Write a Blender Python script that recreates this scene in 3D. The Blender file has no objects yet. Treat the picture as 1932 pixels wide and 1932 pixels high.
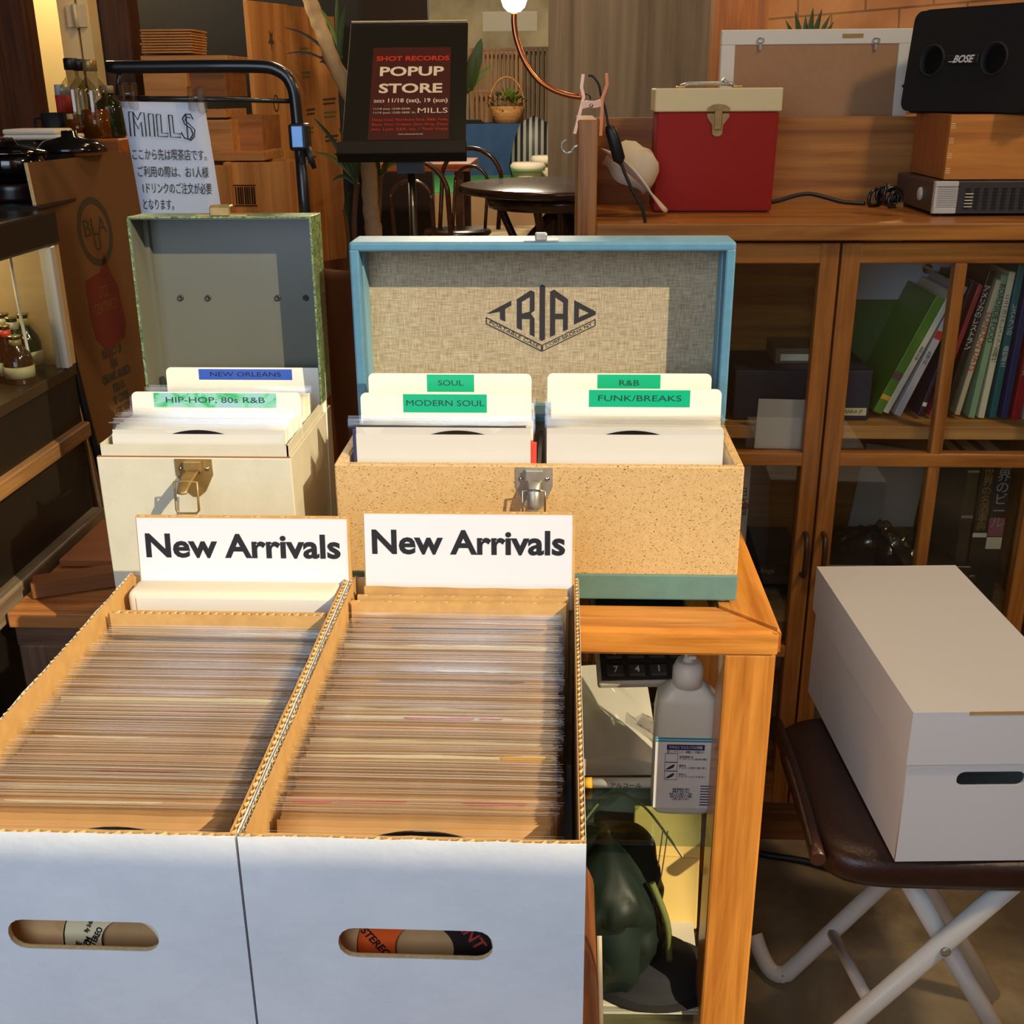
import bpy, bmesh, math, random
from mathutils import Vector, Matrix, noise as mnoise
random.seed(7)
R = math.radians
SC = bpy.context.scene
COL = SC.collection

# ------------------------------------------------------------------ camera
FPX, PITCH, YAW, ROLL = 2095.0, R(20.75), R(-2.68), R(-0.42)
CAMP = Vector((0, 0, 1.2))
_fw = Vector((math.sin(YAW) * math.cos(PITCH), math.cos(YAW) * math.cos(PITCH), -math.sin(PITCH)))
_rt = Vector((math.cos(YAW), -math.sin(YAW), 0))
_up = _rt.cross(_fw)
RT = _rt * math.cos(ROLL) + _up * math.sin(ROLL)
UP = -_rt * math.sin(ROLL) + _up * math.cos(ROLL)
cam = bpy.data.objects.new('camera', bpy.data.cameras.new('camera'))
cam.data.sensor_width = 36.0
cam.data.lens = FPX / 1932 * 36.0
cam.data.clip_start = 0.02
COL.objects.link(cam)
m3 = Matrix((RT, UP, -_fw)).transposed()
cam.matrix_world = Matrix.Translation(CAMP) @ m3.to_4x4()
SC.camera = cam

# ------------------------------------------------------------------ light and exposure
SC.view_settings.view_transform = 'Standard'
SC.view_settings.look = 'None'
SC.view_settings.exposure = 0.0
SC.view_settings.gamma = 1.0
SC.view_settings.use_curve_mapping = False
SC.cycles.transparent_max_bounces = 48
w = bpy.data.worlds.new('sky')
SC.world = w
w.use_nodes = True
w.node_tree.nodes['Background'].inputs[0].default_value = (0.55, 0.72, 1.0, 1)
w.node_tree.nodes['Background'].inputs[1].default_value = 1.0

def lamp(name, typ, loc, energy, color, size=0.1, direction=None, size_y=None):
    d = bpy.data.lights.new(name, typ)
    d.energy = energy
    d.color = color
    if typ == 'AREA':
        d.size = size
        if size_y:
            d.shape = 'RECTANGLE'
            d.size_y = size_y
    elif typ == 'SUN':
        d.angle = size
    else:
        d.shadow_soft_size = size
    o = bpy.data.objects.new(name, d)
    COL.objects.link(o)
    o.location = loc
    if direction is not None:
        o.rotation_euler = Vector(direction).to_track_quat('-Z', 'Y').to_euler()
    return o

SUN_DIR = (-1.1, 1.0, -0.95)
lamp('sun', 'SUN', (2, -2, 4), 4.2, (1.0, 0.84, 0.56), R(0.55), SUN_DIR)
lamp('window_daylight', 'AREA', (-0.55, -0.70, 1.65), 17.0, (0.62, 0.80, 1.0), 1.1, (0.12, 1, -0.12), 1.5)
WARM = (1.0, 0.68, 0.36)
lamp('ceiling_lamp_shop', 'POINT', (1.35, 0.55, 2.55), 58.0, (1.0, 0.74, 0.43), 0.12)
lamp('fill_lamp_room', 'POINT', (0.45, 2.0, 3.0), 26.0, WARM, 0.05)  # unseen fill added to light the poster and the room behind the cabinet
lamp('fill_lamp_cafe', 'POINT', (-0.6, 5.0, 2.8), 130.0, (1.0, 0.8, 0.55), 0.15)  # added light without a fitting, brightens the cafe chairs and tables
lamp('fill_lamp_far', 'POINT', (-0.6, 9.6, 2.9), 420.0, (1.0, 0.84, 0.62), 0.2)  # unseen lamp put in to brighten the far platform and back wall
lamp('lamp_behind_speaker', 'POINT', (0.84, 2.75, 1.66), 7.0, (1.0, 0.58, 0.22), 0.05)
lamp('fill_on_crates', 'AREA', (-0.25, 2.25, 2.3), 4.5, WARM, 0.12, (-0.55, 0.75, -1.0))  # unseen area light added to brighten the stacked crates
lamp('cooler_light', 'POINT', (-0.80, 1.38, 0.995), 0.6, (1.0, 0.75, 0.4), 0.03)
lamp('doorway_light', 'POINT', (-1.50, 3.30, 1.9), 34.0, (1.0, 0.78, 0.45), 0.1)

# ------------------------------------------------------------------ helpers
def ray(u, v):
    return RT * ((u - 966) / FPX) + UP * ((966 - v) / FPX) + _fw
def PZ(u, v, z):
    d = ray(u, v)
    return CAMP + d * ((z - CAMP.z) / d.z)
def PY(u, v, y):
    d = ray(u, v)
    return CAMP + d * (y / d.y)
def PX(u, v, x):
    d = ray(u, v)
    return CAMP + d * (x / d.x)
def PD(u, v, t):
    return CAMP + ray(u, v) * t

def S(r, g, b):
    def f(c):
        c /= 255.0
        return c / 12.92 if c <= 0.04045 else ((c + 0.055) / 1.055) ** 2.4
    return (f(r), f(g), f(b), 1.0)

def _mat(name):
    m = bpy.data.materials.new(name)
    m.use_nodes = True
    nt = m.node_tree
    b = nt.nodes['Principled BSDF']
    return m, nt, b

def coords(nt, scale=(1, 1, 1), rot=(0, 0, 0)):
    tc = nt.nodes.new('ShaderNodeTexCoord')
    mp = nt.nodes.new('ShaderNodeMapping')
    mp.inputs['Scale'].default_value = scale
    mp.inputs['Rotation'].default_value = rot
    nt.links.new(tc.outputs['Object'], mp.inputs['Vector'])
    return mp.outputs['Vector']

def noise(nt, vec, scale, detail=4, rough=0.55, dist=0.0):
    n = nt.nodes.new('ShaderNodeTexNoise')
    n.inputs['Scale'].default_value = scale
    n.inputs['Detail'].default_value = detail
    n.inputs['Roughness'].default_value = rough
    n.inputs['Distortion'].default_value = dist
    nt.links.new(vec, n.inputs['Vector'])
    return n.outputs['Fac']

def ramp(nt, fac, stops):
    r = nt.nodes.new('ShaderNodeValToRGB')
    el = r.color_ramp.elements
    while len(el) < len(stops):
        el.new(0.5)
    for e, (p, c) in zip(el, stops):
        e.position = p
        e.color = c
    nt.links.new(fac, r.inputs['Fac'])
    return r.outputs['Color']

def bump(nt, b, fac, strength, dist=0.002):
    n = nt.nodes.new('ShaderNodeBump')
    n.inputs['Strength'].default_value = strength
    n.inputs['Distance'].default_value = dist
    nt.links.new(fac, n.inputs['Height'])
    nt.links.new(n.outputs['Normal'], b.inputs['Normal'])

def mul(c, k):
    return (c[0] * k, c[1] * k, c[2] * k, 1)

def plain(name, c, rough=0.6, metal=0.0, var=0.0, scale=30, bmp=0.0, bscale=200, spec=0.5, coat=0.0):
    m, nt, b = _mat(name)
    b.inputs['Base Color'].default_value = c
    b.inputs['Roughness'].default_value = rough
    b.inputs['Metallic'].default_value = metal
    b.inputs['Specular IOR Level'].default_value = spec
    b.inputs['Coat Weight'].default_value = coat
    if var > 0:
        v = coords(nt)
        col = ramp(nt, noise(nt, v, scale), [(0.3, mul(c, 1 - var)), (0.7, mul(c, 1 + var))])
        nt.links.new(col, b.inputs['Base Color'])
    if bmp > 0:
        bump(nt, b, noise(nt, coords(nt), bscale), bmp)
    return m

def wood(name, c1, c2, axis='x', scale=1.0, rough=0.45, coat=0.0, fine=1.3):
    m, nt, b = _mat(name)
    st = {'x': (2, 30, 30), 'y': (30, 2, 30), 'z': (30, 30, 2)}[axis]
    v = coords(nt, tuple(s * scale for s in st))
    a = noise(nt, v, 1.2, 6, 0.6, 1.2)
    st2 = {'x': (5, 150, 150), 'y': (150, 5, 150), 'z': (150, 150, 5)}[axis]
    v2 = coords(nt, tuple(s * scale for s in st2))
    f = noise(nt, v2, 1.0, 3, 0.6)
    mx = nt.nodes.new('ShaderNodeMath')
    mx.operation = 'MULTIPLY_ADD'
    nt.links.new(f, mx.inputs[0])
    mx.inputs[1].default_value = 0.42 * fine
    nt.links.new(a, mx.inputs[2])
    col = ramp(nt, mx.outputs[0], [(0.56, mul(c2, 0.9)), (0.74, tuple((p + q) / 2 for p, q in zip(c2, c1))), (0.96, mul(c1, 1.1))])
    nt.links.new(col, b.inputs['Base Color'])
    b.inputs['Roughness'].default_value = rough
    b.inputs['Coat Weight'].default_value = coat
    bump(nt, b, f, 0.08, 0.001)
    return m

def film(name, tint=(1, 1, 1, 1), rough=0.08, ior=1.5, base=0.02, boost=1.0):
    m = bpy.data.materials.new(name)
    m.use_nodes = True
    nt = m.node_tree
    nt.nodes.clear()
    out = nt.nodes.new('ShaderNodeOutputMaterial')
    tr = nt.nodes.new('ShaderNodeBsdfTransparent')
    tr.inputs[0].default_value = tint
    gl = nt.nodes.new('ShaderNodeBsdfGlossy')
    gl.inputs['Roughness'].default_value = rough
    ge = nt.nodes.new('ShaderNodeNewGeometry')
    dt = nt.nodes.new('ShaderNodeVectorMath')
    dt.operation = 'DOT_PRODUCT'
    nt.links.new(ge.outputs['Normal'], dt.inputs[0])
    nt.links.new(ge.outputs['Incoming'], dt.inputs[1])
    def mth(op, a, b_):
        n = nt.nodes.new('ShaderNodeMath')
        n.operation = op
        for k, x in ((0, a), (1, b_)):
            if isinstance(x, (int, float)):
                n.inputs[k].default_value = x
            elif x is not None:
                nt.links.new(x, n.inputs[k])
        return n.outputs[0]
    f0 = ((ior - 1) / (ior + 1)) ** 2
    sch = mth('POWER', mth('SUBTRACT', 1.0, mth('ABSOLUTE', dt.outputs['Value'], None)), 5.0)
    ma = nt.nodes.new('ShaderNodeMath')
    ma.operation = 'MULTIPLY_ADD'
    ma.use_clamp = True
    nt.links.new(sch, ma.inputs[0])
    ma.inputs[1].default_value = boost * (1 - f0)
    ma.inputs[2].default_value = base + f0 * boost
    mx = nt.nodes.new('ShaderNodeMixShader')
    nt.links.new(ma.outputs[0], mx.inputs[0])
    nt.links.new(tr.outputs[0], mx.inputs[1])
    nt.links.new(gl.outputs[0], mx.inputs[2])
    nt.links.new(mx.outputs[0], out.inputs[0])
    return m

def glow(name, c, strength):
    m, nt, b = _mat(name)
    b.inputs['Base Color'].default_value = c
    b.inputs['Emission Color'].default_value = c
    b.inputs['Emission Strength'].default_value = strength
    return m

class MB:
    """collects shapes into one mesh"""
    def __init__(self):
        self.b = bmesh.new()
        self.mi = 0
        self.sm = False
    def _faces(self, fs):
        for f in fs:
            f.material_index = self.mi
            f.smooth = self.sm
    def box(self, x0, x1, y0, y1, z0, z1, bev=0.0, seg=1, M=None):
        vs = [self.b.verts.new(p) for p in ((x0, y0, z0), (x1, y0, z0), (x1, y1, z0), (x0, y1, z0), (x0, y0, z1), (x1, y0, z1), (x1, y1, z1), (x0, y1, z1))]
        fs = [self.b.faces.new([vs[i] for i in q]) for q in ((3, 2, 1, 0), (4, 5, 6, 7), (0, 1, 5, 4), (1, 2, 6, 5), (2, 3, 7, 6), (3, 0, 4, 7))]
        self._faces(fs)
        if bev > 0:
            es = list({e for f in fs for e in f.edges})
            g = bmesh.ops.bevel(self.b, geom=es, offset=bev, segments=seg, affect='EDGES', profile=0.5)
            self._faces(g['faces'])
            vs = list({v for f in g['faces'] for v in f.verts} | {v for v in vs if v.is_valid})
        if M is not None:
            for v in vs:
                v.co = M @ v.co
        return self
    def poly(self, pts, d):
        """closed outline (3-D points) pushed by vector d into a solid"""
        d = Vector(d)
        a = [self.b.verts.new(p) for p in pts]
        c = [self.b.verts.new(Vector(p) + d) for p in pts]
        n = len(pts)
        fs = [self.b.faces.new(a[::-1]), self.b.faces.new(c)]
        fs += [self.b.faces.new((a[i], a[(i + 1) % n], c[(i + 1) % n], c[i])) for i in range(n)]
        self._faces(fs)
        bmesh.ops.recalc_face_normals(self.b, faces=fs)
        return self
    def quad(self, *pts):
        f = self.b.faces.new([self.b.verts.new(p) for p in pts])
        self._faces([f])
        return self
    def grid(self, fn, nu, nv):
        vs = [[self.b.verts.new(fn(i / nu, j / nv)) for j in range(nv + 1)] for i in range(nu + 1)]
        fs = [self.b.faces.new((vs[i][j], vs[i + 1][j], vs[i + 1][j + 1], vs[i][j + 1])) for i in range(nu) for j in range(nv)]
        self._faces(fs)
        return self
    def tube(self, pts, r, n=10, closed=False, caps=True):
        pts = [Vector(p) for p in pts]
        k = len(pts)
        rr = r if isinstance(r, (list, tuple)) else [r] * k
        rings = []
        up = None
        for i, p in enumerate(pts):
            if closed:
                t = pts[(i + 1) % k] - pts[i - 1]
            else:
                t = pts[min(i + 1, k - 1)] - pts[max(i - 1, 0)]
            t.normalize()
            if up is None:
                up = Vector((0, 0, 1)) if abs(t.z) < 0.9 else Vector((1, 0, 0))
            a = t.cross(up)
            if a.length < 1e-6:
                a = t.cross(Vector((0.3, 1, 0.2)))
            a.normalize()
            bb = a.cross(t).normalized()
            up = bb
            rings.append([self.b.verts.new(p + (a * math.cos(2 * math.pi * j / n) + bb * math.sin(2 * math.pi * j / n)) * rr[i]) for j in range(n)])
        fs = []
        m = k if closed else k - 1
        for i in range(m):
            A, B = rings[i], rings[(i + 1) % k]
            for j in range(n):
                fs.append(self.b.faces.new((A[j], B[j], B[(j + 1) % n], A[(j + 1) % n])))
        sm = self.sm
        self.sm = True
        self._faces(fs)
        self.sm = sm
        if caps and not closed:
            self._faces([self.b.faces.new(rings[0]), self.b.faces.new(rings[-1][::-1])])
        bmesh.ops.recalc_face_normals(self.b, faces=fs)
        return self
    def lathe(self, prof, n=24, c=(0, 0, 0), M=None, sx=1.0, sy=1.0):
        """profile of (radius, z) from bottom to top, turned round z"""
        c = Vector(c)
        rings = []
        for r, z in prof:
            if r < 1e-6:
                rings.append([self.b.verts.new((0, 0, z))])
            else:
                rings.append([self.b.verts.new((r * sx * math.cos(2 * math.pi * j / n), r * sy * math.sin(2 * math.pi * j / n), z)) for j in range(n)])
        fs = []
        for A, B in zip(rings, rings[1:]):
            for j in range(n):
                q = [A[j % len(A)], A[(j + 1) % len(A)], B[(j + 1) % len(B)], B[j % len(B)]]
                q = list(dict.fromkeys(q))
                if len(q) > 2:
                    fs.append(self.b.faces.new(q))
        sm = self.sm
        self.sm = True
        self._faces(fs)
        self.sm = sm
        if len(rings[0]) > 1:
            self._faces([self.b.faces.new(rings[0][::-1])])
        if len(rings[-1]) > 1:
            self._faces([self.b.faces.new(rings[-1])])
        for ring in rings:
            for v in ring:
                v.co = (M @ v.co if M is not None else v.co) + c
        return self
    def build(self, name, mats, parent=None, smooth=None):
        me = bpy.data.meshes.new(name)
        bmesh.ops.recalc_face_normals(self.b, faces=self.b.faces[:])
        self.b.to_mesh(me)
        self.b.free()
        if not isinstance(mats, (list, tuple)):
            mats = [mats]
        for m in mats:
            me.materials.append(m)
        if smooth is not None:
            for p in me.polygons:
                p.use_smooth = smooth
        o = bpy.data.objects.new(name, me)
        COL.objects.link(o)
        if parent is not None:
            o.parent = parent
        return o

LABELS = {}
def tag(o, label, cat, group=None):
    o['label'] = label
    o['category'] = cat
    if group:
        o['group'] = group
    return o
def thing(name, label, cat, loc=(0, 0, 0), rz=0.0, group=None, rot=None):
    o = bpy.data.objects.new(name, None)
    o.empty_display_size = 0.05
    COL.objects.link(o)
    o.location = loc
    o.rotation_euler = rot if rot is not None else (0, 0, rz)
    return tag(o, label, cat, group)
def structure(o):
    o['kind'] = 'structure'
    return o
def dup(o, parent=None):
    c = o.copy()
    COL.objects.link(c)
    if parent is not None:
        c.parent = parent
    for ch in list(o.children):
        dup(ch, c)
    return c

def shape2(name, loops, depth, mat, parent=None, bev=0.0):
    """flat outlines (holes allowed) in local XY, thickened along +Z by depth, as one mesh"""
    cu = bpy.data.curves.new(name, 'CURVE')
    cu.dimensions = '2D'
    cu.fill_mode = 'BOTH'
    cu.extrude = depth / 2
    for lp in loops:
        sp = cu.splines.new('POLY')
        sp.points.add(len(lp) - 1)
        for p, q in zip(sp.points, lp):
            p.co = (q[0], q[1], 0, 1)
        sp.use_cyclic_u = True
    return _conv(cu, name, mat, parent, depth / 2)
def _conv(cu, name, mat, parent, dz=0.0):
    t = bpy.data.objects.new(name + '_tmp', cu)
    COL.objects.link(t)
    bpy.context.view_layer.update()
    me = bpy.data.meshes.new_from_object(t.evaluated_get(bpy.context.evaluated_depsgraph_get()))
    bpy.data.objects.remove(t)
    bpy.data.curves.remove(cu)
    me.name = name
    me.materials.clear()
    for m in (mat if isinstance(mat, (list, tuple)) else [mat]):
        me.materials.append(m)
    if dz:
        for v in me.vertices:
            v.co.z += dz
    o = bpy.data.objects.new(name, me)
    COL.objects.link(o)
    if parent is not None:
        o.parent = parent
    return o
def text(body, size, mat, parent=None, loc=(0, 0, 0), rot=(0, 0, 0), name='lettering', bold=0.0, align='CENTER', spacing=1.0, line=1.0, sx=1.0, shear=0.0, depth=0.0002, width=None, vert='CENTER'):
    cu = bpy.data.curves.new(name, 'FONT')
    cu.body = body
    cu.size = size
    cu.align_x = align
    cu.align_y = vert
    cu.offset = bold
    cu.space_character = spacing
    cu.space_line = line
    cu.shear = shear
    cu.extrude = depth / 2
    cu.resolution_u = 3
    o = _conv(cu, name, mat, parent)
    xs = [v.co.x for v in o.data.vertices]
    if width and xs:
        sx = width / (max(xs) - min(xs))
    if sx != 1.0:
        for v in o.data.vertices:
            v.co.x *= sx
    o.location = loc
    o.rotation_euler = rot
    return o
FRONT = (R(90), 0, 0)        # text that faces the viewer's side (-y)

def rrect(x0, x1, y0, y1, r, n=5):
    out = []
    for cx, cy, a in ((x1 - r, y0 + r, -90), (x1 - r, y1 - r, 0), (x0 + r, y1 - r, 90), (x0 + r, y0 + r, 180)):
        for i in range(n + 1):
            t = R(a + 90 * i / n)
            out.append((cx + r * math.cos(t), cy + r * math.sin(t)))
    return out
def circ(cx, cy, r, n=32, a0=0, a1=360):
    return [(cx + r * math.cos(R(a0 + (a1 - a0) * i / n)), cy + r * math.sin(R(a0 + (a1 - a0) * i / n))) for i in range(n if a1 - a0 == 360 else n + 1)]
def bez(p0, p1, p2, p3, n=12):
    p0, p1, p2, p3 = map(Vector, (p0, p1, p2, p3))
    return [p0 * (1 - t) ** 3 + p1 * 3 * t * (1 - t) ** 2 + p2 * 3 * t * t * (1 - t) + p3 * t ** 3 for t in (i / n for i in range(n + 1))]
def spline(pts, n=6):
    P = [Vector(p) for p in pts]
    out = []
    for i in range(len(P) - 1):
        a, b, c, d = P[max(i - 1, 0)], P[i], P[i + 1], P[min(i + 2, len(P) - 1)]
        for k in range(n):
            t = k / n
            out.append(0.5 * ((2 * b) + (c - a) * t + (2 * a - 5 * b + 4 * c - d) * t * t + (3 * b - a - 3 * c + d) * t ** 3))
    out.append(P[-1])
    return out

# ------------------------------------------------------------------ materials
WHITEBOARD, _nt, _b = _mat('white_cardboard')
_b.inputs['Roughness'].default_value = 0.5
_v = coords(_nt)
_nt.links.new(ramp(_nt, noise(_nt, _v, 12, 5), [(0.3, S(222, 224, 226)), (0.7, S(238, 238, 238))]), _b.inputs['Base Color'])
bump(_nt, _b, noise(_nt, coords(_nt, (60, 60, 3)), 1.0, 3), 0.22, 0.004)
CLEANWHITE = plain('smooth_white_cardboard', S(238, 236, 232), 0.55, bmp=0.03, bscale=90)
KRAFT = plain('kraft_board', S(204, 160, 98), 0.8, var=0.1, scale=70, bmp=0.1, bscale=300)
KRAFTD = plain('kraft_flute', S(150, 105, 60), 0.9)
KRAFTEDGE = plain('kraft_edge', S(222, 190, 135), 0.85, var=0.15, scale=300)
SLEEVE = plain('kraft_paper', S(184, 140, 88), 0.75, var=0.07, scale=40)
SLEEVE2 = plain('kraft_paper_light', S(206, 160, 108), 0.75, var=0.07, scale=40)
PAPER = plain('white_paper', S(226, 222, 214), 0.6)
CREAMPAPER = plain('cream_paper', S(238, 222, 178), 0.65)
REDPAPER = plain('red_paper', S(200, 50, 38), 0.6)
BLUEPAPER = plain('blue_paper', S(90, 105, 150), 0.6)
YELLOWPAPER = plain('yellow_paper', S(240, 180, 50), 0.6)
DARKPAPER = plain('dark_paper', S(45, 45, 42), 0.5)
VINYL = plain('black_vinyl', S(18, 17, 17), 0.25)
FILM = film('clear_plastic_film', (0.985, 0.985, 0.985, 1), 0.13, 1.5, 0.012, 0.9)
PANE = film('glass_pane', (0.93, 0.95, 0.93, 1), 0.02, 1.5, 0.015, 0.9)
TINTPANE = film('green_glass_shelf', (0.72, 0.82, 0.78, 1), 0.03, 1.5, 0.04, 1.0)
ACRYLIC = film('acrylic_sheet', (0.95, 0.95, 0.95, 1), 0.05, 1.5, 0.02, 0.8)
INK = plain('black_ink', S(22, 20, 24), 0.5)
OAK = wood('oak_table', S(222, 152, 70), S(186, 112, 40), 'x', 1.0, 0.35, 0.2)
OAKY = wood('oak_table_side', S(222, 152, 70), S(186, 112, 40), 'y', 1.0, 0.35, 0.2)
OAKZ = wood('oak_table_leg', S(212, 142, 62), S(178, 106, 38), 'z', 1.0, 0.35, 0.2)
CAB = wood('cabinet_wood', S(176, 113, 45), S(134, 80, 26), 'x', 1.0, 0.4, 0.1)
CABZ = wood('cabinet_wood_upright', S(174, 111, 45), S(132, 78, 26), 'z', 1.0, 0.4, 0.1)
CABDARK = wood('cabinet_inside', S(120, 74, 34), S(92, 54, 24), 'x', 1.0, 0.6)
SHELFW = wood('shelf_wood', S(205, 150, 85), S(178, 120, 62), 'x', 1.0, 0.5)
WALNUT = wood('walnut', S(120, 88, 68), S(82, 58, 44), 'x', 1.2, 0.5)
WALNUTZ = wood('walnut_upright', S(128, 96, 76), S(92, 66, 50), 'z', 1.2, 0.5)
PLYWOOD = wood('plywood', S(205, 145, 82), S(170, 108, 52), 'z', 0.6, 0.6)
PLYWOODX = wood('plywood_flat', S(205, 150, 88), S(176, 116, 60), 'x', 0.6, 0.6)
DARKWOOD = wood('dark_stained_wood', S(70, 38, 22), S(40, 20, 12), 'x', 1.0, 0.3, 0.3)
DARKWOODZ = wood('dark_stained_upright', S(84, 50, 28), S(52, 28, 16), 'z', 1.0, 0.4)
BRASS = plain('brass', S(165, 135, 82), 0.38, 0.55, var=0.2, scale=60)
STEEL = plain('aged_steel', S(170, 166, 156), 0.35, 0.55, var=0.15, scale=90)
CHROME = plain('chrome', S(210, 210, 210), 0.12, 1.0)
COPPER = plain('copper', S(205, 120, 75), 0.25, 1.0)
BLACKMETAL = plain('black_metal', S(22, 22, 24), 0.35, 0.0, coat=0.3)
BLACKPLASTIC = plain('black_plastic', S(20, 20, 21), 0.45, bmp=0.05, bscale=600)
BLACKMATTE = plain('black_matte', S(16, 15, 15), 0.7)
DARKGREY = plain('dark_grey_plastic', S(52, 50, 48), 0.5)
SILVER = plain('silver_plastic', S(206, 204, 196), 0.35, 0.2)
WHITEMETAL = plain('white_enamel_tube', S(222, 220, 214), 0.35)
WHITEPLASTIC = plain('white_plastic', S(236, 234, 228), 0.4)
LEATHER = plain('dark_brown_leather', S(52, 27, 20), 0.35, var=0.2, scale=40, bmp=0.25, bscale=250)
CREAMENAMEL = plain('cream_painted_metal', S(214, 208, 186), 0.45, var=0.05, scale=25, bmp=0.12, bscale=120)
GREYLINING = plain('grey_green_enamel', S(100, 100, 88), 0.3, var=0.05, scale=5)
REDCLOTH = plain('red_leatherette', S(146, 20, 1), 0.5, bmp=0.1, bscale=700, spec=0.25)
CREAMCLOTH = plain('cream_leatherette', S(214, 196, 146), 0.5, bmp=0.1, bscale=700)
BLUECLOTH = plain('blue_leatherette', S(84, 134, 162), 0.5, var=0.08, scale=60, bmp=0.15, bscale=500)
TEALCLOTH = plain('teal_leatherette', S(96, 132, 126), 0.55, var=0.06, scale=60, bmp=0.15, bscale=500)
GREENTAPE = plain('green_label_tape', S(0, 176, 128), 0.3)
BLUETAPE = plain('blue_label_tape', S(52, 88, 190), 0.3)
TAPEINK = plain('tape_ink', S(20, 60, 55), 0.4)
BARK = plain('pale_bark', S(190, 165, 125), 0.8, var=0.2, scale=25, bmp=0.4, bscale=40)
LEAF = plain('leaf_green', S(62, 84, 30), 0.45, var=0.25, scale=15)
LEAFL = plain('leaf_light', S(110, 130, 50), 0.45, var=0.2, scale=15)
CERAMIC = plain('brown_pot', S(110, 66, 44), 0.5)
LINEN = plain('white_linen', S(226, 214, 192), 0.85, bmp=0.2, bscale=300)
BEIGE = plain('beige_fabric', S(206, 192, 166), 0.9, bmp=0.15, bscale=500)
REDINK = plain('red_ink', S(176, 52, 40), 0.6)
GREYINK = plain('grey_green_ink', S(58, 52, 36), 0.7)
WHITEINK = plain('white_ink', S(240, 236, 226), 0.5)
GOLDINK = plain('gold_ink', S(150, 115, 55), 0.5)

# tan cloth paper with dark specks (portable record case)
SPECKLE, _nt, _b = _mat('speckled_tan')
_v = coords(_nt)
_v2 = coords(_nt, (1, 1, 1.9), (0, R(25), 0))
_sp = ramp(_nt, noise(_nt, _v2, 480, 2, 0.45, 0.6), [(0.0, (1, 1, 1, 1)), (0.335, (1, 1, 1, 1)), (0.385, (0, 0, 0, 1))])
_base = ramp(_nt, noise(_nt, _v, 150, 4, 0.7), [(0.3, S(204, 166, 110)), (0.7, S(220, 186, 132))])
_mx = _nt.nodes.new('ShaderNodeMix')
_mx.data_type = 'RGBA'
_nt.links.new(_sp, _mx.inputs[0])
_nt.links.new(_base, _mx.inputs[6])
_mx.inputs[7].default_value = S(96, 66, 34)
_nt.links.new(_mx.outputs[2], _b.inputs['Base Color'])
_b.inputs['Roughness'].default_value = 0.5

# woven lining
WEAVE, _nt, _b = _mat('woven_lining')
_a = noise(_nt, coords(_nt, (820, 1, 70)), 1.0, 3, 0.6)
_c = noise(_nt, coords(_nt, (60, 1, 820)), 1.0, 3, 0.6)
_ad = _nt.nodes.new('ShaderNodeMath')
_ad.operation = 'ADD'
_nt.links.new(_a, _ad.inputs[0])
_nt.links.new(_c, _ad.inputs[1])
_ml = _nt.nodes.new('ShaderNodeMath')
_ml.operation = 'MULTIPLY'
_ml.inputs[1].default_value = 0.5
_nt.links.new(_ad.outputs[0], _ml.inputs[0])
_nt.links.new(ramp(_nt, _ml.outputs[0], [(0.36, S(136, 118, 92)), (0.5, S(176, 158, 128)), (0.64, S(202, 188, 160))]), _b.inputs['Base Color'])
_b.inputs['Roughness'].default_value = 0.7

# hammered green metal
HAMMER, _nt, _b = _mat('hammered_green_metal')
_v = coords(_nt)
_n = noise(_nt, _v, 130, 3, 0.6, 1.5)
_nt.links.new(ramp(_nt, _n, [(0.35, S(70, 96, 60)), (0.65, S(150, 170, 118))]), _b.inputs['Base Color'])
_b.inputs['Roughness'].default_value = 0.32
_b.inputs['Metallic'].default_value = 0.35
bump(_nt, _b, _n, 0.6, 0.003)

# green label tape with the daylight's pale glare painted into its colour
GLARETAPE, _nt, _b = _mat('glare_label_tape')
_n = noise(_nt, coords(_nt, (1, 1, 1)), 45, 4, 0.6, 1.0)
_nt.links.new(ramp(_nt, _n, [(0.35, S(70, 190, 120)), (0.5, S(150, 220, 195)), (0.62, S(170, 205, 225)), (0.75, S(120, 210, 160))]), _b.inputs['Base Color'])
_b.inputs['Roughness'].default_value = 0.25
_b.inputs['Metallic'].default_value = 0.2

# concrete floor with lighter and darker patches
FLOORM, _nt, _b = _mat('patchy_concrete')
_v = coords(_nt)
_nt.links.new(ramp(_nt, noise(_nt, _v, 2.6, 8, 0.62, 0.6), [(0.36, S(104, 90, 68)), (0.52, S(146, 128, 98)), (0.66, S(192, 172, 134))]), _b.inputs['Base Color'])
_b.inputs['Roughness'].default_value = 0.6
bump(_nt, _b, noise(_nt, _v, 60, 5), 0.15, 0.004)

PLASTER = plain('mottled_plaster', S(176, 162, 130), 0.8, var=0.3, scale=2.5, bmp=0.3, bscale=12)
GREYWOOD = wood('grey_weathered_board', S(158, 142, 124), S(128, 112, 96), 'z', 0.12, 0.75)
DARKWALL = plain('dark_brown_wall', S(44, 30, 22), 0.7, var=0.1, scale=3)
CEILM = plain('dark_ceiling', S(60, 50, 40), 0.85)
WALLM = plain('warm_plaster', S(150, 120, 86), 0.8, var=0.08, scale=2)
GREENTURF = plain('green_turf', S(70, 150, 78), 0.9, var=0.2, scale=30)
DENIM = plain('blue_cloth', S(52, 84, 128), 0.85, var=0.12, scale=8, bmp=0.2, bscale=200)
WOODGRAINVINYL = wood('wood_grain_vinyl', S(168, 104, 60), S(92, 52, 30), 'y', 1.6, 0.4)

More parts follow.
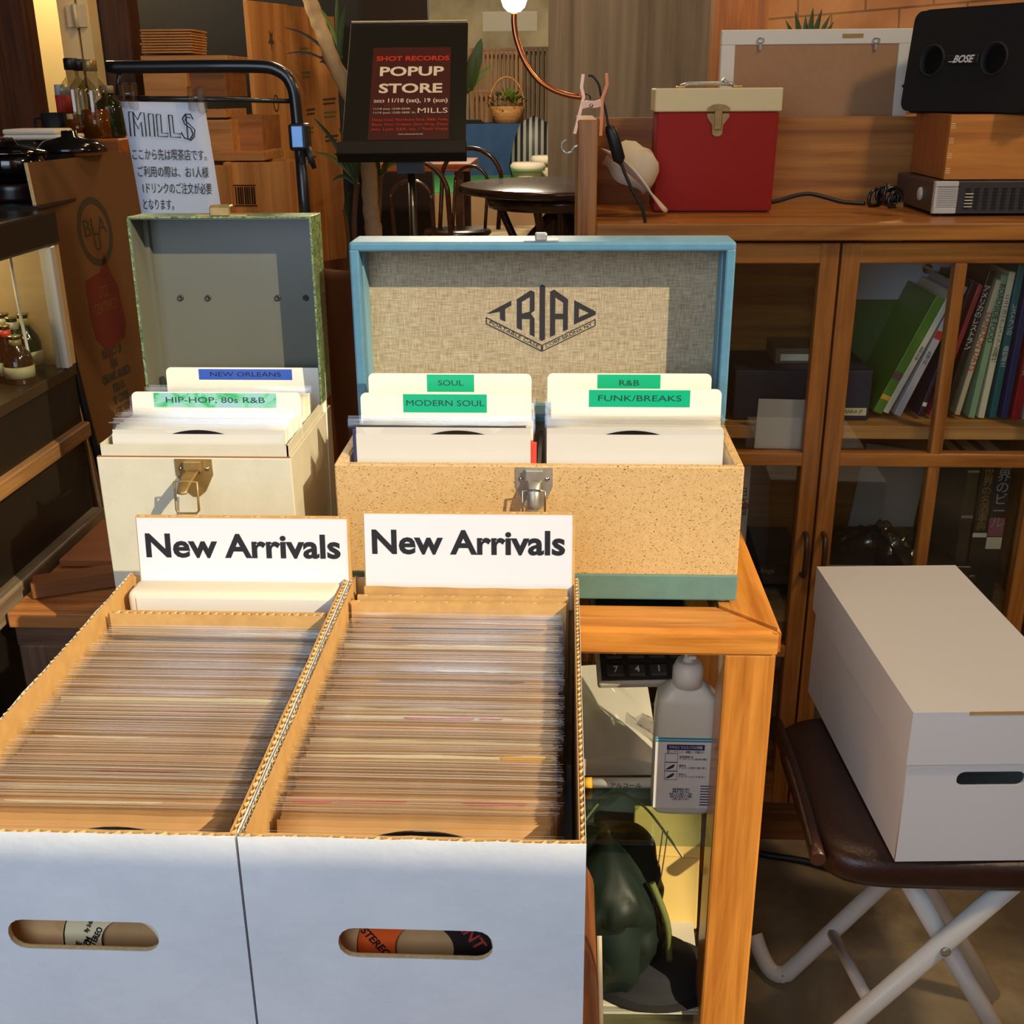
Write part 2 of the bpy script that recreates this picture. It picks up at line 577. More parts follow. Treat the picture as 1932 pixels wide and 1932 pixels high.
# light boards with fibrous tone
CRATE = wood('crate_board', S(206, 148, 82), S(172, 112, 56), 'z', 0.35, 0.7)
CARDSHEET = plain('brown_card_sheet', S(108, 72, 34), 0.85, var=0.06, scale=6, bmp=0.05, bscale=80)
CREAMWALL = plain('cream_painted_door', S(236, 214, 158), 0.5)
AMBERGLASS = plain('amber_bottle_glass', S(120, 62, 18), 0.08, coat=0.5)
GREENGLASS = plain('green_bottle_glass', S(24, 34, 14), 0.08, coat=0.5)
CLEARGLASS = film('bottle_glass', (0.82, 0.80, 0.70, 1), 0.03, 1.5, 0.06, 1.0)
SMOKE = film('smoked_plastic', (0.50, 0.42, 0.40, 1), 0.06, 1.5, 0.05, 1.0)

# ------------------------------------------------------------------ the room
def slab(name, x0, x1, y0, y1, z0, z1, mat):
    return structure(MB().box(x0, x1, y0, y1, z0, z1).build(name, mat))
slab('floor', -4, 4, -0.86, 16, -0.1, 0, FLOORM)
slab('ceiling', -4, 4, -0.86, 16, 3.2, 3.3, CEILM)
slab('wall_left', -4.1, -4, -0.86, 16, 0, 3.2, DARKWALL)
slab('wall_right', 4, 4.1, -0.86, 16, 0, 3.2, WALLM)
slab('wall_back', -4, 4, 15.9, 16, 0, 3.2, PLASTER)
# shop front behind the viewer: a daylight window on the left, unseen openings to the right cut to shape the sun
wf = MB()
WX = [-4, -1.15, 0.05, 0.86, 1.62, 2.00, 2.40, 2.52, 4]
WZ = [0, 0.85, 1.55, 2.005, 2.40, 2.45, 3.06, 3.12, 3.2]
for i in range(8):
    for j in range(8):
        cx, cz = (WX[i] + WX[i + 1]) / 2, (WZ[j] + WZ[j + 1]) / 2
        hole = (-1.15 < cx < 0.05 and 0.85 < cz < 2.40)
        hole = hole or (0.86 < cx < 1.62 and 2.005 < cz < 3.06) or (1.62 < cx < 2.00 and 1.55 < cz < 3.06) or (2.00 < cx < 2.40 and 1.55 < cz < 3.12) or (2.40 < cx < 2.52 and 2.45 < cz < 3.12)
        if not hole:
            wf.box(WX[i], WX[i + 1], -0.85, -0.75, WZ[j], WZ[j + 1])
structure(wf.build('wall_front_sun_mask', WALLM))
win = MB()
for x0, x1, z0, z1 in ((-1.15, -1.11, 0.85, 2.4), (0.01, 0.05, 0.85, 2.4), (-1.11, 0.01, 0.85, 0.89), (-1.11, 0.01, 2.36, 2.4)):
    win.box(x0, x1, -0.83, -0.77, z0, z1)
structure(win.build('window_1', CABZ))

# grey weathered partition board and the walls round it
def wall_px(name, u0, u1, y, th, mat, z0=0.0, z1=3.2):
    a, b = PY(u0, 200, y), PY(u1, 200, y)
    return slab(name, a.x, b.x, y, y + th, z0, z1, mat)
wall_px('wall_middle', 1034, 1352, 7.6, 0.12, GREYWOOD)
wall_px('wall_partition', 560, 812, 8.2, 0.1, DARKWALL)
a = PY(1340, 200, 3.2)
slab('trim_1', a.x, a.x + 0.075, 3.2, 3.3, 0, 3.2, CABZ)
a = PY(1392, 200, 3.4)
slab('trim_2', a.x - 0.06, a.x + 0.07, 3.4, 3.5, 0, 3.2, CABZ)
# panelled wall behind the cabinet
TILEW, _nt, _b = _mat('tan_board_panels')
_br = _nt.nodes.new('ShaderNodeTexBrick')
_nt.links.new(coords(_nt, (1, 1, 1), (R(90), 0, R(4))), _br.inputs['Vector'])
_br.inputs['Scale'].default_value = 2.6
_br.inputs['Mortar Size'].default_value = 0.008
_br.inputs['Color1'].default_value = S(196, 140, 88)
_br.inputs['Color2'].default_value = S(168, 120, 84)
_br.inputs['Mortar'].default_value = S(90, 58, 34)
_n = noise(_nt, coords(_nt), 7, 5)
_mx = _nt.nodes.new('ShaderNodeMix')
_mx.data_type = 'RGBA'
_mx.inputs[0].default_value = 0.35
_nt.links.new(_br.outputs['Color'], _mx.inputs[6])
_nt.links.new(ramp(_nt, _n, [(0.35, S(120, 84, 58)), (0.65, S(214, 170, 122))]), _mx.inputs[7])
_nt.links.new(_mx.outputs[2], _b.inputs['Base Color'])
_b.inputs['Roughness'].default_value = 0.75
a = PY(1424, 0, 3.55)
slab('wall_alcove', a.x, 2.9, 3.55, 3.65, 0, 3.2, TILEW)

# left end: dark panel, cream door with its hinge, dark back of the shelves
a, b = PY(-60, 100, 2.75), PY(52, 100, 2.75)
slab('wall_side', a.x - 0.3, b.x, 2.75, 2.82, 0, 3.2, DARKWOODZ)
a, b = PY(40, 100, 3.6), PY(140, 100, 3.6)
slab('wall_recess', a.x - 0.2, b.x, 3.6, 3.66, 0, 3.2, CREAMWALL)
a, b = PY(134, 100, 3.05), PY(163, 100, 3.05)
d = structure(MB().box(a.x - 0.02, a.x + 0.025, 3.05, 3.11, 0, 2.6).build('door_1', CREAMWALL))
structure(MB().box(a.x + 0.032, b.x + 0.02, 3.05, 3.11, 0, 2.6).build('trim_3', CREAMWALL))
p = PY(145, 30, 3.045)
hg = MB().box(p.x - 0.024, p.x - 0.004, 3.040, 3.048, p.z - 0.026, p.z + 0.026).box(p.x + 0.004, p.x + 0.024, 3.040, 3.048, p.z - 0.026, p.z + 0.026).tube([(p.x, 3.036, p.z - 0.028), (p.x, 3.036, p.z + 0.028)], 0.0055, 8)
hgo = hg.build('door_hinge', plain('pale_hinge', S(220, 205, 165), 0.35), d)
a = PY(168, 100, 3.3)
slab('wall_shelf_back', a.x, -0.62, 3.62, 3.7, 0, 3.2, BLACKMATTE)
a, b = PY(160, 100, 3.12), PY(250, 100, 3.12)
slab('trim_4', a.x, b.x, 3.12, 3.2, 0, 3.2, DARKWOODZ)

# ------------------------------------------------------------------ the two record boxes in front
BY0, BY1, BZ0, BZ1 = 0.550, 0.940, 0.575, 0.780
def wave_strip(M, a, b, z0, z1, amp, period=0.0072):
    """the fluted core of a corrugated panel between plan points a and b"""
    a, b = Vector((a[0], a[1], 0)), Vector((b[0], b[1], 0))
    L = (b - a).length
    t = (b - a) / L
    nrm = Vector((-t.y, t.x, 0))
    n = max(8, int(L / period * 6))
    off = random.random()
    M.grid(lambda u, v: a + t * L * u + nrm * amp * math.sin(2 * math.pi * (u * L / period + off)) + Vector((0, 0, z0 + (z1 - z0) * v + 0.0006 * math.sin(u * L * 240))), n, 1)
def liner(M, a, b, th, z0, z1, n=14, jit=0.0009):
    """a paper liner with a slightly worn top edge"""
    a, b = Vector((a[0], a[1], 0)), Vector((b[0], b[1], 0))
    t = (b - a).normalized()
    nr = Vector((-t.y, t.x, 0)) * th
    tops = [z1 + random.uniform(-jit, jit) for _ in range(n + 1)]
    for i in range(n):
        p, q = a + (b - a) * (i / n), a + (b - a) * ((i + 1) / n)
        z = Vector((0, 0, z0))
        A = [M.b.verts.new(c) for c in (p + z, q + z, q + Vector((0, 0, tops[i + 1])), p + Vector((0, 0, tops[i])))]
        B = [M.b.verts.new(c) for c in (p + z + nr, q + z + nr, q + nr + Vector((0, 0, tops[i + 1])), p + nr + Vector((0, 0, tops[i])))]
        M._faces([M.b.faces.new(A), M.b.faces.new(B[::-1]), M.b.faces.new((A[3], A[2], B[2], B[3]))])
TH = 0.0042
def record_box(x0, x1, label, hole=True):
    cx, cy = (x0 + x1) / 2, (BY0 + BY1) / 2
    t = thing('record_box', label, 'box', (cx, cy, BZ0))
    X, Y, H = (x1 - x0) / 2, (BY1 - BY0) / 2, BZ1 - BZ0
    hz = PY(790, 1782, BY0).z - BZ0
    # front panel with the hand hole
    M = MB()
    M.mi = 2
    wave_strip(M, (-X + 0.001, -Y + TH / 2), (X - 0.001, -Y + TH / 2), H - 0.028, H - 0.0006, 0.0013)
    fp = M.build('front_panel', [WHITEBOARD, KRAFT, KRAFTEDGE], t)
    hole_loop = rrect(-0.0485, 0.0485, hz - 0.0115, hz + 0.0115, 0.0105, 4)
    top = [(X - 2 * X * i / 16, H + (random.uniform(-0.0007, 0.0005) if 0 < i < 16 else 0)) for i in range(17)]
    out = [(-X, 0), (X, 0)] + top
    for y, m, nm in ((-Y + 0.0007, WHITEBOARD, 'outer_liner'), (-Y + TH, KRAFT, 'inner_liner')):
        o = shape2(nm, [out, hole_loop], 0.0007, m, fp)
        o.rotation_euler = FRONT
        o.location = (0, y, 0)
    M = MB()
    hl = [(p[0], -Y + 0.0006, p[1]) for p in hole_loop]
    for i in range(len(hl)):
        a, b = Vector(hl[i]), Vector(hl[(i + 1) % len(hl)])
        d = Vector((0, TH - 0.0012, 0))
        M.quad(a, b, b + d, a + d)
    M.build('hole_edge', KRAFTEDGE, fp)
    for s in (-1, 1):
        M = MB()
        xo, xi = s * X, s * (X - TH)
        M.mi = 0
        liner(M, (xo, -Y), (xo, Y), 0.00035 * s, 0, H - 0.0016)
        M.mi = 1
        liner(M, (xi, -Y + TH), (xi, Y), -0.0006 * s, 0, H)
        M.mi = 2
        wave_strip(M, (s * (X - TH / 2), -Y), (s * (X - TH / 2), Y), H - 0.028, H - 0.0006, 0.0013)
        M.build('side_panel', [WHITEBOARD, KRAFT, KRAFTEDGE], t)
    M = MB()
    M.mi = 0
    M.box(-X, X, Y - 0.0007, Y, 0, H - 0.003)
    M.mi = 1
    M.box(-X + TH, X - TH, Y - TH, Y - TH + 0.0007, 0, H - 0.003)
    M.mi = 2
    wave_strip(M, (-X + TH, Y - TH / 2), (X - TH, Y - TH / 2), H - 0.03, H - 0.003, 0.0013)
    M.build('back_panel', [WHITEBOARD, KRAFT, KRAFTEDGE], t)
    MB().box(-X + 0.001, X - 0.001, -Y + 0.001, Y - 0.001, 0, TH).build('bottom_panel', [WHITEBOARD], t)
    return t
LX0, LX1, RX0, RX1 = -0.4040, -0.1950, -0.1935, 0.0172
record_box(LX0, LX1, 'white record box with the folded white pad and a cream label in its handle')
record_box(RX0, RX1, 'white record box with kraft dividers and an orange label in its handle')

# ---- singles: a paper sleeve, its clear cover, and where it shows a disc
def paper_sheet(M, w, z0, z1, y, bul, th=0.0004, n=8, wob=0.0):
    zt = [z1 + random.uniform(-wob, wob) for _ in range(n + 1)]
    def P(i, k, top):
        u = i / n
        yy = y + bul * math.sin(math.pi * u)
        return (-w / 2 + w * u, yy + k * th, zt[i] if top else z0)
    V = [[[M.b.verts.new(P(i, k, tp)) for tp in (0, 1)] for k in (0, 1)] for i in range(n + 1)]
    fs = []
    for i in range(n):
        a, b = V[i], V[i + 1]
        fs += [M.b.faces.new((a[0][0], b[0][0], b[0][1], a[0][1])), M.b.faces.new((a[1][1], b[1][1], b[1][0], a[1][0])), M.b.faces.new((a[0][1], b[0][1], b[1][1], a[1][1]))]
    for v in (V[0], V[n]):
        fs.append(M.b.faces.new((v[0][0], v[0][1], v[1][1], v[1][0])))
    M._faces(fs)
def sleeve_mesh(name, mats, w=0.178, h=0.178, drop=0.004, bul=0.0006, wob=0.0004):
    M = MB()
    M.sm = True
    M.mi = 0
    paper_sheet(M, w, 0, h, 0.0001, bul, wob=wob)
    M.mi = 1 if len(mats) > 1 else 0
    paper_sheet(M, w, 0, h - drop, -0.0005, -bul, wob=wob)
    return M.build(name, mats)
EDGE = bpy.data.materials.new('film_edge_glint')  # pale strip: the sun's bright line along each cover edge painted in
EDGE.use_nodes = True
_nt = EDGE.node_tree
_tr = _nt.nodes.new('ShaderNodeBsdfTransparent')
_mx = _nt.nodes.new('ShaderNodeMixShader')
_mx.inputs[0].default_value = 0.22
_b = _nt.nodes['Principled BSDF']
_b.inputs['Base Color'].default_value = S(236, 226, 214)
_b.inputs['Roughness'].default_value = 0.25
_nt.links.new(_tr.outputs[0], _mx.inputs[1])
_nt.links.new(_b.outputs[0], _mx.inputs[2])
_nt.links.new(_mx.outputs[0], _nt.nodes['Material Output'].inputs[0])
def cover_mesh(w=0.187, h=0.186, wav=0.0003, gap=0.0004, z0=-0.001, nv=5, off=0.0010, curl=0.0):
    M = MB()
    M.sm = True
    for s in (-1, 1):
        ph = [random.uniform(0, 6.28) for _ in range(4)]
        hh = h + random.uniform(-0.0025, 0.0025) - (0.002 if s < 0 else 0)
        def f(u, v, s=s, ph=ph, hh=hh):
            e = math.sin(math.pi * u)
            y = s * (off + gap * e) + wav * (math.sin(7 * u + ph[0]) * 0.5 + math.sin(19 * u + ph[1] + 2 * v) * 0.3 + math.sin(9 * v + ph[2])) * v + curl * v ** 4 * (0.8 + 0.3 * math.sin(5 * u + ph[1]))
            return (-w / 2 + w * u + 0.0006 * math.sin(ph[3] + 9 * v), y, z0 + (hh - z0) * v)
        M.mi = 0
        M.grid(f, 14, nv)
        M.mi = 1
        M.grid(lambda u, v: Vector(f(u, 1.0)) + Vector((0, -0.0001, -0.0002 + 0.0005 * v)), 14, 1)
    return M.build('plastic_cover', [FILM, EDGE])
_cov = [cover_mesh() for _ in range(4)]
_covp = [cover_mesh(z0=0.160, nv=4, off=0.0004, gap=0.0003, wav=0.0002, curl=0.0018 + 0.0002 * (_ % 3)) for _ in range(6)]      # packed singles: only the cover's open end is ever seen
for c in _cov + _covp:
    COL.objects.unlink(c)
def cover_on(o, packed=False, sc=None):
    c = random.choice(_covp if packed else _cov).copy()
    COL.objects.link(c)
    c.parent = o
    if sc:
        c.scale = sc
    return c
_proto = {}
def single(key, mats, loc, lean, label, group=None, rz=0.0, cat='record', dz=0.0, drop=0.004, bul=0.0003, h=0.178, w=0.178, cover=True, wob=0.0004, csc=None, zs=1.0):
    k = (key, random.randrange(3))
    if k not in _proto:
        p = sleeve_mesh('record_single', mats, w, h, drop, bul, wob)
        COL.objects.unlink(p)
        _proto[k] = p
    o = _proto[k].copy()
    COL.objects.link(o)
    o.location = (loc[0], loc[1], loc[2] + dz + 0.1855 * (1 - zs))
    o.scale = (1, 1, zs)
    o.rotation_euler = (-lean, 0, rz)
    tag(o, label, cat, group)
    if cover:
        cover_on(o, packed=True, sc=csc)
    return o
def disc_single(loc, lean, label, paper, lab_mats, cen_z, words, rise=0.004, hole_r=0.044, hx=0.0, group=None, w=0.178, h=0.178):
    """a record in a die-cut sleeve: label and hole show through the sleeve's round window"""
    M = MB()
    paper_sheet(M, w, 0, h, 0.0016, 0.0004)
    o = M.build('record_single', paper)
    o.location = loc
    o.rotation_euler = (-lean, 0, 0)
    tag(o, label, 'record', group)
    fl = shape2('sleeve_front', [[(-w / 2, 0), (w / 2, 0), (w / 2, h - rise), (-w / 2, h - rise)], circ(hx, cen_z, hole_r, 40)], 0.0004, paper, o)
    fl.rotation_euler = FRONT
    fl.location = (0, -0.0012, 0)
    dc = shape2('disc', [circ(hx, cen_z, 0.0875, 72), circ(hx, cen_z, 0.019, 32)], 0.0014, VINYL, o)
    dc.rotation_euler = FRONT
    dc.location = (0, 0.0012, 0)
    for a0, a1, m in lab_mats:
        lb = shape2('label', [circ(hx, cen_z, 0.0435, 40, a0, a1) + circ(hx, cen_z, 0.0192, 40, a0, a1)[::-1]], 0.0002, m, dc)
        lb.location = (0, 0, 0.0014)
    for body, size, dx, dz, ang, m in words:
        tx = text(body, size, m, dc, (hx + dx, cen_z + dz, 0.0017), (0, 0, ang), bold=0.0002)
    cover_on(o)
    return o

ZB = BZ0 + TH + 0.0022
BOXL, BOXR = 'in the box with the folded white pad', 'in the box with kraft dividers'
def slots(ya, yb, n):
    return [(ya + (yb - ya) * i / (n - 1), R(7 + 0.6 * math.sin(i * 0.21)), 0.004 * math.sin(i * 0.31)) for i in range(n)]
ypx = lambda v, z=0.757: PZ(830, v, z).y - 0.021
RC, LC = (RX0 + RX1) / 2 - 0.003, (LX0 + LX1) / 2 + 0.001
# (photo row of its edge, paper, how far it stands up, coloured stretches of the edge, label)
spec_r = [(1179, [CREAMPAPER], 0.0005, [], 'cream-edged single right up against the kraft dividers'), (1192, [SLEEVE], 0.001, [(0.18, 0.93, BLUEPAPER, 0.0022)], 'blue-edged single near the kraft dividers'),
          (1225, [CREAMPAPER], 0.0032, [], 'tall cream sleeve behind the middle of the box with kraft dividers'), (1269, [SLEEVE], 0.001, [(0.45, 0.98, CREAMPAPER, 0.0018)], 'single with a thin torn cream edge before the tall cream sleeve'),
          (1292, [SLEEVE], 0.001, [(0.2, 0.85, DARKPAPER, 0.0016)], 'dark-edged single halfway along the box with kraft dividers'), (1340, [CREAMPAPER, SLEEVE], 0.0008, [], 'yellowed cream single just behind the torn red one'),
          (1359, [CREAMPAPER, SLEEVE], 0.001, [(0.36, 0.66, REDPAPER, 0.0022), (0.68, 0.78, REDPAPER, 0.0012)], 'single with a torn red and cream edge in the box with kraft dividers'), (1403, [CREAMPAPER, SLEEVE], 0.0003, [], 'pale-edged single between the torn red and the yellow-tipped one'),
          (1436, [CREAMPAPER], 0.0026, [(0.78, 0.98, YELLOWPAPER, 0.0032)], 'cream single with a yellow tip in the box with kraft dividers'), (1521, [SLEEVE], 0.001, [(0.02, 0.17, REDPAPER, 0.0034), (0.17, 0.45, REDPAPER, 0.0010), (0.66, 0.9, REDPAPER, 0.0016)], 'red-edged single near the front of the box with kraft dividers')]
spec_l = [(1192, [DARKPAPER], 0.004, [], 'black glossy single up against the corrugated divider before the white pad'), (1207, [CREAMPAPER], 0.001, [], 'cream single behind the black-edged one near the white pad'),
          (1219, [DARKPAPER, SLEEVE], 0.0012, [], 'black-edged single in front of the rearmost cream one'), (1332, [CREAMPAPER], 0.0026, [], 'broad cream single with handwriting halfway along the box with the white pad'),
          (1408, [SLEEVE2], 0.001, [(0.1, 0.5, CREAMPAPER, 0.0012)], 'thin cream-edged single before the broad cream one'), (1470, [SLEEVE], 0.001, [(0.35, 0.7, REDPAPER, 0.0008)], 'worn reddish-edged single in the box with the white pad'),
          (1507, [CREAMPAPER, SLEEVE], 0.001, [], 'cream-edged single near the front of the box with the white pad'), (1537, [SLEEVE2], 0.0015, [(0.1, 0.7, CREAMPAPER, 0.0014)], 'flaking cream-edged single third from the front of the box with the white pad')]
for cx, sp, sl, label, group in ((RC, spec_r, slots(0.5745, ypx(1166), 105), 'kraft paper single in a clear cover packed ' + BOXR, 'kraft singles in the box with kraft dividers'),
                                 (LC, spec_l, slots(0.5745, ypx(1184), 108), 'kraft paper single in a clear cover packed ' + BOXL, 'kraft singles in the box with the white pad')):
    taken = {}
    for q in sp:
        i = min((k for k in range(len(sl)) if k not in taken), key=lambda k: abs(sl[k][0] - ypx(q[0])))
        taken[i] = q
    for i, (y, lean, rz) in enumerate(sl):
        x = cx + random.uniform(-0.003, 0.002)
        if i not in taken:
            m = SLEEVE if random.random() < 0.75 else SLEEVE2
            single('kraft' + m.name, [m], (x, y, ZB + random.uniform(-0.001, 0.0015)), lean, label, group, rz=rz)
            continue
        v, mats, dz, strips, lab = taken[i]
        o = single('s' + lab, mats, (x, y, ZB), lean, lab, rz=rz, dz=dz, bul=0.0003, wob=0.0007)
        for a, b, m, hgt in strips:
            M = MB()
            n = 12
            pts = [(-0.089 + 0.178 * (a + (b - a) * k / n), 0.1783 - hgt * (1 + random.uniform(-0.3, 0.3)) * (0.35 if k in (0, n) else 1)) for k in range(n + 1)]
            M.poly([(x_, -0.0009, z) for x_, z in pts] + [(x_, -0.0009, 0.1784) for x_, z in pts[::-1]], (0, 0.0003, 0))
            M.build('coloured_edge', m, o)
hcz = PY(790, 1790, 0.563).z - ZB
disc_single((RC + 0.002, 0.5625, ZB), R(3), 'frontmost single with an orange and black label seen through the handle hole', SLEEVE2,
            [(90, 262, plain('orange_label', S(232, 92, 32), 0.5)), (-98, 90, plain('black_label', S(30, 20, 20), 0.5))], hcz - 0.004,
            [('STEREO', 0.0075, -0.0315, 0.004, R(-52), INK), ('THE', 0.0075, -0.031, -0.011, R(-52), INK), ('ANT', 0.012, 0.030, 0.012, R(-56), REDINK), ('@', 0.010, -0.022, 0.0265, 0, INK)], hx=0.004)
disc_single((LC, 0.5625, ZB), R(3), 'frontmost single with a cream label seen through the handle hole', SLEEVE2,
            [(0, 359.9, CREAMPAPER)], hcz - 0.006,
            [('STEREO', 0.0052, -0.0225, 0.004, R(62), INK), ('RPM', 0.0052, -0.029, 0.000, R(62), INK), ('SIDE', 0.0052, -0.036, -0.004, R(62), INK), ('By 3:46', 0.0036, -0.026, 0.013, R(62), GREYINK)], hx=0.020)

# ---- dividers and padding at the back of the boxes
def card_divider(cx, w, y, z0, z1, label, mat=KRAFT, lean=0.0, th=0.0035, name='cardboard_divider', corr=True):
    M = MB()
    h = z1 - z0
    M.mi = 0
    M.box(-w / 2, w / 2, -th / 2, -th / 2 + 0.0006, 0, h)
    M.box(-w / 2, w / 2, th / 2 - 0.0006, th / 2, 0, h)
    M.mi = 1
    if corr:
        wave_strip(M, (-w / 2, 0), (w / 2, 0), h - 0.02, h - 0.0005, th / 2 - 0.0007)
    o = M.build(name, [mat, KRAFTEDGE])
    o.location = (cx, y, z0)
    o.rotation_euler = (-lean, 0, 0)
    return tag(o, label, 'divider')
card_divider(RC + 0.001, 0.192, 0.8795, ZB, 0.7755, 'kraft divider directly behind the records in the box with kraft dividers', lean=R(4))
card_divider(RC + 0.004, 0.190, 0.8925, ZB, 0.7765, 'second kraft divider from the records, under the crumpled one', lean=R(3))
M = MB()
M.grid(lambda u, v: (-0.092 + 0.184 * u, 0.0006 * math.sin(22 * u) + 0.0014 * math.sin(9 * v + 3 * u), 0.2 * v + 0.001 * math.sin(31 * u)), 30, 8)
M.grid(lambda u, v: (-0.092 + 0.184 * u, 0.0022 + 0.0006 * math.sin(22 * u) + 0.0014 * math.sin(9 * v + 3 * u), 0.2 * v), 30, 8)
o = M.build('crumpled_card', KRAFT, smooth=True)
o.location = (RC + 0.006, 0.9085, ZB)
tag(o, 'creased kraft card leaning below the sign in the box with kraft dividers', 'divider')
card_divider(LC + 0.001, 0.190, PZ(420, 1162, 0.772).y - 0.0035, ZB, 0.7765, 'thick corrugated kraft divider in front of the folded white pad', th=0.007)
# folded white pad lying across the back of the left box
pz0 = 0.7735
pad = thing('foam_pad', 'folded white pad across the back of a record box, below a sign', 'padding', (LC + 0.004, 0.9165, 0.70))
M = MB()
M.sm = True
M.box(-0.098, 0.094, -0.0185, 0.0115, 0.0, 0.0785, 0.006, 4)
M.build('folded_sheet', LINEN, pad)
M = MB()
M.box(-0.089, 0.091, -0.0198, -0.0187, 0.004, 0.073)
M.build('inner_fold', PAPER, pad)

# ---- the two signs
def sign(xa, xb, y, z0, z1, label, rz):
    cx = (xa + xb) / 2
    w = xb - xa
    t = thing('arrivals_sign', label, 'sign', (cx, y, z0), rot=(R(-7), 0, rz))
    h = z1 - z0
    M = MB()
    M.mi = 0
    M.box(-w / 2 - 0.001, w / 2 + 0.0015, 0.0004, 0.0012, 0, h)
    M.box(-w / 2 - 0.001, w / 2 + 0.0015, 0.0034, 0.0042, 0, h + 0.0008)
    M.mi = 1
    wave_strip(M, (-w / 2 - 0.001, 0.0023), (w / 2 + 0.0015, 0.0023), h - 0.04, h - 0.0002, 0.001)
    M.build('backing_board', [KRAFT, KRAFTEDGE], t)
    MB().box(-w / 2, w / 2 - 0.0012, -0.0002, 0.0002, 0, h - 0.0012).build('paper_face', plain('sign_paper', S(224, 225, 233), 0.45), t)
    text('New Arrivals', 0.031, INK, t, (-0.001, -0.0004, h - 0.0285), FRONT, bold=0.0009, width=w * 0.925, depth=0.0002)
    return t
a, b, c = PY(250, 980, 0.927), PY(652, 980, 0.927), PY(640, 1130, 0.927)
sign(a.x, b.x, 0.9265, 0.755, a.z, 'New Arrivals sign standing behind the folded white pad', R(0.4))
a, b = PY(684, 970, 0.925), PY(1083, 976, 0.925)
sign(a.x, b.x, 0.9205, 0.755, a.z, 'New Arrivals sign standing behind the creased kraft card', R(0.3))

# ------------------------------------------------------------------ the speckled portable case (blue lid) on the oak table
TZ = 0.700
CX0, CX1, CY0, CY1, CZ1 = -0.2285, 0.182, 1.054, 1.255, 0.850
case = thing('record_case', 'speckled tan portable record case with open blue lid on the oak table', 'case', ((CX0 + CX1) / 2, CY0, TZ))
W, D, H = (CX1 - CX0) / 2, CY1 - CY0, CZ1 - TZ
FT = 0.004
M = MB()
wt = 0.009
M.box(-W, W, 0, wt, 0.032, H, 0.0015, 2)
M.box(-W, W, D - wt, D, 0.032, H, 0.0015, 2)
M.box(-W, -W + wt, wt, D - wt, 0.032, H, 0.0012, 2)
M.box(W - wt, W, wt, D - wt, 0.032, H, 0.0012, 2)
body = M.build('body', SPECKLE, case)
M = MB()
for a in ((-W + wt, W - wt, wt, wt + 0.0012), (-W + wt, W - wt, D - wt - 0.0012, D - wt), (-W + wt, -W + wt + 0.0012, wt, D - wt), (W - wt - 0.0012, W - wt, wt, D - wt)):
    M.box(*a, 0.03, H - 0.002)
M.box(-0.002, 0.002, wt, D - wt, 0.03, H - 0.02)
M.build('inner_lining', plain('pinkish_lining', S(222, 205, 188), 0.7), body)
M = MB()
M.box(-W - 0.001, W + 0.001, -0.001, wt, FT, 0.033, 0.002, 2)
M.box(-W - 0.001, W + 0.001, D - wt, D + 0.001, FT, 0.033, 0.002, 2)
M.box(-W - 0.001, -W + wt, wt - 0.002, D - wt + 0.002, FT, 0.033, 0.002, 2)
M.box(W - wt, W + 0.001, wt - 0.002, D - wt + 0.002, FT, 0.033, 0.002, 2)
M.box(-W + wt, W - wt, wt, D - wt, FT + 0.0005, FT + 0.002)
M.build('bottom_trim', TEALCLOTH, case)
for sx in (-1, 1):
    for y in (0.012, D - 0.012):
        MB().lathe([(0.006, 0), (0.007, 0.002), (0.005, FT + 0.001)], 12, (sx * (W - 0.012), y, 0)).build('foot', STEEL, case)
# lid: a shallow box standing on its hinge, open towards the viewer
LH, LD, LT = 0.199, 0.057, 0.0105
M = MB()
M.box(-W, W, 0, LD, LH - LT, LH, 0.003, 3)
M.box(-W, W, 0, LD, 0, LT, 0.003, 3)
M.box(-W, -W + LT, 0, LD, LT - 0.003, LH - LT + 0.003, 0.002, 2)
M.box(W - LT, W, 0, LD, LT - 0.003, LH - LT + 0.003, 0.002, 2)
M.box(-W + 0.001, W - 0.001, LD - 0.006, LD, 0.001, LH - 0.001)
lid = M.build('lid', BLUECLOTH, case)
lid.location = (0, D - LD, H + 0.002)
MB().box(-W + LT, W - LT, LD - 0.0075, LD - 0.0058, LT, LH - LT).build('woven_panel', WEAVE, lid)
M = MB()
for x0, x1, z0, z1 in ((-W + LT, W - LT, LH - LT - 0.0012, LH - LT), (-W + LT, -W + LT + 0.0012, LT, LH - LT), (W - LT - 0.0012, W - LT, LT, LH - LT)):
    M.box(x0, x1, 0.02, LD - 0.006, z0, z1)
M.build('inner_edge', plain('pale_blue_lining', S(120, 165, 186), 0.55), lid)
M = MB()
M.mi = 0
M.box(-0.018, 0.018, 0.001, 0.020, LH, LH + 0.0015)
M.box(-0.0065, 0.0065, -0.001, 0.010, LH + 0.001, LH + 0.009, 0.0015, 2)
M.build('latch_hook', STEEL, lid)
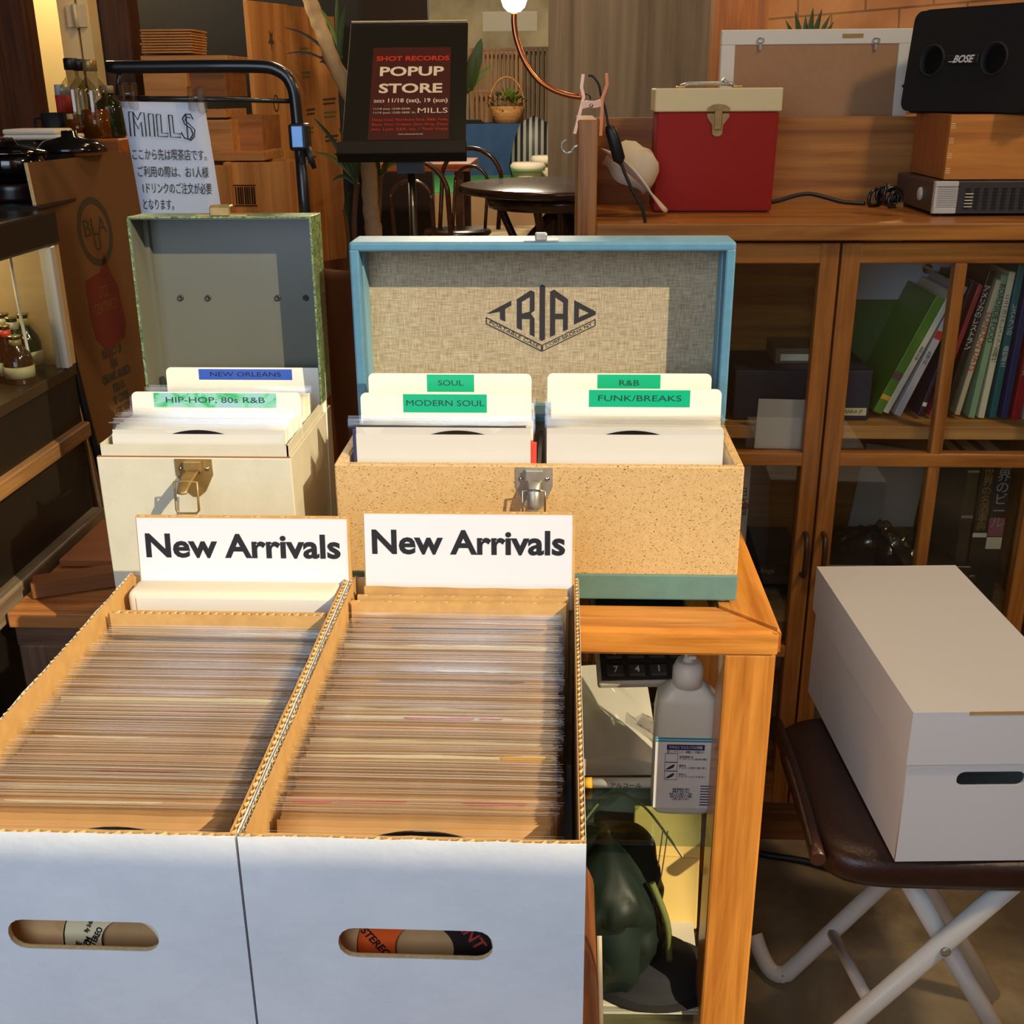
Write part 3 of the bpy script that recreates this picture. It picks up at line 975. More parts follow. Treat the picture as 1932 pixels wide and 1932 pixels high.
# the maker's mark printed on the lid lining: drawn on a 520 x 320 grid, 4220 grid units to a metre
G = 1 / 4220.0
LOGOZ = PY(1017, 598, CY0 + D - 0.0077).z - (TZ + H + 0.002)
def g(*pts):
    return [((x - 964) * G, (430 - y) * G) for x, y in pts]
logo = [g((703, 414), (820, 352), (820, 376), (790, 392), (790, 452), (766, 440), (766, 404), (722, 414)),
        g((846, 346), (912, 303), (930, 312), (930, 400), (912, 414), (930, 438), (930, 526), (908, 514), (908, 440), (870, 440), (870, 494), (846, 482)), g((870, 358), (908, 336), (908, 404), (870, 414)),
        g((954, 284), (966, 277), (980, 284), (980, 538), (966, 545), (954, 538)),
        g((1004, 310), (1022, 300), (1088, 346), (1088, 490), (1066, 498), (1066, 440), (1028, 440), (1028, 516), (1004, 526)), g((1028, 336), (1066, 362), (1066, 414), (1028, 414)),
        g((1118, 350), (1220, 404), (1218, 420), (1118, 466)), g((1140, 388), (1188, 410), (1140, 432))]
lg = shape2('printed_mark', logo, 0.0002, plain('print_ink', S(42, 36, 38), 0.6), lid)
lg.rotation_euler = FRONT
lg.location = (0, LD - 0.0077, LOGOZ)
def band(a, b, c, d):
    """outline of a slanted strip and the same strip inset"""
    t, k = 4.0, (b[1] - a[1]) / (b[0] - a[0])
    s = t * math.sqrt(1 + k * k)
    inn = ((a[0] + t, a[1] + k * t + s), (b[0] - t, b[1] - k * t + s), (c[0] - t, c[1] - k * t - s), (d[0] + t, d[1] + k * t - s))
    return [g(a, b, c, d), g(*inn)]
for q in (((698, 430), (965, 564), (965, 597), (698, 464)), ((967, 564), (1220, 438), (1220, 472), (967, 597))):
    bd = shape2('printed_band', band(*q), 0.0002, INK, lid)
    bd.rotation_euler = FRONT
    bd.location = lg.location
for s, body_, cx, cy, ang, wd in ((0, 'PORTABLE CASE', 832, 513, 26.6 * -1, 0.062), (1, 'CORP BRONX NY', 1093, 518, 26.4, 0.058)):
    x, y = g((cx, cy))[0]
    tt = text(body_, 0.0052, INK, lid, (x, LD - 0.0077, LOGOZ + y), (0, 0, 0), width=wd)
    tt.rotation_euler = (Matrix.Rotation(R(90), 3, 'X') @ Matrix.Rotation(R(ang), 3, 'Z')).to_euler()
# latch on the front
def latch(parent, x, z, w=0.037, h=0.047, mat=STEEL, tilt=0.0, wire=0.036, plate_round=True):
    lt = shape2('latch', [[(-w / 2, 0.0), (w / 2, 0.0), (w / 2, -h * 0.42), (w * 0.26, -h * 0.86), (w * 0.08, -h), (-w * 0.08, -h), (-w * 0.26, -h * 0.86), (-w / 2, -h * 0.42)]], 0.0012, mat, parent)
    lt.rotation_euler = FRONT
    lt.location = (x, 0, z)
    M = MB()
    M.box(-w * 0.24, w * 0.24, -0.007, -0.001, -h * 0.30, -h * 0.02, 0.001, 2)
    M.build('latch_hinge', mat, parent).location = (x, 0, z)
    M = MB()
    M.sm = True
    reach = 0.006 + 0.034 * tilt
    M.grid(lambda u, v: ((-w * 0.2 + w * 0.4 * u) * (1 - 0.35 * v), -0.007 - reach * math.sin(v * 1.35) - 0.002 * math.sin(math.pi * u), -h * 0.24 - h * (0.62 - 0.34 * tilt) * v * (0.5 + 0.5 * v)), 6, 8)
    lv = M.build('latch_lever', mat, parent)
    lv.location = (x, 0, z)
    sd = lv.modifiers.new('t', 'SOLIDIFY')
    sd.thickness = 0.0016
    yb = -0.009 - reach * 0.55
    a, b = w * 0.30, w * 0.24
    z0 = -h * (0.42 - 0.06 * tilt)
    pts = [(-a, yb, z0), (-a, yb - 0.003, z0 - wire + 0.003), (-a + 0.003, yb - 0.003, z0 - wire), (a - 0.003, yb - 0.003, z0 - wire), (a, yb - 0.003, z0 - wire + 0.003), (a, yb, z0), (0, yb, z0 + 0.001)]
    wl = MB().tube(pts, 0.0012, 8, closed=True).build('latch_loop', BRASS if mat is BRASS else CHROME, parent)
    wl.location = (x, 0, z)
    for sx in (-1, 1):
        MB().lathe([(0.0026, 0), (0.0022, 0.0009), (0, 0.0014)], 10, M=Matrix.Rotation(R(90), 3, 'X')).build('rivet', CHROME, lt).location = (sx * w * 0.36, -h * 0.25, 0.0012)
        lt.children[-1].rotation_euler = (R(-90), 0, 0)
latch(case, PY(1008, 900, CY0).x - (CX0 + CX1) / 2, H - 0.002, mat=STEEL, tilt=0.2, wire=0.028)

# ---- what stands in the case
def tab_card(x0, x1, y, ztop, zbase, label, tape, body_, tx0, tx1, th, tw, tz0=None, wide=None, tsz=0.0088, group=None):
    """index card with rounded top corners and a label tape (tx: tape span in metres from the card's left edge)"""
    w, h = x1 - x0, ztop - zbase
    o = shape2('divider_card', [[(-w / 2, 0), (w / 2, 0)] + [p for p in rrect(-w / 2, w / 2, 0, h, 0.006)][6:12] + [p for p in rrect(-w / 2, w / 2, 0, h, 0.006)][12:18]], 0.0012, plain('card_stock', S(244, 240, 226), 0.4), None)
    o.location = ((x0 + x1) / 2, y, zbase)
    o.rotation_euler = (R(90) - R(5), 0, 0)
    tag(o, label, 'divider', group)
    tp = MB().box(-w / 2 + tx0, -w / 2 + tx1, h - tz0 - th, h - tz0, 0.0012, 0.0015).build('label_tape', tape, o)
    tcx = -w / 2 + (tx0 + tx1) / 2
    text(body_, tsz, TAPEINK if tape is not BLUETAPE else INK, tp, (tcx, h - tz0 - th / 2, 0.0016), (0, 0, 0), width=tw)
    return o
zb = TZ + 0.009
def cw(u0, u1, vt, y):
    a, b = PY(u0, vt, y), PY(u1, vt, y)
    return a.x, b.x, (a.z + b.z) / 2
for u0, u1, vt, y, lab, body_, ta, tb, t0, t1, tw, tz in (
        (695, 1003, 703, 1.181, 'white card with a green tape reading SOUL, behind the other one on its side', 'SOUL', 806, 895, 705, 736, 0.0275, 0.0012),
        (680, 1003, 740, 1.126, 'white card with a green tape reading MODERN SOUL', 'MODERN SOUL', 761, 919, 742, 775, 0.082, 0.0012),
        (1033, 1343, 703, 1.181, 'white card with a green tape reading R&B in the speckled case', 'R&B', 1128, 1247, 706, 737, 0.0215, 0.0012),
        (1040, 1362, 732, 1.126, 'white card with a green tape reading FUNK/BREAKS', 'FUNK/BREAKS', 1112, 1303, 735, 766, 0.086, 0.0012)):
    x0, x1, zt = cw(u0, u1, vt, y)
    k = (x1 - x0) / (u1 - u0)
    tab_card(x0, x1, y - (zt - zb) * math.sin(R(5)), zt, zb, lab, GREENTAPE, body_, (ta - u0) * k, (tb - u0) * k, (t1 - t0) * k * 1.05, tw, tz)
xl, xr = PY(836, 820, 1.08).x, PY(1198, 820, 1.08).x
ztl = PY(830, 806, 1.075).z - 0.178 + 0.002
def zrow(u, v, y):
    return PY(u, v, y + 0.0155).z - 0.1855
for side, xc in (('MODERN SOUL', xl), ('FUNK/BREAKS', xr)):
    for i in range(8):
        y = 1.084 + i * 0.0038
        v = 798 - 3.0 * i - (4 if xc > 0 else 0)
        single('white', [PAPER], (xc + random.uniform(-0.001, 0.002), y, zrow(xc * 1800 + 990, v, y)), R(5), csc=(0.975, 1, 1), zs=0.955, label='white sleeve single in a clear cover before the %s card' % side, group='white singles before the %s card' % side)
    for i in range(8):
        y = 1.131 + i * 0.0043
        single('white', [PAPER], (xc + random.uniform(-0.001, 0.001), y, zrow(xc * 1800 + 990, 770 - 3.4 * i, y)), R(5), csc=(0.975, 1, 1), zs=0.955, label='white sleeve single in a clear cover behind the %s card' % side, group='white singles behind the %s card' % side)
def front_white(xc, y, z, lab, lean=R(2), notch=0.006, extra=None, hx=0.0, w=0.178):
    M = MB()
    paper_sheet(M, w, 0, 0.178, 0.0014, 0.0003)
    o = M.build('record_single', PAPER)
    o.location = (xc, y, z + 0.178 * 0.045)
    o.scale = (1, 1, 0.955)
    o.rotation_euler = (-lean, 0, 0)
    tag(o, lab, 'record')
    fl = MB()
    paper_sheet(fl, w, 0, 0.178 - notch, -0.0006, -0.0003)
    fl.build('sleeve_front', PAPER, o)
    dc = shape2('disc', [circ(hx, 0.178 - notch + 0.0042 - 0.0875, 0.0875, 96)], 0.0008, VINYL, o)
    dc.rotation_euler = FRONT
    dc.location = (0, 0.0009, 0)
    cover_on(o, sc=(0.975, 1, 1))
    return o
front_white(xl, 1.0735, ztl - 0.004, 'frontmost white sleeve on the MODERN SOUL side with a black disc edge showing', hx=0.015, notch=0.007)
front_white(xr, 1.0735, ztl - 0.004, 'frontmost white sleeve on the FUNK/BREAKS side with a black disc edge showing', hx=-0.002)
o = single('dark2', [DARKPAPER, BLUEPAPER], (xl - 0.005, 1.0785, ztl - 0.004), R(3), zs=0.95, label='dark blue printed sleeve peeking out behind the frontmost MODERN SOUL single', cover=True)
o = single('red3', [REDPAPER], (xl + 0.006, 1.0800, ztl - 0.022), R(3), zs=0.85, label='red sleeve edge showing in the gap between the two halves of the case', cover=False)

# ------------------------------------------------------------------ cream and green metal case
GX0, GX1, GY0, GY1, GZ1 = -0.4715, -0.272, 1.054, 1.258, 0.8555
GB = 0.7005
mc = thing('metal_record_case', 'cream metal record case with raised hammered green lid beside the speckled case', 'case', ((GX0 + GX1) / 2, GY0, GB))
W, D, H = (GX1 - GX0) / 2, GY1 - GY0, GZ1 - GB
M = MB()
wt = 0.002
M.box(-W, W, 0, wt, 0, H, 0.001, 2)
M.box(-W, W, D - wt, D, 0, H)
M.box(-W, -W + wt, wt, D - wt, 0, H)
M.box(W - wt, W, wt, D - wt, 0, H)
M.box(-W + wt, W - wt, wt, D - wt, 0, 0.003)
M.build('body', CREAMENAMEL, mc)
M = MB()
e = 0.003
RH = GZ1 + 0.0125 - GB
M.box(-W + e, W - e, e, e + 0.0015, H - 0.02, RH)
M.box(-W + e, W - e, D - e - 0.0015, D - e, H - 0.02, RH)
M.box(-W + e, -W + e + 0.0015, e, D - e, H - 0.02, RH)
M.box(W - e - 0.0015, W - e, e, D - e, H - 0.02, RH)
M.mi = 1
M.box(-W + 0.001, W - 0.001, 0.001, 0.0025, H - 0.0005, H + 0.0012)
M.build('inner_rim', [CREAMENAMEL, plain('rusty_edge', S(150, 100, 60), 0.7)], mc)
# lid
LH, LD, t_ = 0.206, 0.050, 0.0022
M = MB()
M.mi = 0
LW = W + 0.001
M.box(-LW, LW, 0, LD, LH - t_, LH, 0.0008, 2)
M.box(-LW, -LW + t_, 0, LD, 0, LH - t_)
M.box(LW - t_, LW, 0, LD, 0, LH - t_)
M.box(-LW + t_, LW - t_, LD - t_, LD, 0, LH - t_)
gl = M.build('lid', HAMMER, mc)
gl.location = (0, D - LD + 0.004, RH + 0.002)
gl.rotation_euler = (R(-1.5), 0, 0)
M = MB()
M.box(-LW + t_, LW - t_, LD - t_ - 0.0008, LD - t_ + 0.0001, 0, LH - t_)
M.box(-LW + t_, LW - t_, 0.001, LD - t_, LH - t_ - 0.0008, LH - t_)
M.box(-LW + t_, -LW + t_ + 0.0008, 0.001, LD - t_, 0, LH - t_)
M.box(LW - t_ - 0.0008, LW - t_, 0.001, LD - t_, 0, LH - t_)
M.build('lid_lining', GREYLINING, gl)
M = MB()
M.box(-LW + t_, -LW + 0.008, LD - 0.012, LD - t_, 0, LH - t_)
M.build('lid_flange', GREYLINING, gl)
for u in (337, 389, 521, 574):
    x = PY(u, 560, 1.255).x - (GX0 + GX1) / 2
    MB().lathe([(0.0036, 0), (0.0034, 0.0015), (0.0018, 0.0018), (0.0014, 0.0004), (0, 0.0004)], 14, M=Matrix.Rotation(R(90), 3, 'X')).build('lid_rivet', DARKGREY, gl).location = (x, LD - t_ - 0.0008, 0.112)
M = MB()
M.box(-0.026, 0.030, 0.004, 0.022, LH, LH + 0.0015)
M.box(-0.010, 0.012, 0.002, 0.008, LH, LH + 0.010, 0.001)
M.box(-0.009, 0.0125, 0.002, 0.016, LH + 0.009, LH + 0.0115, 0.001)
M.build('lid_latch', BRASS, gl)
M = MB()
lp = PY(362, 845, GY0).x - (GX0 + GX1) / 2
latch(mc, lp, H - 0.001, w=0.038, h=0.040, mat=BRASS, tilt=0.9, wire=0.032)
# singles inside
gzb = GB + 0.004
gxc = (GX0 + GX1) / 2
def gcw(u0, u1, vt, y):
    return cw(u0, u1, vt, y)
x0, x1, zt = cw(248, 567, 738, 1.128)
k = (x1 - x0) / (567 - 248)
tab_card(x0, x1, 1.128 - (zt - gzb) * math.sin(R(5)), zt, gzb, 'white card with a shiny tape reading HIP-HOP, 80s R&B', GLARETAPE, 'HIP-HOP, 80s R&B', (290 - 248) * k, (521 - 248) * k, 0.0155, 0.106, 0.001)
x0, x1, zt = cw(313, 613, 692, 1.236)
k = (x1 - x0) / 300.0
tab_card(x0, x1, 1.236 - (zt - gzb) * math.sin(R(5)), zt, gzb, 'white card with a blue tape reading NEW ORLEANS', BLUETAPE, 'NEW ORLEANS', (375 - 313) * k, (551 - 313) * k, 0.0122, 0.082, 0.0018, tsz=0.0075)
zg = PY(390, 793, 1.075).z - 0.178
for i in range(9):
    y = 1.066 + i * 0.0052
    single('white', [PAPER], (gxc + i * 0.0004 + random.uniform(-0.002, 0.002), y, zrow(390, 793 - 2.9 * i, y)), R(5), csc=(0.975, 1, 1), zs=0.955, label='white sleeve single in a clear cover before the HIP-HOP card', group='white singles before the HIP-HOP card')
for i in range(11):
    y = 1.1175 + i * 0.0062
    single('white' if i % 3 else 'whitecream', [PAPER if i % 3 else CREAMPAPER], (gxc + 0.003 + random.uniform(-0.003, 0.002), y, zrow(440, 752 - 2.4 * i, y)), R(5), csc=(0.975, 1, 1), zs=0.955, label='pale sleeve single in a clear cover between the HIP-HOP and NEW ORLEANS cards', group='singles between the HIP-HOP and NEW ORLEANS cards')
front_white(gxc + 0.001, 1.0615, zrow(390, 796, 1.0615), 'frontmost white sleeve in the cream metal case with a black disc edge showing', lean=R(4), notch=0.004)
o = single('redlab', [PAPER], (gxc + 0.006, 1.1130, zrow(390, 768, 1.113)), R(5), zs=0.955, label='white sleeve with a red corner strip before the HIP-HOP card')
MB().box(0.035, 0.082, -0.0030, -0.0022, 0.171, 0.1778).build('red_strip', REDPAPER, o)

# ------------------------------------------------------------------ oak table with glass top and shelves
TX0, TX1, TY0, TY1 = -0.462, 0.2195, 0.992, 1.42
tb = thing('glass_top_table', 'oak table with inset glass top and glass shelves under the speckled case', 'table', ((TX0 + TX1) / 2, TY0, 0))
W, D = (TX1 - TX0) / 2, TY1 - TY0
zt, th = TZ, 0.0285
rw = 0.058
def rail(pts, mat, nm='top_rail'):
    M = MB()
    M.poly([(x, y, zt - th) for x, y in pts], (0, 0, th))
    bmesh.ops.bevel(M.b, geom=[e for e in M.b.edges], offset=0.0035, segments=2, affect='EDGES')
    return M.build(nm, mat, tb)
rail([(-W, 0), (W, 0), (W - rw, rw), (-W + rw, rw)], OAK)
rail([(-W, D), (-W + rw, D - rw), (W - rw, D - rw), (W, D)], OAK)
rail([(W, 0), (W, D), (W - rw, D - rw), (W - rw, rw)], OAKY)
rail([(-W, 0), (-W + rw, rw), (-W + rw, D - rw), (-W, D)], OAKY)
MB().box(-W + rw - 0.003, W - rw + 0.003, rw - 0.003, D - rw + 0.003, zt - 0.008, zt - 0.0005).build('glass_top', TINTPANE, tb)
lw = 0.051
for sx in (-1, 1):
    for y0 in (0.004, D - 0.004 - lw):
        x0 = W - 0.003 - lw if sx > 0 else -W + 0.003
        MB().box(x0, x0 + lw, y0, y0 + lw, 0, zt - th + 0.001, 0.003, 2).build('leg', OAKZ, tb)
s1 = PY(1200, 1586, TY0 + 0.012).z
s2 = PY(1200, 1926, TY0 + 0.012).z
for z in (s1, s2):
    MB().box(-W + 0.02, W - 0.02, 0.012, D - 0.012, z - 0.007, z, 0.001).build('glass_shelf', TINTPANE, tb)

# hand gel pump bottle on the upper glass shelf
p = PZ(1288, 1532, s1)
c = PY(1290, 1420, p.y)
bw = 0.034
bt = thing('pump_bottle', 'white pump bottle of hand gel with blue printed label on the upper glass shelf', 'bottle', (PY(1288, 1500, p.y).x, p.y + 0.014, s1 + 0.0008))
hz = lambda v: PY(1290, v, p.y).z - s1
zs, zn, zc, ztop = hz(1345), hz(1290), hz(1262), hz(1235)
M = MB()
M.sm = True
prof = [(0.0, bw * 0.90), (0.004, bw), (hz(1350), bw), (hz(1322), bw * 0.93), (hz(1300), bw * 0.55), (hz(1293), bw * 0.44)]
def sec(u, v):
    i = v * (len(prof) - 1)
    k = min(int(i), len(prof) - 2)
    f = i - k
    z = prof[k][0] * (1 - f) + prof[k + 1][0] * f
    r = prof[k][1] * (1 - f) + prof[k + 1][1] * f
    a = 2 * math.pi * u
    sq = lambda q: math.copysign(abs(q) ** 0.42, q) if r > bw * 0.6 else q
    return (r * sq(math.cos(a)), 0.62 * r * sq(math.sin(a)), z)
M.grid(sec, 36, 25)
M.build('bottle_body', plain('translucent_white_plastic', S(226, 224, 212), 0.35), bt)
MB().lathe([(0.017, hz(1302)), (0.0165, hz(1272)), (0.0125, hz(1258))], 24).build('pump_collar', WHITEPLASTIC, bt)
M = MB()
M.lathe([(0.0075, hz(1262)), (0.005, hz(1252)), (0.0045, hz(1236)), (0.0095, hz(1234)), (0.010, hz(1226)), (0.004, hz(1224))], 16)
M.box(-0.0045, 0.0045, -0.032, 0.004, hz(1232), hz(1225), 0.002, 2)
M.build('pump_head', WHITEPLASTIC, bt)
fy = -0.62 * bw - 0.0006
lz0, lz1 = hz(1518), hz(1386)
M = MB()
M.box(-bw * 0.985, bw * 0.985, fy, fy + 0.001, lz0, lz1)
lb = M.build('label', plain('label_white', S(232, 231, 228), 0.4), bt)
navy = plain('navy_print', S(44, 44, 104), 0.5)
cyan = plain('cyan_print', S(52, 150, 180), 0.5)
M = MB()
for v0, v1 in ((1386, 1389.5), (1391, 1394)):
    M.box(-bw, bw, fy - 0.0003, fy, hz(v1), hz(v0))
M.build('blue_stripe', cyan, lb)
M = MB()
M.box(-0.021, 0.020, fy - 0.0004, fy, hz(1409), hz(1399), 0.0)
for k in range(3):
    zc_ = hz(1424 + 16.5 * k)
    for a in ((-0.0225, -0.0085, 0.0052, 0.0056), (-0.0225, -0.0085, -0.0056, -0.0052)):
        M.box(a[0], a[1], fy - 0.0003, fy, zc_ + a[2], zc_ + a[3])
    for a in (-0.0225, -0.0089):
        M.box(a, a + 0.0004, fy - 0.0003, fy, zc_ - 0.0055, zc_ + 0.0055)
    if k:
        M.poly([(-0.0215, fy, zc_ - 0.0035), (-0.0165, fy, zc_ + 0.0005), (-0.0130, fy, zc_ + 0.003), (-0.0112, fy, zc_ + 0.002), (-0.0135, fy, zc_ - 0.0015), (-0.0175, fy, zc_ - 0.0035)], (0, -0.0003, 0))
for k in range(8):
    M.box(0.018, 0.028, fy - 0.0003, fy, hz(1512 - 5 * k), hz(1512 - 5 * k) + 0.0012)
M.build('printed_panel', navy, lb)
text('マキロン ウエルパスの特徴', 0.0042, WHITEINK, lb, (-0.0005, fy - 0.0006, hz(1404)), FRONT, width=0.036)
text('新しいウイルス・細菌に！抗菌の力', 0.0036, navy, lb, (-0.0005, fy - 0.0004, hz(1413)), FRONT, width=0.040)
for k, s_ in enumerate(('指定医薬部外品\nベンザルコニウム塩化物の働き', '速乾性\nアルコール配合で速く乾く', '手肌に\nアルコールにうるおい')):
    text(s_, 0.0028, navy, lb, (-0.007, fy - 0.0004, hz(1424 + 16.5 * k)), FRONT, align='LEFT', width=0.030)
text('健栄製薬株式会社\n消毒用 手指 500mL\n使用上の注意をよく読む\n直射日光を避けて保管\n火気に近づけない', 0.0032, navy, lb, (-0.003, fy - 0.0004, hz(1492)), FRONT, width=0.026)

# calculator leaning at the back of the shelf
a = PY(1222, 1247, TY0 + 0.12)
ca = thing('calculator', 'grey desk calculator with white number keys resting on the clear bag', 'calculator', (a.x, a.y + 0.034, a.z + 0.010), rot=(R(-34), 0, R(184)))
M = MB()
M.box(-0.05, 0.06, -0.062, 0.062, 0, 0.012, 0.003, 2)
M.build('casing', plain('pale_grey_casing', S(206, 204, 190), 0.45), ca)
MB().box(-0.046, 0.056, -0.058, 0.058, 0.012, 0.0135).build('face_plate', DARKGREY, ca)
for r_, keys in enumerate((('0', '1', '4', '7'), ('00', '2', '5', '8'), ('.', '3', '6', '9'), ('=', '-', 'x', '/'))):
    for c_, kx in enumerate(keys):
        k = MB().box(-0.042 + c_ * 0.024, -0.022 + c_ * 0.024, 0.040 - r_ * 0.022, 0.055 - r_ * 0.022, 0.0135, 0.0185, 0.002, 1).build('key', plain('key_grey', S(70, 68, 66), 0.5) if c_ < 4 else BRASS, ca)
        text(kx, 0.0105, WHITEINK, k, (-0.032 + c_ * 0.024, 0.0475 - r_ * 0.022, 0.0187), (0, 0, R(180)), bold=0.0002)

# clear bags of white card in the shelf
a = PZ(1165, 1478, s1 + 0.001)
bg = thing('plastic_bag', 'clear plastic bag of white sleeves lying beside the pump bottle', 'bag', (PY(1165, 1478, a.y).x, a.y, s1 + 0.0015), rot=(0, 0, R(3)))
M = MB()
M.sm = True
M.grid(lambda u, v: (-0.075 + 0.125 * u, 0.01 + 0.155 * v, 0.018 + 0.010 * math.sin(math.pi * u) + 0.055 * v * (1 - 0.3 * v)), 14, 10)
M.grid(lambda u, v: (-0.075 + 0.125 * u, 0.01 + 0.155 * v, 0.004 + 0.040 * v), 14, 10)
M.grid(lambda u, v: (-0.075 + 0.125 * u, 0.01, 0.004 + (0.014 + 0.010 * math.sin(math.pi * u)) * v), 14, 3)
M.build('white_sleeves', plain('milky_sleeves', S(205, 200, 186), 0.3), bg)
M = MB()
M.sm = True
random.seed(11)
M.grid(lambda u, v: (-0.085 + 0.15 * u, -0.004 + 0.185 * v, 0.026 + 0.012 * math.sin(math.pi * u) + 0.056 * v + 0.004 * math.sin(17 * u + 9 * v) + 0.003 * math.sin(31 * u * v + 4)), 30, 24)
M.build('plastic_film', FILM, bg)
a = PY(1336, 1275, TY0 + 0.10)
M = MB()
M.sm = True
M.grid(lambda u, v: (0.045 * (u - 0.5) + 0.006 * math.sin(9 * v), 0.012 * math.sin(11 * u + 5 * v) + 0.01 * math.sin(23 * u * v), 0.10 * v + 0.006 * math.sin(15 * u)), 22, 22)
o = M.build('crinkled_wrapper', film('crinkled_film', (0.9, 0.9, 0.92, 1), 0.12, 1.5, 0.25, 1.0))
o.location = (a.x + 0.004, a.y + 0.03, s1 + 0.003)
tag(o, 'crinkled clear wrapper standing between the pump bottle and the table leg', 'wrapper')
a = PZ(1170, 1462, s1 + 0.006)
pn = thing('marker_pen', 'white marker pen with a yellow band lying in front of the clear bag', 'pen', (PY(1172, 1460, a.y - 0.02).x, a.y - 0.018, s1 + 0.0075), rz=R(2))
MB().tube([(-0.033, 0, 0), (0.075, 0, 0)], 0.006, 14).build('barrel', WHITEPLASTIC, pn)
MB().tube([(-0.044, 0, 0), (-0.0335, 0, 0)], 0.0063, 14).build('yellow_band', YELLOWPAPER, pn)
MB().tube([(-0.075, 0, 0), (-0.0445, 0, 0)], 0.0063, 14).build('cap', navy, pn)
text('アルコール', 0.0075, INK, pn, (0.005, -0.0064, 0), FRONT, width=0.036)

# things on the lower glass shelf
a = PZ(1140, 1850, s2)
bp = thing('green_rucksack', 'dark green rucksack slumped on the lower glass shelf', 'bag', (0.058, TY0 + 0.10, s2 + 0.001))
M = MB()
M.sm = True
def sack(u, v):
    a_ = 2 * math.pi * u
    f = max(0.0, 1 - abs(2 * v - 0.9) ** 3 / 1.34) ** 0.5 if v < 1 else 0.0
    q = Vector((math.cos(a_), math.sin(a_), 2.2 * v))
    f *= 1 + 0.16 * mnoise.noise(q * 1.6) + 0.10 * abs(mnoise.noise(q * 3.4)) - 0.05 + 0.03 * mnoise.noise(q * 8)
    return (0.072 * f * math.cos(a_) * (1 + 0.07 * math.sin(3 * a_ + 7 * v) + 0.05 * math.sin(15 * v + 2 * a_) * math.sin(5 * a_)), 0.085 * f * math.sin(a_), 0.195 * v * (1 + 0.03 * math.sin(3 * a_)))
M.grid(sack, 72, 44)
gn = plain('dark_green_nylon', S(20, 34, 26), 0.55, var=0.2, scale=20, bmp=0.4, bscale=25)
M.build('bag_body', gn, bp)
M = MB()
M.sm = True
M.grid(lambda u, v: (0.012 + 0.05 * u - 0.05 * 0.5, -0.078 - 0.012 * math.sin(math.pi * u) * math.sin(math.pi * v), 0.045 + 0.08 * v), 10, 8)
M.build('pocket', plain('green_pocket', S(24, 42, 36), 0.5), bp)
MB().tube(spline([(0.05, -0.05, 0.165), (0.068, -0.062, 0.12), (0.074, -0.055, 0.06)]), 0.004, 8).build('strap', plain('olive_strap', S(110, 118, 62), 0.8), bp)
# yellow envelope leaning, black hat, tag on a cord
ev = thing('yellow_envelope', 'pale yellow envelope leaning upright behind the black hat', 'envelope', (PY(1262, 1800, TY0 + 0.17).x, TY0 + 0.165, s2 + 0.002), rot=(R(-10), 0, R(-3)))
M = MB()
M.box(-0.052, 0.033, 0, 0.006, 0, 0.165, 0.002, 2)
M.build('envelope_body', plain('yellow_envelope_paper', S(238, 205, 122), 0.6), ev)
MB().box(-0.051, 0.032, -0.0008, 0.0002, 0.100, 0.1015).build('fold_line', plain('envelope_fold', S(226, 190, 108), 0.6), ev)
tg = thing('cord_tag', 'small black oval tag hanging on a clear cord in front of the yellow envelope', 'tag', (PY(1229, 1755, TY0 + 0.08).x, TY0 + 0.078, PY(1229, 1755, TY0 + 0.08).z))
o = shape2('tag_plate', [rrect(-0.0125, 0.0125, -0.028, 0.030, 0.0115)], 0.005, plain('dark_tag', S(58, 52, 36), 0.3), tg)
o.rotation_euler = (R(90), 0, R(-4))
MB().tube(spline([(0.0, 0, 0.03), (0.004, 0.01, 0.07), (0.012, 0.04, 0.115)]), 0.0008, 6).tube(spline([(0.0, 0, 0.03), (0.009, 0.01, 0.07), (0.018, 0.04, 0.115)]), 0.0008, 6).build('cord', plain('pale_cord', S(200, 180, 120), 0.5), tg)
ht = thing('black_hat', 'black hat lying on the lower glass shelf before the yellow envelope', 'hat', (PY(1230, 1850, TY0 + 0.07).x, TY0 + 0.075, s2 + 0.012))
M = MB()
M.lathe([(0.070, 0.000), (0.071, 0.002), (0.062, 0.004), (0.056, 0.012), (0.052, 0.026), (0.046, 0.030), (0.0, 0.030)], 40, sx=1.0, sy=0.8)
M.build('hat_crown', plain('charcoal_felt', S(40, 41, 44), 0.9), ht)
MB().lathe([(0.084, 0.0), (0.084, 0.002), (0.060, 0.0035)], 40, sx=1.0, sy=0.75).build('hat_brim', plain('black_felt', S(24, 24, 26), 0.9), ht)
random.seed(5)
for k in range(4):
    m = [plain('magazine_a', S(200, 196, 180), 0.3), plain('magazine_b', S(180, 186, 160), 0.3), plain('magazine_c', S(150, 150, 140), 0.3), plain('magazine_d', S(210, 206, 190), 0.3)][k]
    o = MB().box(-0.09, 0.07, 0, 0.16, 0, 0.0026, 0.0006).build('magazine', m)
    o.location = (PY(1210, 1860, TY0 + 0.02).x + random.uniform(-0.006, 0.006), TY0 + 0.018 + random.uniform(0, 0.004), s2 + 0.0006 + 0.0028 * k)
    o.rotation_euler = (0, 0, R(random.uniform(-2.5, 2.5)))
    tag(o, 'thin glossy magazine, %s in the pile under the black hat' % ('lowest', 'second from the bottom', 'third from the bottom', 'topmost')[k], 'magazine', 'magazines under the black hat')
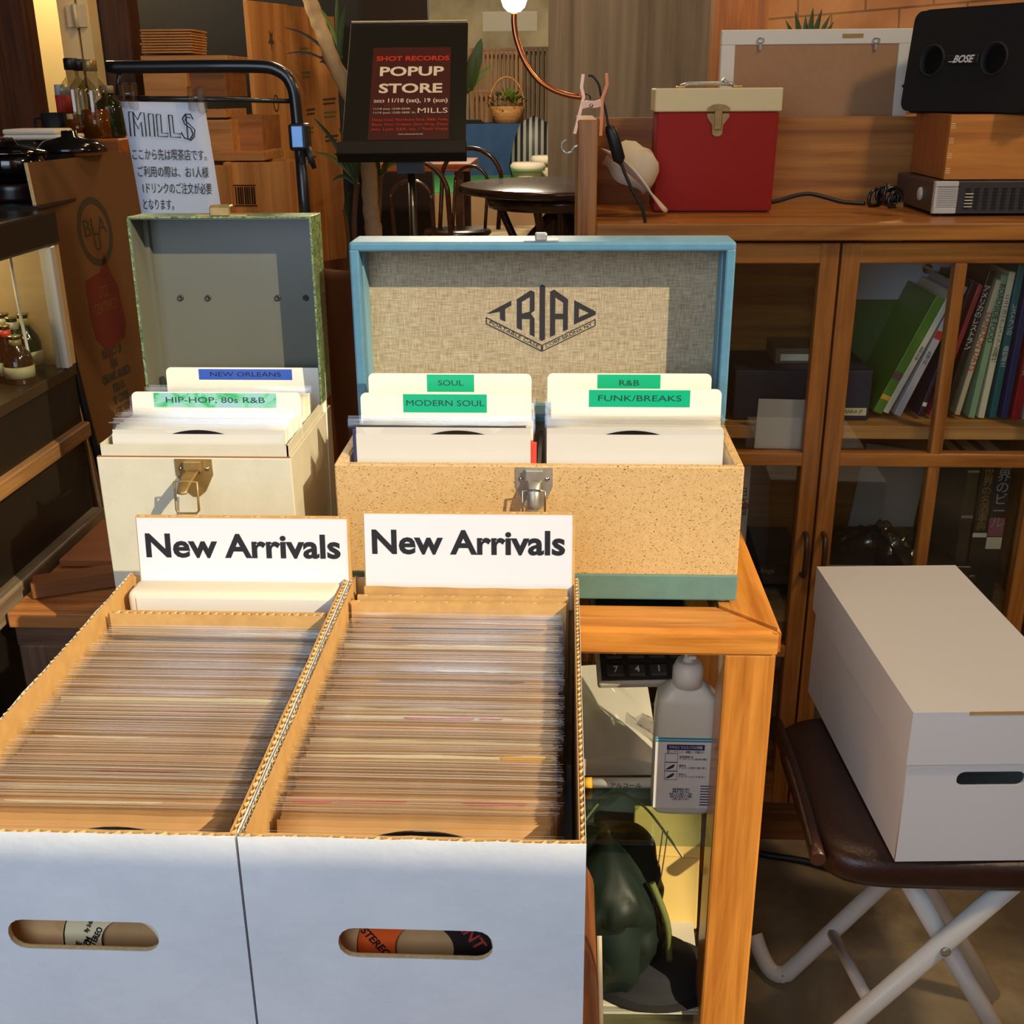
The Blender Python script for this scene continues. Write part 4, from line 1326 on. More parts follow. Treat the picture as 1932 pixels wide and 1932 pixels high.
# upright records and a cork board seen through the shelves
o = shape2('dark_disc_board', [circ(0, 0, 0.082, 48)], 0.004, plain('blue_grey_board', S(70, 80, 84), 0.6))
a = PY(1215, 1610, TY0 + 0.24)
o.location = (a.x - 0.02, a.y, s2 + 0.084)
o.rotation_euler = (R(82), 0, 0)
tag(o, 'round blue-grey board propped behind the green rucksack', 'board')
o = MB().box(-0.035, 0.035, 0, 0.012, 0, s1 - s2 - 0.014, 0.002).build('cork_board', plain('cork', S(176, 118, 60), 0.8, var=0.1, scale=60))
a = PY(1278, 1600, TY0 + 0.29)
o.location = (a.x, a.y, s2 + 0.001)
o.rotation_euler = (R(-4), 0, R(4))
tag(o, 'orange-brown cork board standing behind the yellow envelope', 'board')
M = MB()
M.tube(spline([(0.02, TY0 + 0.09, s2 + 0.20), (0.06, TY0 + 0.12, s2 + 0.235), (0.10, TY0 + 0.13, s2 + 0.215), (0.135, TY0 + 0.125, s2 + 0.17), (0.150, TY0 + 0.115, s2 + 0.152)]), 0.0016, 8)
o = M.build('thin_cable', plain('cream_cord', S(196, 180, 130), 0.6))
tag(o, 'thin cream cord looped over the green rucksack to the yellow envelope', 'cord')

# ------------------------------------------------------------------ wood-grain bench that carries the two record boxes
bz = BZ0 - 0.001
bn = thing('wood_grain_bench', 'wood-grain bench with rounded ends under the two record boxes', 'bench', (-0.19, 0.66, 0))
M = MB()
M.sm = True
M.box(-0.25, 0.222, -0.26, 0.155, bz - 0.30, bz, 0.022, 6)
M.build('cushion_top', WOODGRAINVINYL, bn)
for x in (-0.22, 0.19):
    for y in (-0.22, 0.12):
        MB().box(x - 0.02, x + 0.02, y - 0.02, y + 0.02, 0, bz - 0.29).build('leg', DARKWOODZ, bn)
a = PX(1128, 1800, 0.034)
o = MB().tube([(0.0335, 0.70, bz + 0.005), (0.0350, 0.62, bz - 0.08), (0.036, 0.58, bz - 0.2)], 0.002, 8).build('white_band', LINEN)
tag(o, 'narrow white elastic band hanging down beside the wood-grain bench', 'band')

# ------------------------------------------------------------------ folding stool with the lidded white box
ST = 0.398
st = thing('folding_stool', 'folding stool with dark brown leather seat and white tube legs beside the oak table', 'stool', (0.45, 1.16, 0))
ox, oy = 0.45, 1.16
def L(x, y, z):
    return (x - ox, y - oy, z)
seat = MB()
seat.sm = True
def seatf(u, v):
    a = 2 * math.pi * u
    sq = lambda q: math.copysign(abs(q) ** 0.35, q)
    r = [0.0, 0.80, 0.95, 1.0, 1.0, 0.97, 0.90, 0.0][min(7, int(round(v * 7)))]
    z = [ST - 0.004, ST - 0.003, ST - 0.003, ST - 0.012, ST - 0.030, ST - 0.040, ST - 0.042, ST - 0.042][min(7, int(round(v * 7)))]
    return (0.012 + 0.168 * r * sq(math.cos(a)), 0.03 + 0.158 * r * sq(math.sin(a)), z)
seat.grid(seatf, 48, 7)
seat.build('seat', LEATHER, st)
M = MB()
M.tube([L(0.292 + 0.004 * math.sin(t * 2), 1.04 + 0.29 * t, ST - 0.006 + 0.006 * math.sin(3.1 * t)) for t in [i / 14 for i in range(15)]], 0.009, 10)
M.build('seat_roll', LEATHER, st)
r = 0.0118
MB().tube([L(0.527, 1.052, 0.372), L(0.262, 1.052, 0.022), L(0.250, 1.056, 0.013), L(0.240, 1.075, 0.012)], r, 14).build('leg', WHITEMETAL, st)
sh = spline([L(0.585, 1.268, 0.362), L(0.48, 1.268, 0.222), L(0.345, 1.266, 0.040), L(0.325, 1.267, 0.016), L(0.309, 1.278, 0.0125), L(0.298, 1.300, 0.022), L(0.290, 1.318, 0.040)], 6)
MB().tube(sh, r, 14).build('leg', WHITEMETAL, st)
MB().tube([L(0.394, 1.077, 0.362), L(0.600, 1.100, 0.012)], r, 14).build('leg', WHITEMETAL, st)
MB().tube([L(0.394, 1.243, 0.362), L(0.610, 1.243, 0.012)], r, 14).build('leg', WHITEMETAL, st)
MB().tube([L(0.385, 1.268, 0.094), L(0.376, 1.055, 0.174)], 0.0075, 12).build('stretcher', WHITEMETAL, st)
MB().tube([L(0.38, 1.06, 0.358), L(0.38, 1.26, 0.358)], 0.007, 10).tube([L(0.55, 1.06, 0.358), L(0.55, 1.26, 0.358)], 0.007, 10).build('seat_rail', WHITEMETAL, st)
MB().lathe([(0.006, 0), (0.006, 0.002), (0.003, 0.0035)], 12, M=Matrix.Rotation(R(90), 3, 'X')).build('pivot_bolt', STEEL, st).location = L(0.4485, 1.040, 0.268)

wb = thing('lidded_box', 'white lidded cardboard record box lying on the folding stool', 'box', (0.374, 1.032, ST), rz=R(3.0))
BW, BL, BH = 0.182, 0.374, 0.142
M = MB()
hz0, hz1 = 0.098, 0.116
o = shape2('body', [[(0, 0), (BW, 0), (BW, BH), (0, BH)], rrect(0.054, 0.128, hz0, hz1, 0.0085, 4)], 0.003, CLEANWHITE, wb)
o.rotation_euler = FRONT
o.location = (0, 0.003, 0)
M.box(0, 0.003, 0.003, BL, 0, BH)
M.box(BW - 0.003, BW, 0.003, BL, 0, BH)
M.box(0.003, BW - 0.003, BL - 0.003, BL, 0, BH)
M.box(0.003, BW - 0.003, 0.003, BL, 0, 0.003)
M.build('side_walls', CLEANWHITE, wb)
lz = 0.128
M = MB()
M.box(-0.004, BW + 0.004, -0.004, BL + 0.004, 0.189, 0.192)
M.box(-0.004, -0.0015, -0.004, BL + 0.004, lz, 0.189)
M.box(BW + 0.0015, BW + 0.004, -0.004, BL + 0.004, lz, 0.189)
M.box(-0.0015, BW + 0.0015, -0.004, -0.0015, lz, 0.189)
M.box(-0.0015, BW + 0.0015, BL + 0.0015, BL + 0.004, lz, 0.189)
ld = M.build('lid', CLEANWHITE, wb)
MB().box(0.055, 0.150, -0.0045, -0.0038, 0.1885, 0.1925).build('lid_slot', KRAFT, ld)

# cable on the floor
pts = [PZ(u, v, 0.006) for u, v in ((1405, 1600), (1440, 1612), (1520, 1625), (1600, 1648), (1680, 1662), (1760, 1664), (1830, 1652), (1900, 1640), (1990, 1650))]
o = MB().tube(spline(pts), 0.0055, 8).build('floor_cable', BLACKPLASTIC)
tag(o, 'black cable curving across the floor behind the folding stool', 'cable')

# ------------------------------------------------------------------ glazed wooden cabinet
KX0, KX1, KY, KYB, KZ = 0.018, 0.748, 1.576, 1.846, 1.030
kb = thing('glazed_cabinet', 'low wooden cabinet with glazed doors behind the tables', 'cabinet', ((KX0 + KX1) / 2, KY, 0))
kx = (KX0 + KX1) / 2
def K(*a):
    return (a[0] - kx, a[1] - kx, a[2] - KY, a[3] - KY, a[4], a[5])
MB().box(*K(KX0 + 0.027, KX1 + 0.012, KY - 0.016, KYB, KZ - 0.023, KZ), 0.002, 2).build('top_board', CAB, kb)
MB().box(*K(KX0, KX0 + 0.027, KY - 0.017, KYB, 0, 1.164), 0.0015, 1).build('side_panel', CABZ, kb)
MB().box(*K(KX1 - 0.02, KX1, KY, KYB, 0.06, KZ - 0.023)).build('side_panel', CABZ, kb)
MB().box(*K(KX0 + 0.027, KX1, KYB, KYB + 0.018, 0, 1.160)).build('back_panel', wood('back_board', S(176, 118, 52), S(142, 86, 30), 'x', 0.8, 0.5), kb)
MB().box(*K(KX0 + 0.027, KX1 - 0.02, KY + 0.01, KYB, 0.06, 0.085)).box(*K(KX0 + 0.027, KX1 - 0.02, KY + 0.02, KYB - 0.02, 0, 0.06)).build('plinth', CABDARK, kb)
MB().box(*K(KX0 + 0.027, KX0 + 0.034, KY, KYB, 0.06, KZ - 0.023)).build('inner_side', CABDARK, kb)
SHZ = 0.732
SH2 = PY(1600, 1076, 1.625).z - 0.0085 - 0.0535
MB().box(*K(KX0 + 0.034, KX1 - 0.02, 1.606, KYB - 0.002, SHZ - 0.020, SHZ), 0.001).build('shelf', SHELFW, kb)
MB().box(*K(KX0 + 0.034, KX1 - 0.02, 1.606, KYB - 0.002, SH2 - 0.020, SH2), 0.001).build('shelf', SHELFW, kb)
def door(x0, x1, nm):
    z0, z1 = 0.088, 1.002
    y0, y1 = KY, KY + 0.022
    sw, mw = 0.026, 0.0175
    mx = (x0 + x1) / 2
    M = MB()
    M.box(*K(x0, x0 + sw, y0, y1, z0, z1), 0.0018, 2)
    M.box(*K(x1 - sw, x1, y0, y1, z0, z1), 0.0018, 2)
    M.box(*K(mx - mw / 2, mx + mw / 2, y0 + 0.002, y1, z0 + 0.05, z1 - 0.026), 0.003, 2)
    dm = M.build('door', CABZ, kb)
    for a, b in ((z1 - 0.028, z1), (0.678, 0.699), (0.36, 0.381), (z0, z0 + 0.06)):
        MB().box(*K(x0 + sw - 0.001, x1 - sw + 0.001, y0 + 0.0008, y1 - 0.001, a, b), 0.002, 2).build('door_rail', CAB, dm)
    MB().box(*K(x0 + sw - 0.003, x1 - sw + 0.003, y1 - 0.008, y1 - 0.005, z0 + 0.05, z1 - 0.02)).build('glass_pane', PANE, dm)
    return dm
dl = door(0.0525, 0.3815, 'l')
dr = door(0.3845, 0.7145, 'r')
for dm, x in ((dl, 0.3815 - 0.012), (dr, 0.3845 + 0.012)):
    z = PY(1530, 1045, KY).z
    pts = [(x - kx, 0.002, z + 0.034), (x - kx, -0.012, z + 0.031), (x - kx, -0.019, z + 0.02), (x - kx, -0.021, z), (x - kx, -0.019, z - 0.02), (x - kx, -0.012, z - 0.031), (x - kx, 0.002, z - 0.034)]
    MB().tube(spline(pts, 4), 0.0042, 10).build('door_handle', DARKWOODZ, dm)

# ---- books in the upper part: one row leaning on the shelf
def book(bu, bv, tu, tv, th, y, depth, col, label, title=None, tcol=WHITEINK, tsize=0.011, tpos=0.62, vertical=False, accents=(), h=None, cream=True, group=None, twidth=None, zoff=0.0, name='book'):
    """spine middle runs from pixel (bu,bv) up to (tu,tv) on the plane y"""
    a, b = PY(bu, bv, y), PY(tu, tv, y)
    ang = math.atan2(b.x - a.x, b.z - a.z)
    hh = h or (b - a).length
    z = a.z + zoff
    t = thing(name, label, 'book', (a.x, y, z), rot=(0, ang, 0), group=group)
    MB().box(-th / 2, th / 2, 0, depth, 0, hh, 0.0012, 2).build('cover', col, t)
    MB().box(-th / 2 + 0.0015, th / 2 - 0.0015, 0.004, depth + 0.0004, -0.0003, hh + 0.0003).build('pages', CREAMPAPER, t)
    if title:
        if vertical:
            text('\n'.join(title), tsize, tcol, t, (0, -0.0003, hh * tpos), FRONT, name='spine_title', line=0.92)
        else:
            tt = text(title, tsize, tcol, t, (0, -0.0003, hh * tpos), (0, 0, 0), name='spine_title', width=twidth)
            tt.rotation_euler = (Matrix.Rotation(R(90), 3, 'X') @ Matrix.Rotation(R(-90), 3, 'Z')).to_euler()
    for z0, z1, m in accents:
        MB().box(-th / 2 + 0.0002, th / 2 - 0.0002, -0.0003, 0.001, hh * z0, hh * z1).build('spine_band', m, t)
    return t
def bc(r, g_, b_, n):
    return plain('cover_' + n, S(r, g_, b_), 0.35)
YB = 1.645
book(1655, 779, 1775, 562, 0.014, YB, 0.16, bc(92, 140, 52, 'green'), 'green illustrated book at the leaning end of the upper row', accents=((0.3, 0.36, bc(120, 80, 90, 'mauve')), (0.12, 0.16, YELLOWPAPER)))
book(1671, 779, 1799, 551, 0.009, YB, 0.17, bc(224, 218, 196, 'cream'), 'slim cream book leaning on the green illustrated book', '世界の味', INK, 0.006, 0.5, True)
book(1693, 784, 1820, 540, 0.011, YB, 0.17, bc(196, 192, 200, 'greyw'), 'pale grey book with a red emblem, leaning second from the green one', '料理入門', GREYINK, 0.006, 0.45, True, accents=((0.60, 0.66, REDPAPER),))
book(1735, 786, 1838, 532, 0.0065, YB, 0.165, bc(44, 36, 62, 'plum'), 'dark plum book with a white label at its foot in the leaning row', '酒の本', WHITEINK, 0.008, 0.5, True, accents=((0.08, 0.11, WHITEINK),))
book(1757, 785, 1851, 538, 0.007, YB, 0.165, bc(176, 58, 74, 'pink'), 'pink-red book just behind the cabinet door bar', None)
book(1782, 785, 1873, 510, 0.0085, YB, 0.175, bc(38, 34, 36, 'black'), 'black book with white Japanese title beside the door bar', 'アメリカのレストラン', WHITEINK, 0.0105, 0.68, True)
book(1806, 783, 1886, 528, 0.008, YB, 0.17, bc(212, 196, 160, 'tan'), 'tan book titled LONDON DAYS in red on its spine', 'LONDON DAYS', REDINK, 0.013, 0.55, twidth=0.088)
book(1833, 789, 1896, 519, 0.0095, YB, 0.175, bc(140, 176, 138, 'mint'), 'mint green book titled ROADSIDE FOOD on its spine', 'ROADSIDE FOOD', INK, 0.012, 0.74, twidth=0.085)
book(1851, 789, 1911, 513, 0.0095, YB, 0.175, bc(226, 218, 186, 'ivory'), 'ivory book with black Japanese title beside the mint green one', 'ニューヨークレストラン百時代', INK, 0.0078, 0.62, True)
book(1873, 789, 1929, 500, 0.010, YB, 0.18, bc(28, 112, 116, 'teal'), 'teal book with white Japanese title beside the ivory one', 'レストランの　　森枝卓士', WHITEINK, 0.0085, 0.55, True)
book(1895, 790, 1947, 515, 0.010, YB, 0.17, bc(40, 58, 110, 'navyb'), 'navy book between the teal and the red one', None)
book(1916, 792, 1953, 610, 0.0125, YB, 0.16, bc(176, 34, 44, 'red'), 'short red book in the upright end of the upper row', '食の旅', WHITEINK, 0.009, 0.55, True)
book(1937, 792, 1970, 560, 0.009, YB, 0.17, bc(226, 220, 206, 'white'), 'white book beyond the short red one', None)
# pale storage box with two finger holes behind the leaning books
a = PY(1700, 560, 1.79)
t = thing('storage_box', 'pale bluish box with two finger holes tilted behind the leaning books', 'box', (a.x, 1.79, a.z + 0.02), rot=(0, R(20), 0))
pb = plain('pale_blue_card', S(190, 196, 210), 0.55)
hl = [circ(-0.02, 0.035, 0.007, 14), circ(0.025, 0.035, 0.008, 14)]
o = shape2('front_panel', [[(-0.085, -0.05), (0.085, -0.05), (0.085, 0.06), (-0.085, 0.06)]] + hl, 0.002, pb, t)
o.rotation_euler = FRONT
MB().box(-0.085, 0.085, 0.0005, 0.05, -0.05, -0.048).box(-0.085, 0.085, 0.048, 0.05, -0.048, 0.06).box(-0.085, -0.083, 0.0005, 0.048, -0.048, 0.06).box(0.083, 0.085, 0.0005, 0.048, -0.048, 0.06).build('side_walls', pb, t)
MB().box(-0.085, 0.085, 0.002, 0.006, 0.034, 0.038).build('kraft_strip', KRAFT, t)
o = MB().box(-0.05, 0.06, 0, 0.004, 0, 0.155, 0.001).build('green_folder', plain('green_folder_card', S(70, 110, 60), 0.5))
a = PY(1652, 782, 1.775)
o.location = (a.x - 0.035, 1.775, SHZ + 0.001)
o.rotation_euler = (R(-4), R(0), 0)
tag(o, 'dark green folder standing behind the leaning books', 'folder')
# navy box file with label, small cream boxes, dark tray in the left half
nb = thing('box_file', 'navy box file with a white label on its spine, on the upper cabinet shelf', 'box file', (PY(1520, 790, 1.635).x, 1.635, SHZ + 0.001))
a, b = PY(1388, 700, 1.635), PY(1648, 705, 1.635)
w2 = (b.x - a.x) / 2
nb.location.x = (a.x + b.x) / 2
nb_m = plain('navy_board', S(36, 46, 66), 0.6)
MB().box(-w2, w2, 0, 0.14, 0, a.z - SHZ, 0.002, 2).build('file_body', nb_m, nb)
lbx = PY(1609, 778, 1.634)
o = MB().box(lbx.x - nb.location.x - 0.020, lbx.x - nb.location.x + 0.020, -0.0008, 0.0004, lbx.z - SHZ - 0.006, lbx.z - SHZ + 0.0055).build('spine_label', CREAMPAPER, nb)
text('MARIA JP', 0.008, GREYINK, o, (lbx.x - nb.location.x, -0.0011, lbx.z - SHZ), FRONT, width=0.028)
a = PY(1500, 655, 1.72)
o = thing('small_drawer_box', 'small grey-brown box with a white front label, on top of the navy box file', 'box', (PY(1496, 690, 1.70).x, 1.68, SHZ + 0.001 + (PY(1388, 700, 1.635).z - SHZ)))
hh = PY(1496, 657, 1.68).z - o.location.z
MB().box(-0.032, 0.032, 0.0, 0.08, 0, hh, 0.001).build('box_body', plain('taupe_card', S(120, 100, 78), 0.7), o)
MB().box(-0.024, 0.028, -0.001, 0.0, hh * 0.2, hh * 0.62).build('front_label', PAPER, o)
# white card standing in for a reflection in the left pane
o = MB().box(-0.036, 0.038, 0, 0.0015, 0, 0.076, 0.0004).build('reflection_card', plain('reflection_white', S(190, 184, 178), 0.6))
o.location = (PY(1468, 850, 1.596).x, 1.5945, 0.6995)
o.rotation_euler = (0, R(1), 0)
tag(o, 'plain white card standing in for a reflection in the narrow pane', 'card')

# ---- lower part: tall dark books, flat picture books, a pale one at the near end
Y2 = 1.645
def lowbook(u, vt, th, col, label, **k):
    a = PY(u, vt, Y2)
    t = thing('book', label, 'book', (a.x, Y2, SH2 + 0.001))
    hh = a.z - SH2 + 0.001
    MB().box(-th / 2, th / 2, 0, 0.16, 0, hh, 0.0012, 2).build('cover', col, t)
    MB().box(-th / 2 + 0.0015, th / 2 - 0.0015, 0.004, 0.1604, -0.0003, hh + 0.0003).build('pages', CREAMPAPER, t)
    for body_, size, tc, v0, vertical in k.get('titles', ()):
        zz = PY(u, v0, Y2).z - SH2 + 0.001
        if vertical:
            text('\n'.join(body_), size, tc, t, (0, -0.0003, zz), FRONT, name='spine_title', line=0.92, vert='TOP')
        else:
            text(body_, size, tc, t, (0, -0.0003, zz), FRONT, name='spine_title')
    for v0, v1, m in k.get('bands', ()):
        z0, z1 = PY(u, v1, Y2).z - SH2 + 0.001, PY(u, v0, Y2).z - SH2 + 0.001
        MB().box(-th / 2 + 0.0003, th / 2 - 0.0003, -0.0003, 0.001, z0, z1).build('spine_band', m, t)
    return t
dk = bc(34, 30, 28, 'darkl')
lowbook(1838, 885, 0.018, bc(52, 44, 34, 'brownd'), 'dark brown book with silver bands in the lower compartment', bands=((890, 894, STEEL), (975, 980, STEEL)))
lowbook(1868, 882, 0.022, dk, 'black book with gold Japanese title in the lower compartment', titles=(('世界の名酒事典', 0.016, GOLDINK, 886, True),), bands=((1008, 1016, CREAMPAPER),))
lowbook(1899, 872, 0.024, bc(40, 36, 36, 'black2'), 'black book with large grey Japanese title and a pink label in the lower compartment', titles=(('世界のビール', 0.021, plain('silver_print', S(170, 168, 160), 0.4), 866, True),), bands=((980, 1014, bc(170, 90, 100, 'pinklab')), (1016, 1038, CREAMPAPER)))
lowbook(1406, 868, 0.020, bc(222, 214, 200, 'offw'), 'off-white book with bold black title and a red band in the lower compartment', titles=(('日本酒', 0.017, INK, 922, True),), bands=((952, 962, REDPAPER),))
def flatbook(u0, u1, v0, y, label, title, tc, tsz, n, col, z=None):
    a, b = PY(u0, v0, y), PY(u1, v0, y)
    t = thing('picture_book', label, 'book', ((a.x + b.x) / 2, y, z))
    w2 = (b.x - a.x) / 2
    MB().box(-w2, w2, 0, 0.17, 0, 0.017, 0.001).build('cover', col, t)
    MB().box(-w2 + 0.002, w2 + 0.0005, 0.003, 0.168, 0.002, 0.015).build('pages', PAPER, t)
    if title:
        text(title, tsz, tc, t, (-w2 + 0.008, -0.0004, 0.0085), FRONT, name='spine_title', align='LEFT', bold=0.0003)
    return t
zf = PY(1600, 1076, 1.625).z - 0.0085
flatbook(1548, 1832, 1077, 1.625, 'black picture book titled AMERICA ADORNED lying flat on top of the lower pile', 'RICA ADORNED', plain('title_cream', S(224, 214, 186), 0.4), 0.0145, 1, dk, zf)
flatbook(1560, 1840, 1090, 1.630, 'black picture book lying flat, second from the top of the lower pile', '', INK, 0.01, 1, bc(44, 38, 34, 'dk3'), zf - 0.0175)
flatbook(1552, 1836, 1100, 1.628, 'dark picture book lying flat, third from the top of the lower pile', '', INK, 0.01, 1, bc(60, 52, 46, 'dk4'), zf - 0.035)
flatbook(1548, 1836, 1100, 1.628, 'dark picture book lying flat, lowest of the lower pile', '', INK, 0.01, 1, bc(50, 42, 40, 'dk5'), zf - 0.0525)
zf2 = PY(1470, 1076, 1.63).z - 0.0085
flatbook(1424, 1520, 1077, 1.628, 'black picture book titled Ange in grey, lying behind the narrow pane', 'Ange', plain('title_grey', S(130, 122, 108), 0.4), 0.011, 1, dk, zf2)
flatbook(1426, 1518, 1077, 1.630, 'dark picture book lying under the one titled Ange', '', INK, 0.01, 1, bc(58, 48, 42, 'dk6'), zf2 - 0.0175)
flatbook(1425, 1519, 1077, 1.629, 'dark picture book at the bottom of the short pile topped by the one titled Ange', '', INK, 0.01, 1, bc(46, 42, 44, 'dk7'), zf2 - 0.035)
# crumpled clear wrap and a slanting dark rod above the flat books
M = MB()
M.sm = True
M.grid(lambda u, v: (0.13 * u, 0.08 * v + 0.01 * math.sin(13 * u), 0.030 * math.sin(math.pi * u) * math.sin(math.pi * v) + 0.010 * math.sin(19 * u + 7 * v) * math.sin(23 * v + 3 * u) + 0.012), 26, 18)
o = M.build('plastic_wrap', film('dull_wrap', (0.85, 0.82, 0.78, 1), 0.15, 1.5, 0.12, 1.0))
a = PY(1585, 1040, 1.65)
o.location = (a.x, 1.645, zf + 0.018)
tag(o, 'crumpled clear wrap lying on the AMERICA ADORNED picture book', 'wrapper')
a, b = PY(1590, 1000, 1.78), PY(1682, 880, 1.80)
o = MB().box(-0.055, 0.055, 0, 0.004, 0, 0.20, 0.001).build('grey_board', plain('grey_board_card', S(150, 138, 126), 0.7))
o.location = (PY(1650, 1000, 1.80).x, 1.79, SH2 + 0.010)
o.rotation_euler = (R(-6), R(8), 0)
tag(o, 'grey board leaning at the back of the lower compartment', 'board')

# ------------------------------------------------------------------ on the cabinet
# red record case with a cream lid
a, b = PZ(1232, 401, KZ), PZ(1455, 401, KZ)
rc = thing('red_record_case', 'red record case with cream lid and brass latch standing on the cabinet', 'case', ((a.x + b.x) / 2, a.y, KZ + 0.0015), rz=R(-1))
w2 = (b.x - a.x) / 2
ya = a.y
zl, ztp = PY(1340, 213, ya).z - KZ, PY(1340, 168, ya).z - KZ
M = MB()
for v in (0,):
    pts = [(-w2, 0), (w2, 0), (w2 + 0.002, zl), (-w2 + 0.001, zl)]
    M.poly([(x, 0, z) for x, z in pts], (0, 0.105, 0))
    bmesh.ops.bevel(M.b, geom=M.b.edges[:], offset=0.002, segments=2, affect='EDGES')
M.build('body', REDCLOTH, rc)
MB().box(-w2 - 0.003, w2 + 0.005, -0.002, 0.107, zl, ztp, 0.002, 2).build('lid', CREAMCLOTH, rc)
pxm = (b.x - a.x) / 223.0
def P2(u, v):
    q = PY(u, v, ya)
    return (q.x - rc.location.x, q.z - KZ)
lx, lz_ = P2(1355, 214)
o = shape2('latch_plate', [[(lx + x * pxm, lz_ + z * pxm) for x, z in ((-21, 8), (-12, 13), (0, 15), (12, 13), (21, 8), (21, 2), (-21, 2))]], 0.0012, BRASS, rc)
o.rotation_euler, o.location = FRONT, (0, -0.002, 0)
o = shape2('latch_plate', [[(lx + x * pxm, lz_ + z * pxm) for x, z in ((-20, -2), (20, -2), (21, -8), (10, -22), (9, -38), (4, -42), (-4, -42), (-9, -38), (-10, -22), (-20, -8))]], 0.0012, BRASS, rc)
o.rotation_euler, o.location = FRONT, (0, -0.0003, 0)
MB().box(lx - 7 * pxm, lx + 7 * pxm, -0.006, -0.0005, lz_ - 30 * pxm, lz_ + 4 * pxm, 0.0008, 1).box(lx - 4 * pxm, lx - 1 * pxm, -0.0066, -0.005, lz_ - 26 * pxm, lz_ - 6 * pxm).build('latch_bar', BRASS, rc)
hx0, hx1 = P2(1290, 160)[0], P2(1400, 160)[0]
hz_ = ztp
M = MB()
M.tube([(hx0, 0.05, hz_ + 0.002), (hx0 + 0.012, 0.05, hz_ + 0.006), (hx1 - 0.012, 0.05, hz_ + 0.006), (hx1, 0.05, hz_ + 0.002)], 0.0032, 8)
M.tube([(hx1 - 0.012, 0.05, hz_ + 0.004), (hx1 - 0.022, 0.048, hz_ + 0.012)], 0.0026, 8)
M.build('handle', STEEL, rc)
M = MB()
for x in (hx0, hx1):
    M.box(x - 0.007, x + 0.007, 0.044, 0.056, hz_ - 0.001, hz_ + 0.003, 0.001)
M.build('handle_plate', BRASS, rc)

# framed board seen from behind
y = 1.885
tl, tr, bl = PY(1365, 55, y), PY(1722, 52, y), PY(1358, 222, y)
fr = thing('framed_picture', 'white framed picture turned backwards behind the cabinet, showing its brown backing', 'frame', (tl.x, y, 0.98), rot=(R(-3), 0, 0))
fw_, fh, sw = tr.x - tl.x + 0.008, tl.z - 0.98, 0.022
M = MB()
M.box(0, fw_, 0, 0.014, fh - sw, fh, 0.001)
M.box(0, fw_, 0, 0.014, 0, sw, 0.001)
M.box(0, sw, 0, 0.014, sw, fh - sw, 0.001)
M.box(fw_ - sw, fw_, 0, 0.014, sw, fh - sw, 0.001)
M.build('frame_bars', plain('off_white_frame', S(214, 208, 194), 0.5), fr)
MB().box(sw - 0.001, fw_ - sw + 0.001, 0.002, 0.008, sw - 0.001, fh - sw + 0.001).build('backing_board', plain('brown_hardboard', S(160, 120, 84), 0.75, var=0.05, scale=90), fr)
for u in (1438, 1658):
    q = PY(u, 75, y)
    M = MB().tube([(q.x - tl.x + 0.005 * math.cos(R(i * 30)), -0.002, q.z - 0.98 + 0.004 * math.sin(R(i * 30))) for i in range(12)], 0.0011, 6, closed=True)
    M.box(q.x - tl.x - 0.002, q.x - tl.x + 0.002, -0.002, 0.0, q.z - 0.98 - 0.014, q.z - 0.98 - 0.003)
    M.build('hanging_eye', STEEL, fr)
q = PY(1614, 66, y)
MB().box(q.x - tl.x - 0.016, q.x - tl.x + 0.016, -0.001, 0.0005, q.z - 0.983, q.z - 0.977).box(q.x - tl.x - 0.012, q.x - tl.x - 0.003, -0.0014, -0.0005, q.z - 0.982, q.z - 0.978).build('sawtooth_hanger', BRASS, fr)

# amplifier
a = PZ(1757, 408, KZ)
am = thing('amplifier', 'silver and black amplifier with slotted front on the cabinet below the wooden box', 'amplifier', (a.x, a.y, KZ + 0.004))
ah = PY(1762, 342, a.y).z - KZ - 0.004
MB().box(0, 0.21, 0.003, 0.19, 0, ah, 0.003, 2).build('casing', plain('bronze_grey_casing', S(78, 68, 58), 0.4, 0.3), am)
bw_ = PY(1803, 380, a.y).x - a.x
M = MB()
n_ = 11
M.box(-0.001, bw_, -0.002, 0.003, 0, ah)
for i in range(n_):
    z0 = ah * (0.2 + 0.62 * i / n_)
    M.box(0.003, bw_, -0.005, -0.002, z0, z0 + ah * 0.036)
M.box(-0.001, bw_, -0.006, -0.002, ah * 0.84, ah, 0.001)
M.box(-0.001, bw_, -0.006, -0.002, 0, ah * 0.18, 0.001)
M.box(-0.001, 0.003, -0.006, -0.002, ah * 0.18, ah * 0.84)
M.build('silver_grille', SILVER, am)
MB().box(bw_, 0.205, -0.002, 0.003, 0, ah * 0.97).build('front_panel', DARKGREY, am)
M = MB()
for i in range(9):
    for j in range(7):
        M.box(bw_ + 0.012 + 0.0125 * i, bw_ + 0.018 + 0.0125 * i, -0.0035, -0.002, ah * (0.14 + 0.1 * j), ah * (0.19 + 0.1 * j))
M.build('slot_bar', BLACKPLASTIC, am)
M = MB()
for j in range(5):
    M.box(bw_ + 0.011, bw_ + 0.022, -0.004, -0.0022, ah * (0.2 + 0.1 * j), ah * (0.225 + 0.1 * j))
M.build('level_mark', CREAMPAPER, am)
MB().lathe([(0.010, 0), (0.009, 0.003), (0.004, 0.0045), (0, 0.0045)], 16, M=Matrix.Rotation(R(-90), 3, 'Y')).build('side_screw', SILVER, am).location = (0, 0.060, ah * 0.5)
for x, y_ in ((0.02, 0.02), (0.19, 0.02), (0.02, 0.17), (0.19, 0.17)):
    MB().lathe([(0.008, -0.004), (0.009, 0)], 12, (x, y_, 0)).build('foot', CHROME, am)
